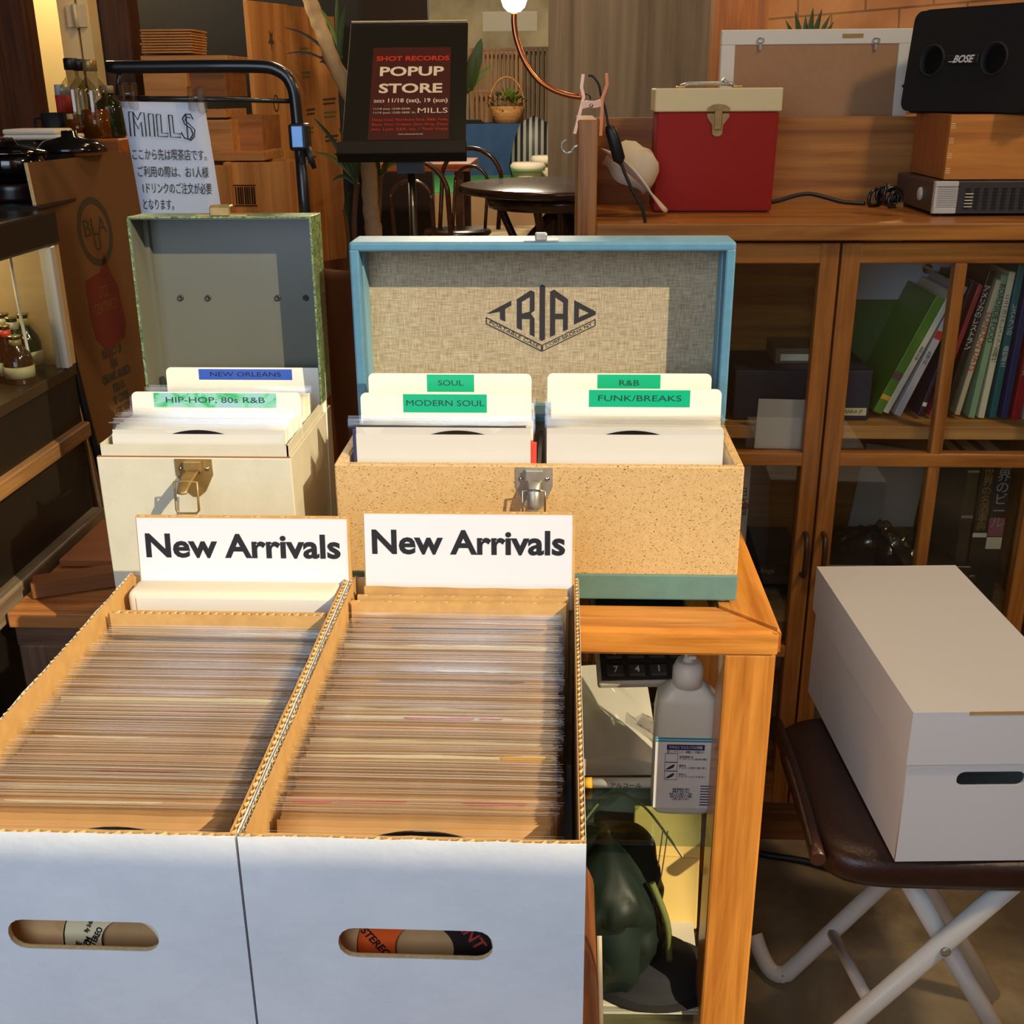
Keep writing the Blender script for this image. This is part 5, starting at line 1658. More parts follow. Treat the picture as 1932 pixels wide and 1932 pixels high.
# wooden box on the amplifier
a2 = PY(1781, 336, a.y + 0.012)
wx = thing('wooden_box', 'orange-toned wooden box with finger joints between amplifier and loudspeaker', 'box', (a2.x, a.y + 0.012, KZ + 0.0055 + ah))
whh = PY(1793, 216, a.y + 0.012).z - wx.location.z
pw = wood('honey_ply', S(206, 134, 54), S(176, 104, 36), 'x', 0.7, 0.5)
pwd = wood('honey_ply_side', S(176, 104, 44), S(150, 82, 30), 'z', 0.7, 0.5)
M = MB()
M.box(0, 0.20, 0, 0.010, 0, whh)
M.build('front_board', pw, wx)
M = MB()
M.box(0, 0.010, 0.010, 0.165, 0, whh)
M.box(0.19, 0.20, 0.010, 0.165, 0, whh)
M.box(0.010, 0.19, 0.155, 0.165, 0, whh)
M.box(0.010, 0.19, 0.010, 0.155, 0, 0.006)
M.box(0.010, 0.19, 0.010, 0.155, whh - 0.010, whh - 0.004)
M.build('side_board', pwd, wx)
M = MB()
for i in range(4):
    z0 = whh * (0.1 + 0.23 * i)
    for j in range(3):
        M.box(0.0005, 0.007, -0.0004, 0.002, z0 + j * 0.0028, z0 + j * 0.0028 + 0.0012)
M.build('finger_joint', KRAFTEDGE, wx)

# loudspeaker
sy = a.y + 0.012
sx, sz = PY(1692, 195, 1.80).x, wx.location.z + whh
sp = thing('loudspeaker', 'black loudspeaker with two round ports standing on the wooden box', 'speaker', (sx, 1.80, sz + 0.001), rot=(R(-5), 0, R(-57)))
swd, shh = 0.222, PY(1728, 22, 1.79).z - sz + 0.004
M = MB()
pts = rrect(0, swd, 0, shh, 0.014, 5)
M.poly([(x + 0.004, 0.012, z) for x, z in pts], (0, 0.10, 0))
bmesh.ops.bevel(M.b, geom=[e for e in M.b.edges if abs(e.verts[0].co.y - e.verts[1].co.y) < 1e-6], offset=0.003, segments=2, affect='EDGES')
M.build('cabinet_shell', BLACKPLASTIC, sp)
ports = [circ(0.047, shh * 0.50, 0.0215, 28), circ(swd - 0.070, shh * 0.50, 0.0215, 28)]
gr = shape2('grille', [[(x * 0.965 + 0.003, z * 0.965 + 0.002) for x, z in pts]] + ports, 0.008, plain('grille_cloth', S(17, 16, 15), 0.85, bmp=0.3, bscale=900), sp)
gr.rotation_euler, gr.location = FRONT, (0, 0.012, 0)
for cx_ in (0.047, swd - 0.070):
    M = MB()
    M.lathe([(0.0225, 0.009), (0.0225, 0.0), (0.0195, -0.001), (0.018, 0.010), (0.016, 0.03)], 28, M=Matrix.Rotation(R(-90), 3, 'X'))
    M.build('port', BLACKMATTE, sp).location = (cx_, 0.003, shh * 0.50)
M = MB()
M.box(0.074, 0.128, 0.001, 0.0036, shh * 0.46, shh * 0.545, 0.001)
pl = M.build('badge', BLACKMATTE, sp)
text('BOSE', 0.0135, WHITEINK, pl, (0.103, 0.0005, shh * 0.502), FRONT, bold=0.0004, shear=0.35, width=0.036)
MB().box(0.080, 0.089, 0.0003, 0.001, shh * 0.478, shh * 0.485).build('badge_line', WHITEINK, pl)
q = PY(1692, 150, sy)
MB().tube([(0.004, 0.03, shh * 0.32), (-0.006, 0.028, shh * 0.32), (-0.018, 0.026, shh * 0.27)], 0.0022, 8).build('plug', BLACKPLASTIC, sp)

# folded cap / beige cloth hat, cable bundle, cord
a = PZ(1175, 402, KZ)
hp = thing('beige_cap', 'crumpled beige cloth cap lying on the cabinet beside the red case', 'cap', (PY(1172, 380, 1.66).x + 0.014, 1.672, KZ + 0.022))
M = MB()
M.sm = True
def capf(u, v):
    a_ = 2 * math.pi * u
    r_ = [1.0, 0.98, 0.9, 0.72, 0.45, 0.0][int(round(v * 5))]
    z = [0.0, 0.02, 0.038, 0.052, 0.060, 0.062][int(round(v * 5))]
    return (0.042 * r_ * math.cos(a_) * (1 + 0.06 * math.sin(3 * a_)), 0.036 * r_ * math.sin(a_), z + 0.004 * math.sin(4 * a_ + v * 5) * r_)
M.grid(capf, 36, 5)
o = M.build('crown', BEIGE, hp)
o.rotation_euler = (R(16), R(30), R(10))
o.scale = (0.95, 0.9, 0.8)
o.location = (-0.008, 0.0, 0.010)
sd = o.modifiers.new('t', 'SOLIDIFY')
sd.thickness = 0.002
M = MB()
M.sm = True
M.grid(lambda u, v: ((0.044 + 0.030 * v) * math.cos(R(200 + 150 * u)), (0.036 + 0.028 * v) * math.sin(R(200 + 150 * u)), -0.004 + 0.008 * math.sin(6 * u) * v), 20, 4)
o = M.build('brim', LINEN, hp)
o.rotation_euler = (R(12), R(38), R(22))
o.location = (0.002, 0.0, 0.016)
sd = o.modifiers.new('t', 'SOLIDIFY')
sd.thickness = 0.002
bpy.context.view_layer.update()
_low = min((c.matrix_world @ v.co).z for c in hp.children for v in c.data.vertices)
hp.location.z += KZ + 0.004 - _low
pts = [PZ(u, v, z) for u, v, z in ((1454, 379, KZ + 0.004), (1478, 375, KZ + 0.007), (1500, 366, KZ + 0.013), (1530, 364, KZ + 0.014), (1560, 371, KZ + 0.01), (1590, 379, KZ + 0.005), (1632, 383, KZ + 0.004))]
o = MB().tube(spline([(p.x, min(p.y, 1.80), p.z) for p in [PY(u, v, 1.75) for u, v in ((1454, 382), (1478, 376), (1505, 368), (1530, 366), (1560, 373), (1590, 381), (1632, 384))]]), 0.0032, 8).build('power_cord', BLACKPLASTIC)
tag(o, 'black power cord running along the cabinet top from the red case', 'cord')
q = PZ(1670, 405, KZ)
cb = thing('coiled_cable', 'tangled coil of black cable on the cabinet beside the amplifier', 'cable', (PY(1668, 400, 1.66).x, 1.665, KZ + 0.022))
random.seed(3)
M = MB()
for k_ in range(7):
    c0 = Vector((random.uniform(-0.012, 0.016), random.uniform(-0.01, 0.01), random.uniform(-0.004, 0.010)))
    a1, a2 = random.uniform(0, 3), random.uniform(0.3, 1.3)
    rr_ = random.uniform(0.010, 0.017)
    M.tube([c0 + Vector((rr_ * math.cos(t) * math.cos(a1), rr_ * math.cos(t) * math.sin(a1) * 0.6, max(rr_ * math.sin(t) * a2 * 0.8, -0.012 - c0.z + 0.0025))) for t in [i * 0.35 for i in range(18)]], 0.0026, 8, closed=True)
M.build('cable_loop', plain('glossy_black_cable', S(24, 20, 18), 0.25), cb)
MB().box(0.014, 0.026, -0.012, -0.004, -0.011, -0.003, 0.002).build('plug', CHROME, cb)

# ------------------------------------------------------------------ clamp lamp on the cabinet post
yl = KY - 0.004
cl = thing('clamp_lamp', 'copper clamp lamp with bare bulb and bent neck on the cabinet post', 'lamp', (KX0 + 0.0135, yl, 1.164))
def C(u, v, dy=0.0):
    q = PY(u, v, yl + dy)
    return (q.x - cl.location.x, q.y - cl.location.y, q.z - 1.164)
def bar(pts, w_, nm, mat=COPPER, dy=0.0, yw=0.016):
    P = [Vector(C(u, v)) for u, v in pts]
    M = MB()
    n_ = len(P)
    L_, R_ = [], []
    for i in range(n_):
        t_ = (P[min(i + 1, n_ - 1)] - P[max(i - 1, 0)]).normalized()
        nn = Vector((-t_.z, 0, t_.x))
        L_.append(P[i] + nn * w_ / 2)
        R_.append(P[i] - nn * w_ / 2)
    M.poly([p + Vector((0, dy - yw / 2, 0)) for p in L_ + R_[::-1]], (0, yw, 0))
    return M.build(nm, mat, cl)
bar([(1100, 140), (1097, 165), (1101, 182), (1097, 200), (1090, 228), (1084, 252)], 0.0042, 'clamp_jaw', plain('rose_copper', S(214, 160, 128), 0.3, 0.9))
bar([(1144, 138), (1145, 160), (1136, 185), (1135, 215), (1133, 256)], 0.0042, 'clamp_jaw', COPPER)
bar([(1097, 199), (1110, 196), (1122, 197), (1134, 194)], 0.0085, 'clamp_bridge', plain('rose_copper2', S(206, 150, 120), 0.3, 0.9), yw=0.018)
MB().lathe([(0.0028, 0), (0.0022, 0.0016), (0, 0.002)], 10, M=Matrix.Rotation(R(90), 3, 'X')).build('clamp_rivet', CHROME, cl).location = Vector(C(1115, 199)) + Vector((0, -0.009, 0))
M = MB()
o_ = Vector(C(1107, 188))
M.tube([o_ + Vector((0.005 * math.cos(t), 0, 0.007 * math.sin(t))) for t in [i * 0.5 for i in range(10)]], 0.0012, 6)
M.build('clamp_spring', BLACKMETAL, cl)
neck = spline([C(1098, 183), C(1075, 180), C(1045, 170), C(1015, 150), C(990, 115), C(975, 75), C(970, 45), C(970, 25)], 8)
MB().tube(neck, 0.0037, 12).build('bent_neck', COPPER, cl)
sk = Vector(C(970, 14))
MB().lathe([(0.0055, -0.012), (0.012, -0.004), (0.0135, 0.022), (0.012, 0.024)], 20).build('bulb_socket', COPPER, cl).location = sk + Vector((0, 0, 0.034))
MB().lathe([(0.0, -0.006), (0.008, -0.005), (0.0135, 0.000), (0.0165, 0.008), (0.0165, 0.016), (0.013, 0.030), (0.010, 0.040)], 24).build('bulb', glow('bulb_glow', (1.0, 0.72, 0.38, 1), 26.0), cl).location = sk + Vector((0, 0, 0.0))
M = MB()
M.tube(spline([C(1110, 142), C(1120, 145), C(1130, 160), C(1134, 180), C(1142, 205), C(1148, 240)], 6), 0.0016, 8)
M.tube(spline([C(1172, 308), C(1180, 330), C(1196, 365), C(1212, 395), C(1217, 420), C(1217, 452)], 6), 0.0022, 8)
M.build('lamp_cord', BLACKPLASTIC, cl)
M = MB()
M.tube([C(1146, 236), C(1151, 244), C(1156, 255), C(1168, 300), C(1173, 308)], [0.003, 0.0075, 0.0085, 0.0085, 0.003], 14)
M.build('cord_switch', BLACKPLASTIC, cl)
# hook in the post
M = MB()
hk = [PY(u, v, KY - 0.01) for u, v in ((1092, 275), (1082, 280), (1078, 287), (1068, 289), (1060, 281), (1061, 270), (1068, 265))]
o = MB().tube(spline(hk, 5), 0.0016, 8).build('cup_hook', STEEL)
tag(o, 'small open cup hook screwed into the side of the cabinet post', 'hook')
# leaves of a plant behind the frame
a = PY(1525, 60, 2.25)
pp = thing('spiky_plant', 'small spiky plant rising behind the top of the picture frame', 'plant', (a.x, 2.25, 0.9))
MB().lathe([(0.05, 0.0), (0.06, 0.12), (0.055, 0.12), (0.05, 0.11), (0.0, 0.11)], 20).build('pot', CERAMIC, pp)
MB().lathe([(0.01, 0.11), (0.008, 0.3)], 8).build('stem', BARK, pp)
for u, v in ((1484, 38), (1498, 22), (1520, 30), (1533, 15), (1549, 18), (1568, 28), (1575, 40)):
    q = PY(u, v, 2.25)
    tip = Vector((q.x - a.x, random.uniform(-0.03, 0.03), q.z - 0.9))
    base = Vector((0, 0, 0.29))
    side = Vector((0.006, 0, 0.0))
    M = MB()
    M.sm = True
    def lf(s, v_, tip=tip, base=base):
        m = base.lerp(tip, s) + Vector((0, 0, 0.02 * math.sin(math.pi * s)))
        wv = 0.0065 * math.sin(math.pi * min(1, 0.12 + 0.88 * s)) + 0.0004
        return m + Vector(((v_ - 0.5) * 2 * wv, 0.002 * abs(v_ - 0.5), 0))
    M.grid(lf, 10, 2)
    M.build('leaf', LEAF, pp)
MB().box(-0.09, 0.09, -0.09, 0.09, -0.02, 0).box(-0.08, -0.05, -0.08, -0.05, -0.9, -0.02).box(0.05, 0.08, -0.08, -0.05, -0.9, -0.02).box(-0.08, -0.05, 0.05, 0.08, -0.9, -0.02).box(0.05, 0.08, 0.05, 0.08, -0.9, -0.02).build('plant_stand', DARKWOODZ, pp)

# ------------------------------------------------------------------ low side table with flat boxes, left of the cases
SX = -0.68
b0 = PZ(50, 1157, 0.62)
sd_ = thing('walnut_side_table', 'low walnut side table between the dark drinks cooler and the metal record case', 'table', (-0.50, b0.y, 0))
MB().box(-0.162, 0.03, 0, 0.29, 0.600, 0.620, 0.002, 2).build('table_top', wood('red_brown_top', S(186, 122, 66), S(146, 88, 42), 'x', 1.0, 0.45), sd_)
MB().box(-0.160, 0.026, 0.010, 0.028, 0.572, 0.600).box(-0.160, -0.145, 0.028, 0.27, 0.572, 0.600).box(0.011, 0.026, 0.028, 0.27, 0.572, 0.600).box(-0.145, 0.011, 0.255, 0.27, 0.572, 0.600).build('apron', WALNUT, sd_)
for x in (-0.160, -0.036):
    for y in (0.008, 0.225):
        MB().box(x, x + 0.06, y, y + 0.05, 0, 0.573, 0.003).build('leg', WALNUTZ, sd_)
o = MB().box(0, 0.13, 0, 0.05, 0, 0.012, 0.001).box(0.0, 0.13, 0.0, 0.006, 0.012, 0.020).build('brown_tray', plain('brown_tray_board', S(124, 74, 36), 0.5))
o.location = (-0.645, b0.y + 0.035, 0.6215)
o.rotation_euler = (0, 0, R(24))
tag(o, 'flat brown card tray slanting across the walnut side table', 'tray')
o = MB().box(0, 0.10, 0, 0.145, 0, 0.010, 0.001).build('slim_box', plain('rust_card', S(150, 88, 44), 0.6))
o.location = (-0.655, b0.y + 0.135, 0.6215)
tag(o, 'slim rust-brown box lying at the back of the walnut side table', 'box')
o = MB().box(0, 0.06, 0, 0.16, 0, 0.006, 0.001).build('dark_tray', plain('dark_slate', S(62, 50, 38), 0.35))
o.location = (-0.54, b0.y + 0.10, 0.6215)
o.rotation_euler = (0, 0, R(4))
tag(o, 'dark flat tray on the walnut side table close to the metal record case', 'tray')

# ------------------------------------------------------------------ dark drinks cooler with bottles
ck = thing('drinks_cooler', 'long dark drinks cooler with lit glass front and bottles inside', 'cooler', (SX, 0.95, 0))
Y1c = 1.50 - 0.95
black = plain('cooler_black', S(22, 17, 11), 0.45, var=0.1, scale=4)
MB().box(-0.50, -0.006, -0.4, Y1c, 0.05, 0.742).build('lower_body', black, ck)
MB().box(-0.012, 0.012, -0.4, Y1c, 0.600, 0.634, 0.003, 2).build('base_strip', wood('grey_ledge', S(140, 122, 98), S(104, 88, 68), 'y', 1.0, 0.5), ck)
MB().box(-0.02, 0.008, -0.4, Y1c, 0.742, 0.764, 0.002).build('ledge_strip', wood('tan_ledge', S(150, 110, 66), S(120, 84, 46), 'y', 1.0, 0.5), ck)
MB().box(-0.50, -0.004, -0.4, Y1c, 0.764, 0.832).build('sill_panel', black, ck)
MB().box(-0.50, 0.0, -0.4, Y1c, 0.832, 0.849, 0.002).build('bottom_rail', plain('dark_bronze', S(72, 58, 42), 0.3, 0.5), ck)
MB().box(-0.50, 0.004, -0.4, Y1c, 1.012, 1.056, 0.004, 2).build('top_beam', plain('top_beam_black', S(26, 20, 18), 0.25), ck)
MB().box(-0.50, -0.49, -0.4, Y1c, 0.849, 1.012).box(-0.49, 0.0, Y1c - 0.012, Y1c, 0.849, 1.012).build('inner_wall', plain('cooler_tan_wall', S(196, 168, 120), 0.6), ck)
MB().box(-0.004, 0.0, -0.4, Y1c - 0.03, 0.849, 1.012).build('glass_front', PANE, ck)
MB().box(-0.012, 0.005, Y1c - 0.036, Y1c - 0.022, 0.849, 1.012, 0.001).build('corner_post', SILVER, ck)
o = MB().tube([(-0.02, Y1c - 0.09, 0.85), (-0.026, Y1c - 0.085, 0.93), (-0.03, Y1c - 0.08, 1.01)], 0.0022, 8).build('white_wire', WHITEPLASTIC, ck)
MB().box(-0.001, 0.0055, 0.30, 0.306, 0.826, 0.831).build('status_light', glow('blue_status_light', (0.1, 0.2, 1.0, 1), 6.0), ck)
def bottle(name, label, cat, loc, prof, mat, extra=(), group=None, n=20):
    t = thing(name, label, cat, loc, group=group)
    MB().lathe(prof, n).build('glass_body', mat, t)
    for nm, pr, m in extra:
        MB().lathe(pr, n).build(nm, m, t)
    return t
BROWNGLASS = plain('brown_bottle_glass', S(46, 24, 10), 0.1, coat=0.5)
beer = [(0.0, 0.0), (0.030, 0.0), (0.031, 0.004), (0.031, 0.075), (0.026, 0.092), (0.0125, 0.116), (0.0115, 0.140), (0.0115, 0.146)]
for i, (u, v, y, ml, mc_, lab) in enumerate(((41, 590, 1.445, S(206, 200, 110), GREENGLASS, 'green beer bottle with yellow neck foil by the cooler corner'), (20, 597, 1.425, S(224, 220, 200), GREENGLASS, 'green beer bottle with white neck foil behind the red-topped one'),
                                             (4, 590, 1.46, S(210, 206, 160), GREENGLASS, 'green beer bottle with pale neck foil at the back of the cooler'), (6, 612, 1.395, S(190, 60, 40), BROWNGLASS, 'amber beer bottle with red neck foil in the cooler'),
                                             (26, 632, 1.385, S(120, 100, 60), BROWNGLASS, 'small amber bottle with pale label at the front of the cooler'))):
    a = PY(u, v, y)
    k = (a.z - 0.850) / 0.148
    p_ = [(r_ * 0.60, z_ * k) for r_, z_ in beer]
    f = plain('neck_foil_%d' % i, ml, 0.4)
    bottle('beer_bottle', lab, 'bottle', (a.x, y, 0.8495), p_, mc_, (('neck_foil', [(0.0082, 0.118 * k), (0.0073, 0.136 * k)], f), ('bottle_cap', [(0.0080, 0.144 * k), (0.0080, 0.148 * k), (0.0, 0.149 * k)], plain('cap_%d' % i, S(190, 180, 130), 0.3, 0.8)), ('paper_label', [(0.0190, 0.02 * k), (0.0190, 0.055 * k)], plain('bottle_label_%d' % i, S(150, 140, 110), 0.6))), 'bottles in the cooler')

# machines on the cooler
gm = thing('coffee_grinder', 'dark coffee grinder with smoky clear hopper on the cooler top', 'coffee grinder', (-0.775, 1.60, 1.056))
# body stands on the shelf behind the cooler
MB().box(-0.07, 0.07, -0.09, 0.10, 0.0, 0.004).build('base_plate', BLACKMETAL, gm)
hb = PY(70, 345, 1.60).z - 1.056
MB().lathe([(0.045, 0.004), (0.05, 0.01), (0.045, 0.02), (0.05, hb)], 20).build('motor_housing', plain('maroon_black', S(34, 18, 18), 0.25), gm)
ht_ = PY(70, 290, 1.60).z - 1.056
MB().lathe([(0.030, hb), (0.046, hb + 0.018), (0.050, ht_)], 28).build('hopper', SMOKE, gm)
MB().lathe([(0.051, ht_), (0.050, ht_ + 0.004), (0.012, ht_ + 0.012), (0.006, ht_ + 0.022), (0.0, ht_ + 0.022)], 28).build('hopper_lid', SMOKE, gm)
tw = thing('folded_towel', 'cream folded towel lying across a machine on the cooler', 'towel', (PY(65, 255, 1.72).x - 0.01, 1.745, PY(65, 264, 1.72).z))
M = MB()
M.sm = True
M.box(-0.042, 0.058, -0.02, 0.045, 0, 0.007, 0.003, 3)
M.box(-0.042, 0.040, -0.020, 0.045, 0.0072, 0.015, 0.0035, 3)
M.build('towel_fold', LINEN, tw)
cm = thing('coffee_machine', 'black coffee machine body beside the grinder on the cooler', 'coffee machine', (-0.90, 1.735, 1.056))
z2 = PY(65, 265, 1.72).z - 1.056 - 0.001
MB().box(-0.16, 0.11, -0.02, 0.12, 0.0, z2 * 0.3, 0.004).box(-0.16, 0.11, 0.06, 0.12, z2 * 0.3, z2 - 0.0005, 0.004).build('machine_body', BLACKMETAL, cm)
MB().box(-0.16, 0.11, -0.02, 0.12, z2 * 0.86, z2 - 0.0005, 0.003).build('top_tray', BLACKPLASTIC, cm)
M = MB()
for i in range(7):
    M.box(-0.05 + i * 0.012, -0.045 + i * 0.012, -0.024, -0.018, z2 * 0.45, z2 * 0.62)
M.build('rib', BRASS, cm)
MB().box(0.07, 0.10, -0.021, -0.019, z2 * 0.05, z2 * 0.25).build('paper_tag', CREAMPAPER, cm)
a = PY(130, 272, 1.70)
lid_ = MB().lathe([(0.0, 0.0), (0.050, 0.0), (0.052, 0.004), (0.038, 0.016), (0.012, 0.022), (0.011, 0.030), (0.0, 0.031)], 28, sy=1.0).build('pan_lid', plain('glossy_black', S(20, 19, 18), 0.12))
lid_.location = (PY(135, 285, 1.70).x + 0.0, 1.70, PY(135, 287, 1.70).z)
tag(lid_, 'glossy black domed lid resting behind the coffee grinder', 'lid')
lg_ = thing('wooden_ledge', 'wooden ledge carrying the spirit bottles behind the cooler', 'shelf', (-0.80, 1.90, 0))
zl_ = PY(190, 262, 1.86).z
LR = PY(226, 262, 1.86).x + 0.80
MB().box(-0.24, LR, -0.045, 0.085, zl_ - 0.028, zl_, 0.002).build('ledge_board', wood('honey_ledge', S(176, 104, 44), S(140, 76, 28), 'x', 1.0, 0.4), lg_)
for x in (-0.22, LR - 0.035):
    MB().box(x, x + 0.03, -0.02, 0.06, 0, zl_ - 0.028).build('ledge_leg', DARKWOODZ, lg_)
MB().box(-0.21, LR - 0.01, 0.0, 0.05, zl_ - 0.22, zl_ - 0.19).build('ledge_brace', DARKWOOD, lg_)
# spirits
flask = [(0.0, 0.0), (0.024, 0.0), (0.026, 0.004), (0.026, 0.072), (0.024, 0.082), (0.011, 0.096), (0.0105, 0.112)]
for i, (u, y, vt, m, capm, lab) in enumerate(((152, 1.885, 110, 'clear', BLACKPLASTIC, 'square spirit bottle with black cap at the window end of the ledge'), (168, 1.895, 112, 'clear', BLACKPLASTIC, 'spirit bottle with black cap beside the gold-capped one'),
                                               (186, 1.88, 113, 'clear', BRASS, 'half-empty spirit bottle with gold cap on the wooden ledge'), (212, 1.91, 162, 'dark', plain('grey_cap', S(150, 140, 110), 0.4), 'short dark bottle at the end of the ledge by the paper notice'))):
    a, b = PY(u, 255, y), PY(u, vt, y)
    k = (b.z - zl_) / 0.124
    pr = [(r_ * (0.88 if i != 1 else 0.8), z_ * k) for r_, z_ in flask]
    ex = [('bottle_cap', [(0.0112, 0.106 * k), (0.0112, 0.122 * k), (0.010, 0.124 * k), (0.0, 0.124 * k)], capm)]
    if m == 'clear':
        ex.append(('whisky', [(0.0, 0.001), (0.0215, 0.001), (0.0215, (0.030 + 0.008 * i) * k), (0.0, (0.030 + 0.008 * i) * k)], AMBERGLASS))
    bottle('spirit_bottle', lab, 'bottle', (a.x, y, zl_ + 0.0005), pr, CLEARGLASS if m == 'clear' else GREENGLASS, ex, 'spirit bottles on the ledge')
mg = thing('black_mug', 'black mug beside the spirit bottles on the wooden ledge', 'mug', (PY(104, 240, 1.89).x, 1.89, zl_ + 0.0005))
mh = PY(104, 213, 1.89).z - zl_
MB().lathe([(0.0, 0.0), (0.018, 0.0), (0.020, 0.003), (0.020, mh), (0.0175, mh), (0.0175, 0.004), (0.0, 0.004)], 22).build('cup', BLACKMATTE, mg)
MB().tube(spline([(-0.019, 0, mh * 0.8), (-0.031, 0, mh * 0.75), (-0.032, 0, mh * 0.4), (-0.020, 0, mh * 0.25)], 4), 0.0025, 8).build('handle', BLACKMATTE, mg)
cn = thing('red_white_can', 'small red and white can behind the black mug', 'can', (PY(124, 210, 1.93).x, 1.93, zl_ + 0.0005))
ch = PY(124, 160, 1.93).z - zl_
MB().lathe([(0.0, 0.0), (0.0135, 0.0), (0.0135, ch * 0.45), (0.0, ch * 0.45)], 20).build('white_half', WHITEPLASTIC, cn)
MB().lathe([(0.0137, ch * 0.45), (0.0137, ch * 0.8)], 20).build('red_band', REDPAPER, cn)
MB().lathe([(0.0135, ch * 0.8), (0.0125, ch), (0.0, ch)], 20).build('top_cap', SILVER, cn)

# ------------------------------------------------------------------ brown card sheet leaning between cooler and metal case
N_ = Vector((PY(75, 310, 1.525).x, 1.525, 0))
B_ = PY(185, 818, 1.525)
zt_ = PY(75, 308, 1.525).z
sh_ = thing('cardboard_sheet', 'large brown cardboard sheet with faded coffee-sack print leaning behind the cooler', 'cardboard', (B_.x, 1.525, B_.z - 0.28), rot=(0, R(-4.0), R(-6)))
sl, shh_ = 0.62, (zt_ - B_.z + 0.28) * 1.003
M = MB()
M.mi = 0
M.box(-0.004, 0, 0, sl, 0, shh_)
cs = M.build('sheet', CARDSHEET, sh_)
MB().box(-0.0042, 0.0002, -0.0012, 0.0005, 0.0, shh_).build('torn_edge', KRAFTEDGE, sh_)
ri = (R(90), 0, R(90))       # print that reads along +y on the +x face
def sheet_pt(u, v):
    """where the print's centre sits on the sheet face"""
    inv = (Matrix.Translation(sh_.location) @ sh_.rotation_euler.to_matrix().to_4x4()).inverted()
    o1, d1 = inv @ CAMP, inv.to_3x3() @ ray(u, v)
    q = o1 - d1 * (o1.x / d1.x)
    return q.y, q.z
def printed(loops, mat, u, v, nm, ang=0.0):
    y, z = sheet_pt(u, v)
    o = shape2(nm, loops, 0.0003, mat, cs)
    o.location = (0.0001, y, z)
    o.rotation_euler = ri
    return o
printed([circ(0, 0, 0.050, 40), circ(0, 0, 0.040, 40)], GREYINK, 180, 437, 'round_stamp')
y, z = sheet_pt(180, 437)
text('BLA', 0.036, GREYINK, cs, (0.0004, y, z + 0.006), ri, width=0.066)
text('U', 0.030, GREYINK, cs, (0.0004, y, z - 0.018), ri)
rd = plain('faded_red_print', S(100, 30, 13), 0.8)
printed([[(-0.044, 0.050), (-0.020, 0.054), (0.004, 0.056), (0.024, 0.082), (0.034, 0.050), (0.048, 0.030), (0.050, -0.030), (0.040, -0.048), (0.012, -0.054), (-0.004, -0.058), (-0.012, -0.090), (-0.030, -0.050), (-0.046, -0.036), (-0.050, 0.0)]], rd, 201, 585, 'speech_stamp')
y, z = sheet_pt(196, 560)
text('UTZ\nCERTIFIED', 0.022, CARDSHEET, cs, (0.0005, y, z - 0.004), ri, width=0.072)
y, z = sheet_pt(222, 718)
text('PRODUCT OF\nPERU\nORGANIC ARABICA\nPERU LA\nVIP COFFEE\nCFIC UTZ', 0.018, GREYINK, cs, (0.0004, y, z), ri, bold=0.0008, width=0.088)
# pale board strip between cooler and sheet, lit by the cooler
o = MB().box(-0.03, 0.03, 0, 0.010, 0, 0.52).build('pale_plank', wood('pale_pine', S(226, 172, 108), S(200, 140, 80), 'z', 0.6, 0.6))
o.location = (-0.718, 1.545, 0.52)
o.rotation_euler = (0, R(-5), R(0))
tag(o, 'pale pine plank standing between the cooler corner and the cardboard sheet', 'plank')
o.location.z = 0.0
o.scale = (1, 1, 2.05)
o = MB().tube([(-0.664, 1.515, 0.60), (-0.690, 1.512, 0.85), (-0.702, 1.512, 1.01)], 0.006, 10).build('black_rod', BLACKMETAL)
tag(o, 'thin black rod leaning at the end of the cooler', 'rod')

# ------------------------------------------------------------------ notice on the black rack
rk = thing('pipe_rack', 'black pipe garment rack with a rounded corner holding the handwritten notice', 'rack', (PY(575, 400, 1.5).x, 1.5, 0))
ox_ = rk.location.x
def Rk(u, v, y=1.5):
    q = PY(u, v, y)
    return (q.x - ox_, q.y - 1.5, q.z)
pth = [Rk(203, 127), Rk(300, 126), Rk(420, 125), Rk(495, 126)] + [Rk(*p) for p in ((520, 131), (540, 144), (552, 165), (557, 190), (562, 240), (569, 310), (575, 392))]
last = pth[-1]
pth.append((last[0] + 0.004, last[1], 0.02))
MB().tube(spline(pth, 4), 0.0078, 12).build('pipe_frame', BLACKMETAL, rk)
MB().tube([Rk(225, 132), Rk(222, 180)], 0.003, 8).tube([Rk(238, 184), Rk(330, 186), Rk(553, 191)], 0.0030, 10).build('cross_rod', BLACKMETAL, rk)
q0, q1 = Vector(Rk(564, 232)), Vector(Rk(568, 284))
M = MB()
M.box(-0.0125, 0.0125, -0.0125, 0.0125, q1.z, q0.z, 0.004, 2)
o = M.build('height_clamp', BLACKPLASTIC, rk)
o.location = ((q0.x + q1.x) / 2, 0, 0)
MB().box(-0.008, 0.007, -0.0145, -0.012, q1.z + 0.004, q0.z - 0.003, 0.001, 2).build('clamp_face', plain('steel_blue_plate', S(110, 140, 178), 0.35, 0.7), o)
MB().tube([(0.010, -0.008, q1.z + 0.004), (0.018, -0.008, q1.z - 0.022)], [0.005, 0.003], 10).build('clamp_lever', BLACKPLASTIC, o)
MB().tube([(0.004, -0.28, 0.02), (0.004, 0.28, 0.02)], 0.010, 10).build('rack_foot', BLACKMETAL, rk)

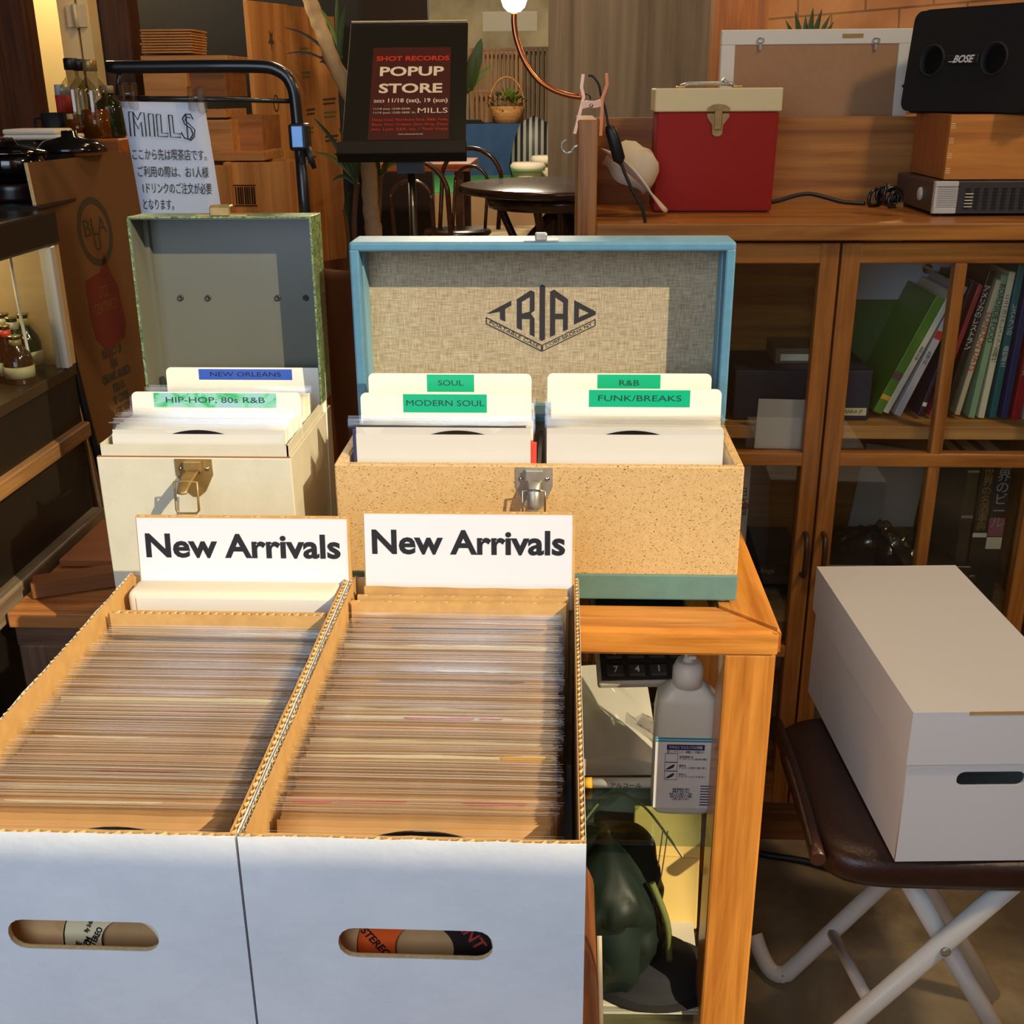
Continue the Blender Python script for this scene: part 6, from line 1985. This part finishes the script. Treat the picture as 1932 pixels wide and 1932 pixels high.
TLn, TRn, BRn = PY(228, 193, 1.488), PY(384, 187, 1.488), PY(402, 400, 1.478)
nw = (TRn - TLn).length
nt_ = thing('handwritten_notice', 'white paper notice headed MILLS with handwritten Japanese, clipped to the black rack', 'notice', ((TLn.x + TRn.x) / 2, 1.488, TLn.z), rot=(R(-3), R(1.0), R(0)))
nh = nw * 1.78
M = MB()
M.sm = True
slant = 0.020
M.grid(lambda u, v: (-nw / 2 + nw * u + slant * v, 0.001 * math.sin(5 * v), -nh * v), 6, 16)
pa = M.build('paper_sheet', plain('notice_paper', S(226, 226, 232), 0.6), nt_)
sd = pa.modifiers.new('t', 'SOLIDIFY')
sd.thickness = 0.0004
pk = nw / 157.0
M = MB()
def stroke(pts, r_=0.0006):
    M.tube([((x - 306) * pk, -0.0012, (190 - y) * pk) for x, y in pts], r_, 6)
def hollow(*polys):
    for p in polys:
        stroke(list(p) + [p[0]], 0.0006)
hollow([(241, 208), (249, 208), (249, 251), (241, 251)], [(249, 208), (257, 222), (264, 209), (270, 209), (271, 251), (264, 251), (263, 226), (257, 238), (250, 224)],
       [(278, 211), (287, 211), (287, 251), (278, 251)], [(293, 212), (301, 212), (301, 245), (313, 245), (312, 251), (293, 251)], [(316, 213), (323, 213), (324, 245), (337, 246), (336, 252), (317, 252)])
stroke([(362, 220), (358, 211), (348, 211), (342, 219), (346, 229), (357, 236), (360, 247), (353, 256), (343, 253), (338, 243)], 0.0007)
stroke([(357, 217), (349, 216), (347, 222), (354, 228), (364, 238), (362, 251), (354, 258)], 0.0006)
stroke([(349, 211), (350, 256)], 0.0006)
M.build('drawn_heading', INK, pa)
for body_, u0, u1, v in (('ここから先は喫茶店です。', 244, 386, 285), ('ご利用の際は、お1人様', 248, 384, 316), ('1ドリンクのご注文が必要', 255, 388, 346), ('となります。', 257, 316, 376)):
    text(body_, 0.015, INK, pa, (((u0 + u1) / 2 - 306) * pk, -0.0016, (190 - v) * pk), FRONT, name='handwriting', width=(u1 - u0) * pk, bold=0.0)
for u, v in ((241, 178), (370, 185)):
    q = PY(u, v, 1.485)
    ct = thing('paper_clip', 'clear plastic clip holding the %s corner of the handwritten notice' % ('outer' if u < 300 else 'inner'), 'clip', (q.x, 1.484, q.z))
    cm_ = film('clip_acrylic', (0.9, 0.9, 0.9, 1), 0.05, 1.5, 0.16, 1.0)
    MB().box(-0.0095, -0.0015, -0.007, 0.010, -0.015, 0.0135, 0.002, 2).box(0.002, 0.011, -0.007, 0.010, -0.0175, 0.0135, 0.002, 2).build('clip_jaw', cm_, ct)
    MB().tube([(-0.0095, -0.003, 0.001), (0.011, -0.003, 0.001)], 0.002, 10).build('clip_pin', cm_, ct)

# ------------------------------------------------------------------ crates and boards at the back of the left side
def pxbox(name, label, cat, u0, u1, v0, v1, y, dep, mat, group=None, parts=True, rz=0.0):
    a, b = PY(u0, v1, y), PY(u1, v0, y)
    t = thing(name, label, cat, ((a.x + b.x) / 2, y, a.z), rz=rz, group=group)
    w2, h = (b.x - a.x) / 2, b.z - a.z
    if parts:
        MB().box(-w2, w2, 0, 0.008, 0, h, 0.001).build('front_board', mat, t)
        MB().box(-w2, -w2 + 0.008, 0.008, dep, 0, h).box(w2 - 0.008, w2, 0.008, dep, 0, h).box(-w2 + 0.008, w2 - 0.008, dep - 0.008, dep, 0, h).box(-w2 + 0.008, w2 - 0.008, 0.008, dep - 0.008, 0, 0.008).build('side_board', mat, t)
    else:
        MB().box(-w2, w2, 0, dep, 0, h, 0.001).build('board', mat, t)
    return t
yc = 3.0
for i in range(9):
    v1 = 101 - i * 5.2
    pxbox('plywood_panel', 'thin plywood panel number %s of the stack topping the crates' % ('one from the bottom', 'two from the bottom', 'three from the bottom', 'four from the bottom', 'five in the middle', 'four from the top', 'three from the top', 'two from the top', 'one at the top')[i], 'panel', 265 + random.uniform(-2, 2), 360 + random.uniform(-2, 2), v1 - 4.7, v1, yc, 0.13, PLYWOODX, 'plywood panels on the crates', parts=False)
pxbox('wooden_board', 'long wooden board under the stack of plywood panels', 'board', 266, 428, 104, 119, yc, 0.2, PLYWOODX, parts=False)
pxbox('wooden_crate', 'pale wooden crate under the long board', 'crate', 274, 350, 137, 183, yc, 0.2, PLYWOODX)
pxbox('wooden_crate', 'darker wooden crate beside the pale one under the long board', 'crate', 352, 424, 137, 183, yc + 0.03, 0.2, wood('brown_crate', S(150, 96, 48), S(116, 70, 32), 'x', 0.6, 0.6))
pxbox('wooden_board', 'wooden shelf board above the lower crates behind the notice', 'board', 300, 425, 206, 223, yc, 0.2, PLYWOODX, parts=False)
pxbox('wooden_crate', 'wooden crate just beside the edge of the paper notice', 'crate', 336, 435, 226, 300, yc - 0.02, 0.2, PLYWOODX)
pxbox('wooden_crate', 'wooden crate set back between the notice and the rack pipe', 'crate', 428, 492, 218, 286, yc + 0.05, 0.2, wood('mid_crate', S(176, 118, 62), S(140, 88, 42), 'x', 0.6, 0.6))
pxbox('wooden_board', 'wooden board jutting out under the set-back crate', 'board', 400, 496, 288, 304, yc - 0.06, 0.22, PLYWOODX, parts=False)
pxbox('wooden_crate', 'large low crate with a printed barcode panel beside the rack pipe', 'crate', 436, 545, 306, 470, yc - 0.10, 0.15, CRATE)
pxbox('wooden_crate', 'low crate half covered by torn kraft paper behind the notice', 'crate', 330, 432, 312, 470, yc - 0.12, 0.18, CRATE)
a = PY(462, 370, yc - 0.103)
M = MB()
for i in range(9):
    M.box(-0.024 + i * 0.0058, -0.021 + i * 0.0058 + (0.0012 if i % 3 else 0), 0, 0.001, -0.02, 0.022)
M.box(-0.028, 0.030, 0, 0.001, -0.025, -0.0225).box(-0.028, 0.030, 0, 0.001, 0.025, 0.0275)
o = M.build('barcode_label', DARKWOOD)
o.location = a
tag(o, 'dark printed barcode mark on the large low crate', 'label')
o.location.y = yc - 0.1016
# supports under the stacked crates
ss = thing('storage_rack', 'dark shelf frame that carries the stacked crates', 'rack', (PY(380, 300, 3.1).x, 3.1, 0))
MB().box(-0.22, 0.24, -0.22, -0.03, 0.70, PY(400, 470, yc - 0.1).z - 0.001).build('shelf_board', DARKWOOD, ss)
for x in (-0.2, 0.22):
    for y in (-0.2, -0.07):
        MB().box(x, x + 0.03, y, y + 0.03, 0, 0.70).build('post', DARKWOODZ, ss)
# tall boards with brand marks
def tall(u0, u1, y0, y1, v0, lab, marks):
    a, b = PY(u0, 200, y0), PY(u1, 200, y1)
    t = thing('crate_board', lab, 'board', (a.x, a.y, 0), rz=math.atan2(b.y - a.y, b.x - a.x))
    w_ = math.hypot(b.x - a.x, b.y - a.y)
    h_ = PY(u0, v0, y0).z
    MB().box(0, w_, 0, 0.015, 0, h_, 0.001).build('plank', CRATE, t)
    bm = plain('burnt_mark', S(86, 58, 26), 0.8) if 'burnt_mark' not in bpy.data.materials else bpy.data.materials['burnt_mark']
    gm_ = plain('green_mark', S(108, 112, 46), 0.8) if 'green_mark' not in bpy.data.materials else bpy.data.materials['green_mark']
    for k_, fx, v in marks:
        z_ = PY((u0 + u1) / 2, v, (y0 + y1) / 2).z
        x_ = w_ * fx
        if k_ == 'leaf':
            o = shape2('brand_mark', [[(x_ + 0.016 * math.sin(i * 0.63) * (1 if i % 2 else 0.35), z_ + 0.03 * math.cos(i * 0.63) * (1 if i % 2 else 0.45)) for i in range(10)]], 0.0004, bm, t)
        elif k_ == 'oval':
            o = shape2('brand_mark', [[(x_ + 0.014 * math.cos(i * 0.4), z_ + 0.024 * math.sin(i * 0.4)) for i in range(16)], [(x_ + 0.010 * math.cos(i * 0.4), z_ + 0.019 * math.sin(i * 0.4)) for i in range(16)]], 0.0004, bm, t)
        else:
            o = shape2('brand_mark', [[(x_ - 0.022, z_), (x_ + 0.022, z_ + 0.003), (x_ + 0.022, z_ + 0.009), (x_ - 0.022, z_ + 0.006)], [(x_ - 0.022, z_ - 0.012), (x_ + 0.018, z_ - 0.009), (x_ + 0.018, z_ - 0.004), (x_ - 0.022, z_ - 0.006)]], 0.0004, gm_ if k_ == 'green' else bm, t)
        o.rotation_euler, o.location = FRONT, (0, -0.0006, 0)
    return t
tall(483, 557, 3.26, 3.44, 0, 'tall crate board with a leaf brand mark, closest to the black rack', [('leaf', 0.5, 75), ('oval', 0.5, 195), ('text', 0.5, 330)])
tall(557, 604, 3.44, 3.56, 10, 'tall crate board with green printed marks behind the rack pipe', [('green', 0.5, 95), ('green', 0.5, 140), ('text', 0.6, 210), ('green', 0.5, 245), ('text', 0.5, 300)])
tall(604, 640, 3.56, 3.60, 30, 'tall crate board with rows of dark marks behind the leaning tree trunk', [('text', 0.5, 110), ('text', 0.5, 190), ('green', 0.5, 215), ('text', 0.5, 260)])

# ------------------------------------------------------------------ poster stand
tA, tB = 3.02, 2.84
TLp, TRp, BLp, BRp = PD(670, 44, tA), PD(889, 41, tA), PD(641, 288, tB), PD(879, 292, tB)
cen = (TLp + TRp + BLp + BRp) / 4
lean = math.atan2(((TLp + TRp) / 2 - (BLp + BRp) / 2).y, ((TLp + TRp) / 2 - (BLp + BRp) / 2).z)
pw_ = ((TRp - TLp).length + (BRp - BLp).length) / 2
ph_ = ((TLp - BLp).length + (TRp - BRp).length) / 2
base = (BLp + BRp) / 2
skew = ((TLp + TRp) / 2 - base).x
rollp = math.atan2(skew, ph_)
px_ = thing('poster_stand', 'black floor stand holding the pop-up store poster under acrylic', 'sign stand', (base.x, base.y, 0))
brd = MB()
brd.box(-pw_ / 2, pw_ / 2, 0, 0.014, 0.0, ph_, 0.002)
board = brd.build('display_board', plain('board_black', S(26, 26, 25), 0.4), px_)
board.location = (0, 0, base.z)
board.rotation_euler = (-lean, rollp, R(2))
MB().box(-pw_ / 2 + 0.004, pw_ / 2 - 0.002, -0.007, -0.003, 0.018, ph_ - 0.001, 0.0012).build('acrylic_cover', film('poster_acrylic', (0.97, 0.97, 0.97, 1), 0.12, 1.5, 0.0, 0.12), board)
MB().box(-pw_ / 2 - 0.006, pw_ / 2 + 0.004, -0.026, 0.010, -0.020, 0.020, 0.002).build('ledge', BLACKMATTE, board)
MB().box(-pw_ / 2 + 0.003, pw_ / 2 - 0.002, -0.0075, -0.0025, ph_ - 0.003, ph_ - 0.0005).build('bright_edge', plain('polished_edge', S(235, 225, 190), 0.1), board)
prw, prh = pw_ * 0.655, ph_ * 0.70
pc = (0.012, ph_ * 0.435)
# poster face mapped from the print's own layout: 150 units wide, 172 high
pk_ = prw / 150.0
pr_ = MB().box(pc[0] - prw / 2, pc[0] + prw / 2, -0.0012, -0.0002, pc[1] - prh / 2 + 0.006, pc[1] + prh / 2 + 0.006).build('poster', plain('poster_maroon', S(74, 26, 26), 0.5), board)
red = plain('poster_red', S(214, 58, 44), 0.5)
dred = plain('poster_dim_red', S(150, 52, 44), 0.5)
top_ = pc[1] + prh / 2 + 0.006
def pt(body_, w_, y_, m, x_=0.0, b_=0.0004, sz=0.02):
    text(body_, sz * 1.22, m, pr_, (pc[0] + x_ * pk_, -0.0016, top_ - y_ * pk_ * prh / (172 * pk_)), FRONT, width=w_ * pk_, bold=b_, name='poster_lettering')
wi = plain('poster_white', S(244, 236, 222), 0.5)
pt('SHOT RECORDS', 140, 22, red, 2, 0.0006, 0.0185)
pt('POPUP', 122, 47, wi, 0, 0.0012, 0.036)
pt('STORE', 120, 79, wi, 0, 0.0012, 0.036)
pt('2023', 20, 102, wi, -58, 0.0002, 0.010)
pt('11/18 (sat), 19 (sun)', 112, 101, wi, 14, 0.0003, 0.0155)
pt('OPEN HOUR', 24, 110, dred, -36, 0.0, 0.004)
pt('11/18 (sat) 12:00-20:00', 68, 116, wi, -34, 0.0, 0.0072)
pt('11/19 (sun) 12:00-18:00', 68, 123, wi, -34, 0.0, 0.0072)
pt('in', 6, 123, wi, 8, 0.0, 0.009)
pt('MILLS', 56, 120, wi, 43, 0.0, 0.020)
pt('Deep-Soul, Northern Soul, R&B, Funk,', 142, 136, red, 2, 0.0, 0.0098)
pt('Blues, New Orleans, Doo-Wop, Disco', 142, 144.5, red, 2, 0.0, 0.0098)
pt('Jazz, Latin, R&R, etc. / 7inch Vinyls', 142, 153, red, 2, 0.0, 0.0098)
pt('www.shotrecords.net', 46, 162, wi, 4, 0.0, 0.006)
MB().tube([(0.016, 0.03, 0.0), (0.016, 0.03, base.z + 0.03)], 0.0105, 14).build('pole', BLACKMETAL, px_)
MB().lathe([(0.16, 0.0), (0.16, 0.008), (0.02, 0.016), (0.012, 0.03)], 32, (0.016, 0.03, 0)).build('base', BLACKMETAL, px_)
MB().box(-0.02, 0.05, 0.016, 0.044, base.z - 0.05, base.z + 0.02).build('bracket', BLACKMETAL, px_)

# ------------------------------------------------------------------ dragon tree in its pot
yt = 3.35
dt = thing('dragon_tree', 'dragon tree with pale leaning trunk and narrow leaves behind the poster stand', 'plant', (PY(705, 450, yt).x, yt, 0))
ox_ = dt.location.x
def T(u, v, y=yt):
    q = PY(u, v, y)
    return Vector((q.x - ox_, q.y - yt, q.z))
tr = [T(712, 600), T(708, 500), T(705, 440), T(700, 390), T(697, 330), T(692, 280), T(678, 215), T(650, 160), T(628, 115), T(608, 60), T(592, 20), T(575, -30), T(560, -90)]
MB().tube(spline(tr, 5), [0.026 - 0.006 * i / 60 + 0.0015 * math.sin(i * 1.9) for i in range(61)], 14).build('trunk', BARK, dt)
MB().tube(spline([T(672, 560), T(670, 470), T(668, 420), T(671, 370), T(674, 345)], 4), 0.008, 10).tube(spline([T(655, 560), T(658, 470), T(655, 430), T(650, 395)], 4), 0.006, 10).tube(spline([T(716, 560), T(712, 480), T(716, 380), T(718, 330)], 4), 0.007, 10).build('side_stem', plain('brown_stem', S(124, 92, 56), 0.8, var=0.15, scale=40), dt)
zp = 0.72
MB().lathe([(0.0, 0.0), (0.11, 0.0), (0.12, 0.02), (0.14, zp - 0.03), (0.15, zp), (0.135, zp), (0.128, zp - 0.03), (0.0, zp - 0.035)], 32).build('pot', CERAMIC, dt).location = (T(690, 450).x, 0, 0)
def blade(b_, t_, w_, mat=LEAF, sag=0.02, y_=0.0):
    b_, t_ = Vector(b_), Vector(t_) + Vector((0, y_, 0))
    d_ = t_ - b_
    nrm = Vector((-d_.z, 0, d_.x)).normalized()
    def f(s, v_):
        m = b_.lerp(t_, s) + Vector((0, 0, sag * math.sin(math.pi * s)))
        ww = w_ * (math.sin(math.pi * min(1.0, 0.15 + 0.85 * s)) ** 0.7) * 0.5 + 0.0003
        return m + nrm * ((v_ - 0.5) * 2 * ww) + Vector((0, -0.25 * ww * abs(v_ - 0.5) * 2, 0))
    M = MB()
    M.sm = True
    M.grid(f, 10, 2)
    return M.build('leaf', mat, dt)
for b_, t_, w_, m in (((640, 120), (632, -10), 0.014, LEAF), ((640, 120), (655, 10), 0.013, LEAF), ((638, 125), (612, 40), 0.012, LEAF), ((640, 120), (648, 60), 0.016, LEAF), ((638, 120), (537, 52), 0.007, DARKPAPER), ((636, 130), (540, 102), 0.006, DARKPAPER),
                      ((645, 110), (602, 15), 0.010, LEAFL), ((630, 150), (598, 118), 0.006, LEAF),
                      ((672, 345), (596, 222), 0.012, LEAF), ((672, 340), (582, 216), 0.008, LEAFL), ((674, 335), (690, 250), 0.014, LEAF), ((670, 340), (590, 287), 0.010, LEAFL), ((672, 340), (640, 240), 0.012, LEAF), ((672, 345), (626, 290), 0.010, LEAF), ((674, 345), (662, 290), 0.014, LEAFL),
                      ((672, 350), (625, 342), 0.010, LEAF), ((668, 345), (645, 268), 0.012, LEAF), ((650, 395), (668, 365), 0.012, LEAF), ((655, 420), (662, 370), 0.010, LEAF),
                      ((718, 330), (760, 310), 0.013, LEAFL), ((718, 332), (748, 300), 0.014, LEAFL), ((716, 335), (712, 300), 0.012, LEAF), ((718, 335), (735, 318), 0.012, LEAFL), ((716, 336), (700, 305), 0.010, LEAF)):
    blade(T(*b_), T(*t_), w_, m, y_=random.uniform(-0.03, 0.03))
for b_, t_, w_, m in (((885, 170), (908, 72), 0.036, LEAF), ((885, 172), (928, 122), 0.014, LEAFL), ((884, 165), (895, 95), 0.03, LEAF), ((880, 175), (912, 135), 0.016, LEAF)):
    blade(T(*b_), T(*t_), w_, m, sag=0.005, y_=0.01)
MB().tube(spline([T(697, 330), T(760, 300, 3.42), T(830, 240, 3.45), T(880, 175)], 5), 0.006, 8).build('side_stem', BARK, dt)

# ------------------------------------------------------------------ cafe room: chairs, tables, far end
def bentwood(name, label, u, v_seat, y, rz, seat_z=0.45, s=1.0):
    a = PY(u, v_seat, y)
    t = thing(name, label, 'chair', (a.x, y, 0), rz=rz)
    r_ = 0.2 * s
    MB().lathe([(0.0, seat_z - 0.03), (r_ - 0.01, seat_z - 0.03), (r_, seat_z - 0.015), (r_ - 0.008, seat_z), (0.0, seat_z - 0.006)], 28).build('seat', DARKWOOD, t)
    for ang in (45, 135, 225, 315):
        c_, s_ = math.cos(R(ang)), math.sin(R(ang))
        MB().tube([(r_ * 0.85 * c_, r_ * 0.85 * s_, seat_z - 0.02), (r_ * 1.05 * c_, r_ * 1.05 * s_, 0.0)], [0.015, 0.011], 10).build('leg', DARKWOOD, t)
    MB().tube([(r_ * 0.9 * math.cos(R(i * 15)), r_ * 0.9 * math.sin(R(i * 15)), 0.22) for i in range(24)], 0.009, 8, closed=True).build('ring_stretcher', DARKWOOD, t)
    for nm, w_, h_ in (('back_hoop', 0.19, 0.44), ('inner_hoop', 0.105, 0.34)):
        pts = [(-w_ * s, 0.16 * s, seat_z - 0.01)] + [(w_ * s * math.cos(R(180 - i * 15)) * (1.0), 0.16 * s + 0.05, seat_z + h_ - w_ * 0.9 + w_ * 0.9 * math.sin(R(i * 15))) for i in range(13)] + [(w_ * s, 0.16 * s, seat_z - 0.01)]
        MB().tube(spline(pts, 3), 0.013 if nm == 'back_hoop' else 0.010, 10).build(nm, DARKWOOD, t)
    return t
bentwood('bentwood_chair', 'bentwood chair beside the poster pole, its back to the viewer', 800, 400, 5.9, R(170))
bentwood('bentwood_chair', 'bentwood chair behind it with its hoop above the orange table edge', 862, 395, 6.6, R(-20))
bentwood('bentwood_chair', 'bentwood chair between the crate boards and the tree', 640, 390, 4.7, R(150))
a, b = PY(596, 318, 7.0), PY(887, 318, 7.0)
ot = thing('cafe_table', 'long cafe table with orange-brown edge behind the bentwood chairs', 'table', ((a.x + b.x) / 2, 7.0, 0))
w2 = (b.x - a.x) / 2
MB().box(-w2, w2, 0, 0.7, a.z - 0.022, a.z + 0.022, 0.004).build('table_top', wood('orange_table', S(176, 92, 52), S(140, 66, 34), 'x', 0.6, 0.35), ot)
for x in (-w2 + 0.05, w2 - 0.1):
    for y in (0.05, 0.6):
        MB().box(x, x + 0.05, y, y + 0.05, 0, a.z - 0.022).build('leg', DARKWOODZ, ot)
a = PZ(1062, 348, 0.74)
rt_ = thing('round_table', 'large dark round pedestal table in front of the grey board wall', 'table', (a.x, a.y + 0.05, 0))
rr = a.x - PY(866, 348, a.y + 0.05).x
MB().lathe([(0.0, 0.695), (rr - 0.05, 0.695), (rr - 0.02, 0.70), (rr, 0.715), (rr, 0.735), (rr - 0.012, 0.74), (0.0, 0.74)], 56).build('table_top', plain('dark_polished_top', S(46, 26, 18), 0.18), rt_)
MB().lathe([(rr * 0.72, 0.625), (rr * 0.74, 0.695)], 48).build('apron', DARKWOOD, rt_)
MB().lathe([(0.10, 0.0), (0.10, 0.05), (0.06, 0.1), (0.05, 0.6), (0.10, 0.695)], 24).build('pedestal', DARKWOOD, rt_)
for i in range(4):
    an = R(25 + 90 * i)
    M = MB()
    M.tube(spline([(0.05 * math.cos(an), 0.05 * math.sin(an), 0.60), (0.25 * math.cos(an), 0.25 * math.sin(an), 0.40), (0.42 * math.cos(an), 0.42 * math.sin(an), 0.22), (0.52 * math.cos(an), 0.52 * math.sin(an), 0.02)], 5), 0.028, 10)
    M.build('curved_leg', DARKWOOD, rt_)
for i in range(4):
    an = R(70 + 90 * i)
    M = MB()
    M.tube(spline([(rr * 0.68 * math.cos(an), rr * 0.68 * math.sin(an), 0.64), (rr * 0.5 * math.cos(an), rr * 0.5 * math.sin(an), 0.44), (0.2 * math.cos(an), 0.2 * math.sin(an), 0.36), (0.05 * math.cos(an), 0.05 * math.sin(an), 0.38)], 5), 0.022, 10)
    M.build('bent_brace', DARKWOOD, rt_)

# far platform with green turf, slatted screens, cloth-covered table
slab('floor_platform', -4, -0.02, 10.9, 15.9, 0, 0.29, WALLM)
tf = MB().box(-3.0, -0.05, 10.95, 14.6, 0.29, 0.305).build('turf_mat', GREENTURF)
tag(tf, 'green artificial turf mat covering the far platform', 'mat')
def screen(u0, u1, v0, v1, y, lab, n_, m, fr=True):
    a, b = PY(u0, v1, y), PY(u1, v0, y)
    a.z = 0.306 if y < 14.6 else a.z
    t = thing('slatted_screen', lab, 'screen', ((a.x + b.x) / 2, y, a.z))
    w2, h = (b.x - a.x) / 2, b.z - a.z
    M = MB()
    for i in range(n_):
        x = -w2 + 2 * w2 * (i + 0.5) / n_
        M.box(x - w2 / n_ * 0.58, x + w2 / n_ * 0.58, 0, 0.03, 0.02, h - 0.02)
    M.build('slats', m, t)
    MB().box(-w2, w2, -0.015, 0.045, 0, 0.03).box(-w2, w2, -0.015, 0.045, h - 0.03, h).box(-w2, -w2 + 0.025, -0.015, 0.045, 0.03, h - 0.03).box(w2 - 0.025, w2, -0.015, 0.045, 0.03, h - 0.03).build('screen_frame', m, t)
    return t
sm_ = wood('slat_wood', S(176, 128, 78), S(140, 96, 52), 'z', 0.4, 0.6)
sm2 = wood('slat_wood_dark', S(120, 90, 60), S(92, 66, 42), 'z', 0.4, 0.6)
slab('wall_niche', -2.2, 0.4, 14.7, 14.8, 0, 3.2, PLASTER)
screen(888, 986, 90, 250, 14.4, 'tall slatted wooden screen at the far wall behind the potted shrub', 13, sm_)
screen(888, 984, 169, 250, 14.15, 'low slatted wooden screen before the tall one at the far end', 11, sm_)
screen(986, 1045, 88, 250, 14.5, 'dark slatted screen at the far end beside the grey board wall', 7, sm2)
o = MB().box(-0.33, 0.33, 0, 0.004, -0.11, 0.11).build('paper_notice', plain('pale_notice', S(206, 200, 180), 0.7))
o.location = PY(962, 40, 14.6955)
tag(o, 'pale paper notice pinned on the mottled far wall beside the bulb', 'notice')
# cloth covered table
a, b = PY(800, 328, 13.2), PY(988, 233, 13.2)
ctb = thing('cloth_covered_table', 'low table at the far end draped to the floor with blue cloth', 'table', ((a.x + b.x) / 2, 13.2, 0.305))
w2, h = (b.x - a.x) / 2, b.z - 0.306
M = MB()
M.sm = True
M.grid(lambda u, v: (-w2 + 2 * w2 * u, 0.03 * math.sin(26 * u) * (1 - v) - 0.02 * math.sin(11 * u + 2), h * v), 60, 8)
M.grid(lambda u, v: (-w2 + 2 * w2 * u, 0.7 * v + 0.0 - 0.02 * math.sin(11 * u + 2) * (1 - v), h), 60, 2)
M.grid(lambda u, v: (w2 + 0.03 * math.sin(17 * u) * (1 - v), 0.7 * u, h * v), 16, 6)
M.build('blue_cloth', DENIM, ctb)
MB().box(-w2 + 0.06, w2 - 0.06, 0.06, 0.66, 0.02, h - 0.02).build('table_frame', DARKWOOD, ctb)
a = PY(955, 230, 13.3)
bk = thing('potted_shrub', 'bushy green plant in a woven basket with hoop handle on the blue-clothed table', 'plant', (a.x, 13.45, 0.305 + h + 0.002))
MB().lathe([(0.0, 0.0), (0.15, 0.0), (0.2, 0.18), (0.18, 0.18), (0.14, 0.02), (0.0, 0.02)], 20).build('basket', PLYWOODX, bk)
MB().tube([(0.2 * math.cos(R(i * 12)), 0, 0.17 + 0.32 * math.sin(R(i * 12))) for i in range(16)], 0.012, 8).build('basket_handle', PLYWOODX, bk)
random.seed(21)
M = MB()
for i in range(150):
    d_ = Vector((random.gauss(0, 1), random.gauss(0, 1), random.gauss(0.4, 0.8))).normalized()
    p_ = Vector((0, 0, 0.2)) + Vector((d_.x * 0.2, d_.y * 0.16, d_.z * 0.13)) * random.uniform(0.6, 1.0)
    s_ = d_.cross(Vector((0.3, 0.2, 1))).normalized() * 0.022
    e_ = p_ + d_ * 0.07
    M.quad(p_ - s_ * 0.3, p_ + d_ * 0.035 - s_, e_, p_ + d_ * 0.035 + s_)
M.build('foliage', LEAFL, bk)
tr_ = MB().box(-0.2, 0.2, 0, 0.12, 0, 0.02, 0.004).box(-0.18, 0.18, 0.01, 0.11, 0.021, 0.04, 0.004).build('black_tray', BLACKMATTE)
a = PY(905, 228, 13.25)
tr_.location = (a.x - 0.16, 13.25, 0.305 + h + 0.001)
tag(tr_, 'flat black tray on the blue-clothed table beside the shrub', 'tray')
cu_ = thing('striped_cushion', 'dark striped cloth heap beside the blue-clothed table', 'cloth', (PY(1007, 330, 12.6).x, 12.6, 0.306))
STR, _nt, _b = _mat('striped_cloth')
_wv = _nt.nodes.new('ShaderNodeTexWave')
_wv.inputs['Scale'].default_value = 5.0
_nt.links.new(coords(_nt), _wv.inputs['Vector'])
_nt.links.new(ramp(_nt, _wv.outputs['Fac'], [(0.45, S(30, 30, 34)), (0.6, S(150, 150, 140))]), _b.inputs['Base Color'])
M = MB()
M.sm = True
ch_ = PY(1007, 218, 12.6).z - 0.306
M.lathe([(0.0, 0.0), (0.24, 0.0), (0.27, ch_ * 0.2), (0.22, ch_ * 0.6), (0.14, ch_ * 0.9), (0.0, ch_)], 24, sy=0.7)
M.build('cloth_heap', STR, cu_)
for u, v, y, lab, sz in ((996, 318, 11.6, 'cream low stool at the edge of the turf mat', 0.17), (1030, 305, 11.9, 'cream rounded pouffe beside the cream low stool', 0.15)):
    a = PY(u, v, y)
    z0 = 0.305
    h_ = a.z + 0.06 - z0
    t = thing('low_stool', lab, 'stool', (a.x, y, z0))
    MB().lathe([(0.0, h_ - 0.08), (sz, h_ - 0.08), (sz * 1.05, h_ - 0.03), (sz * 0.9, h_), (0.0, h_)], 28).build('cushion', LINEN, t)
    MB().lathe([(sz * 0.7, 0.0), (sz * 0.85, h_ - 0.08)], 24).build('stool_base', BEIGE, t)
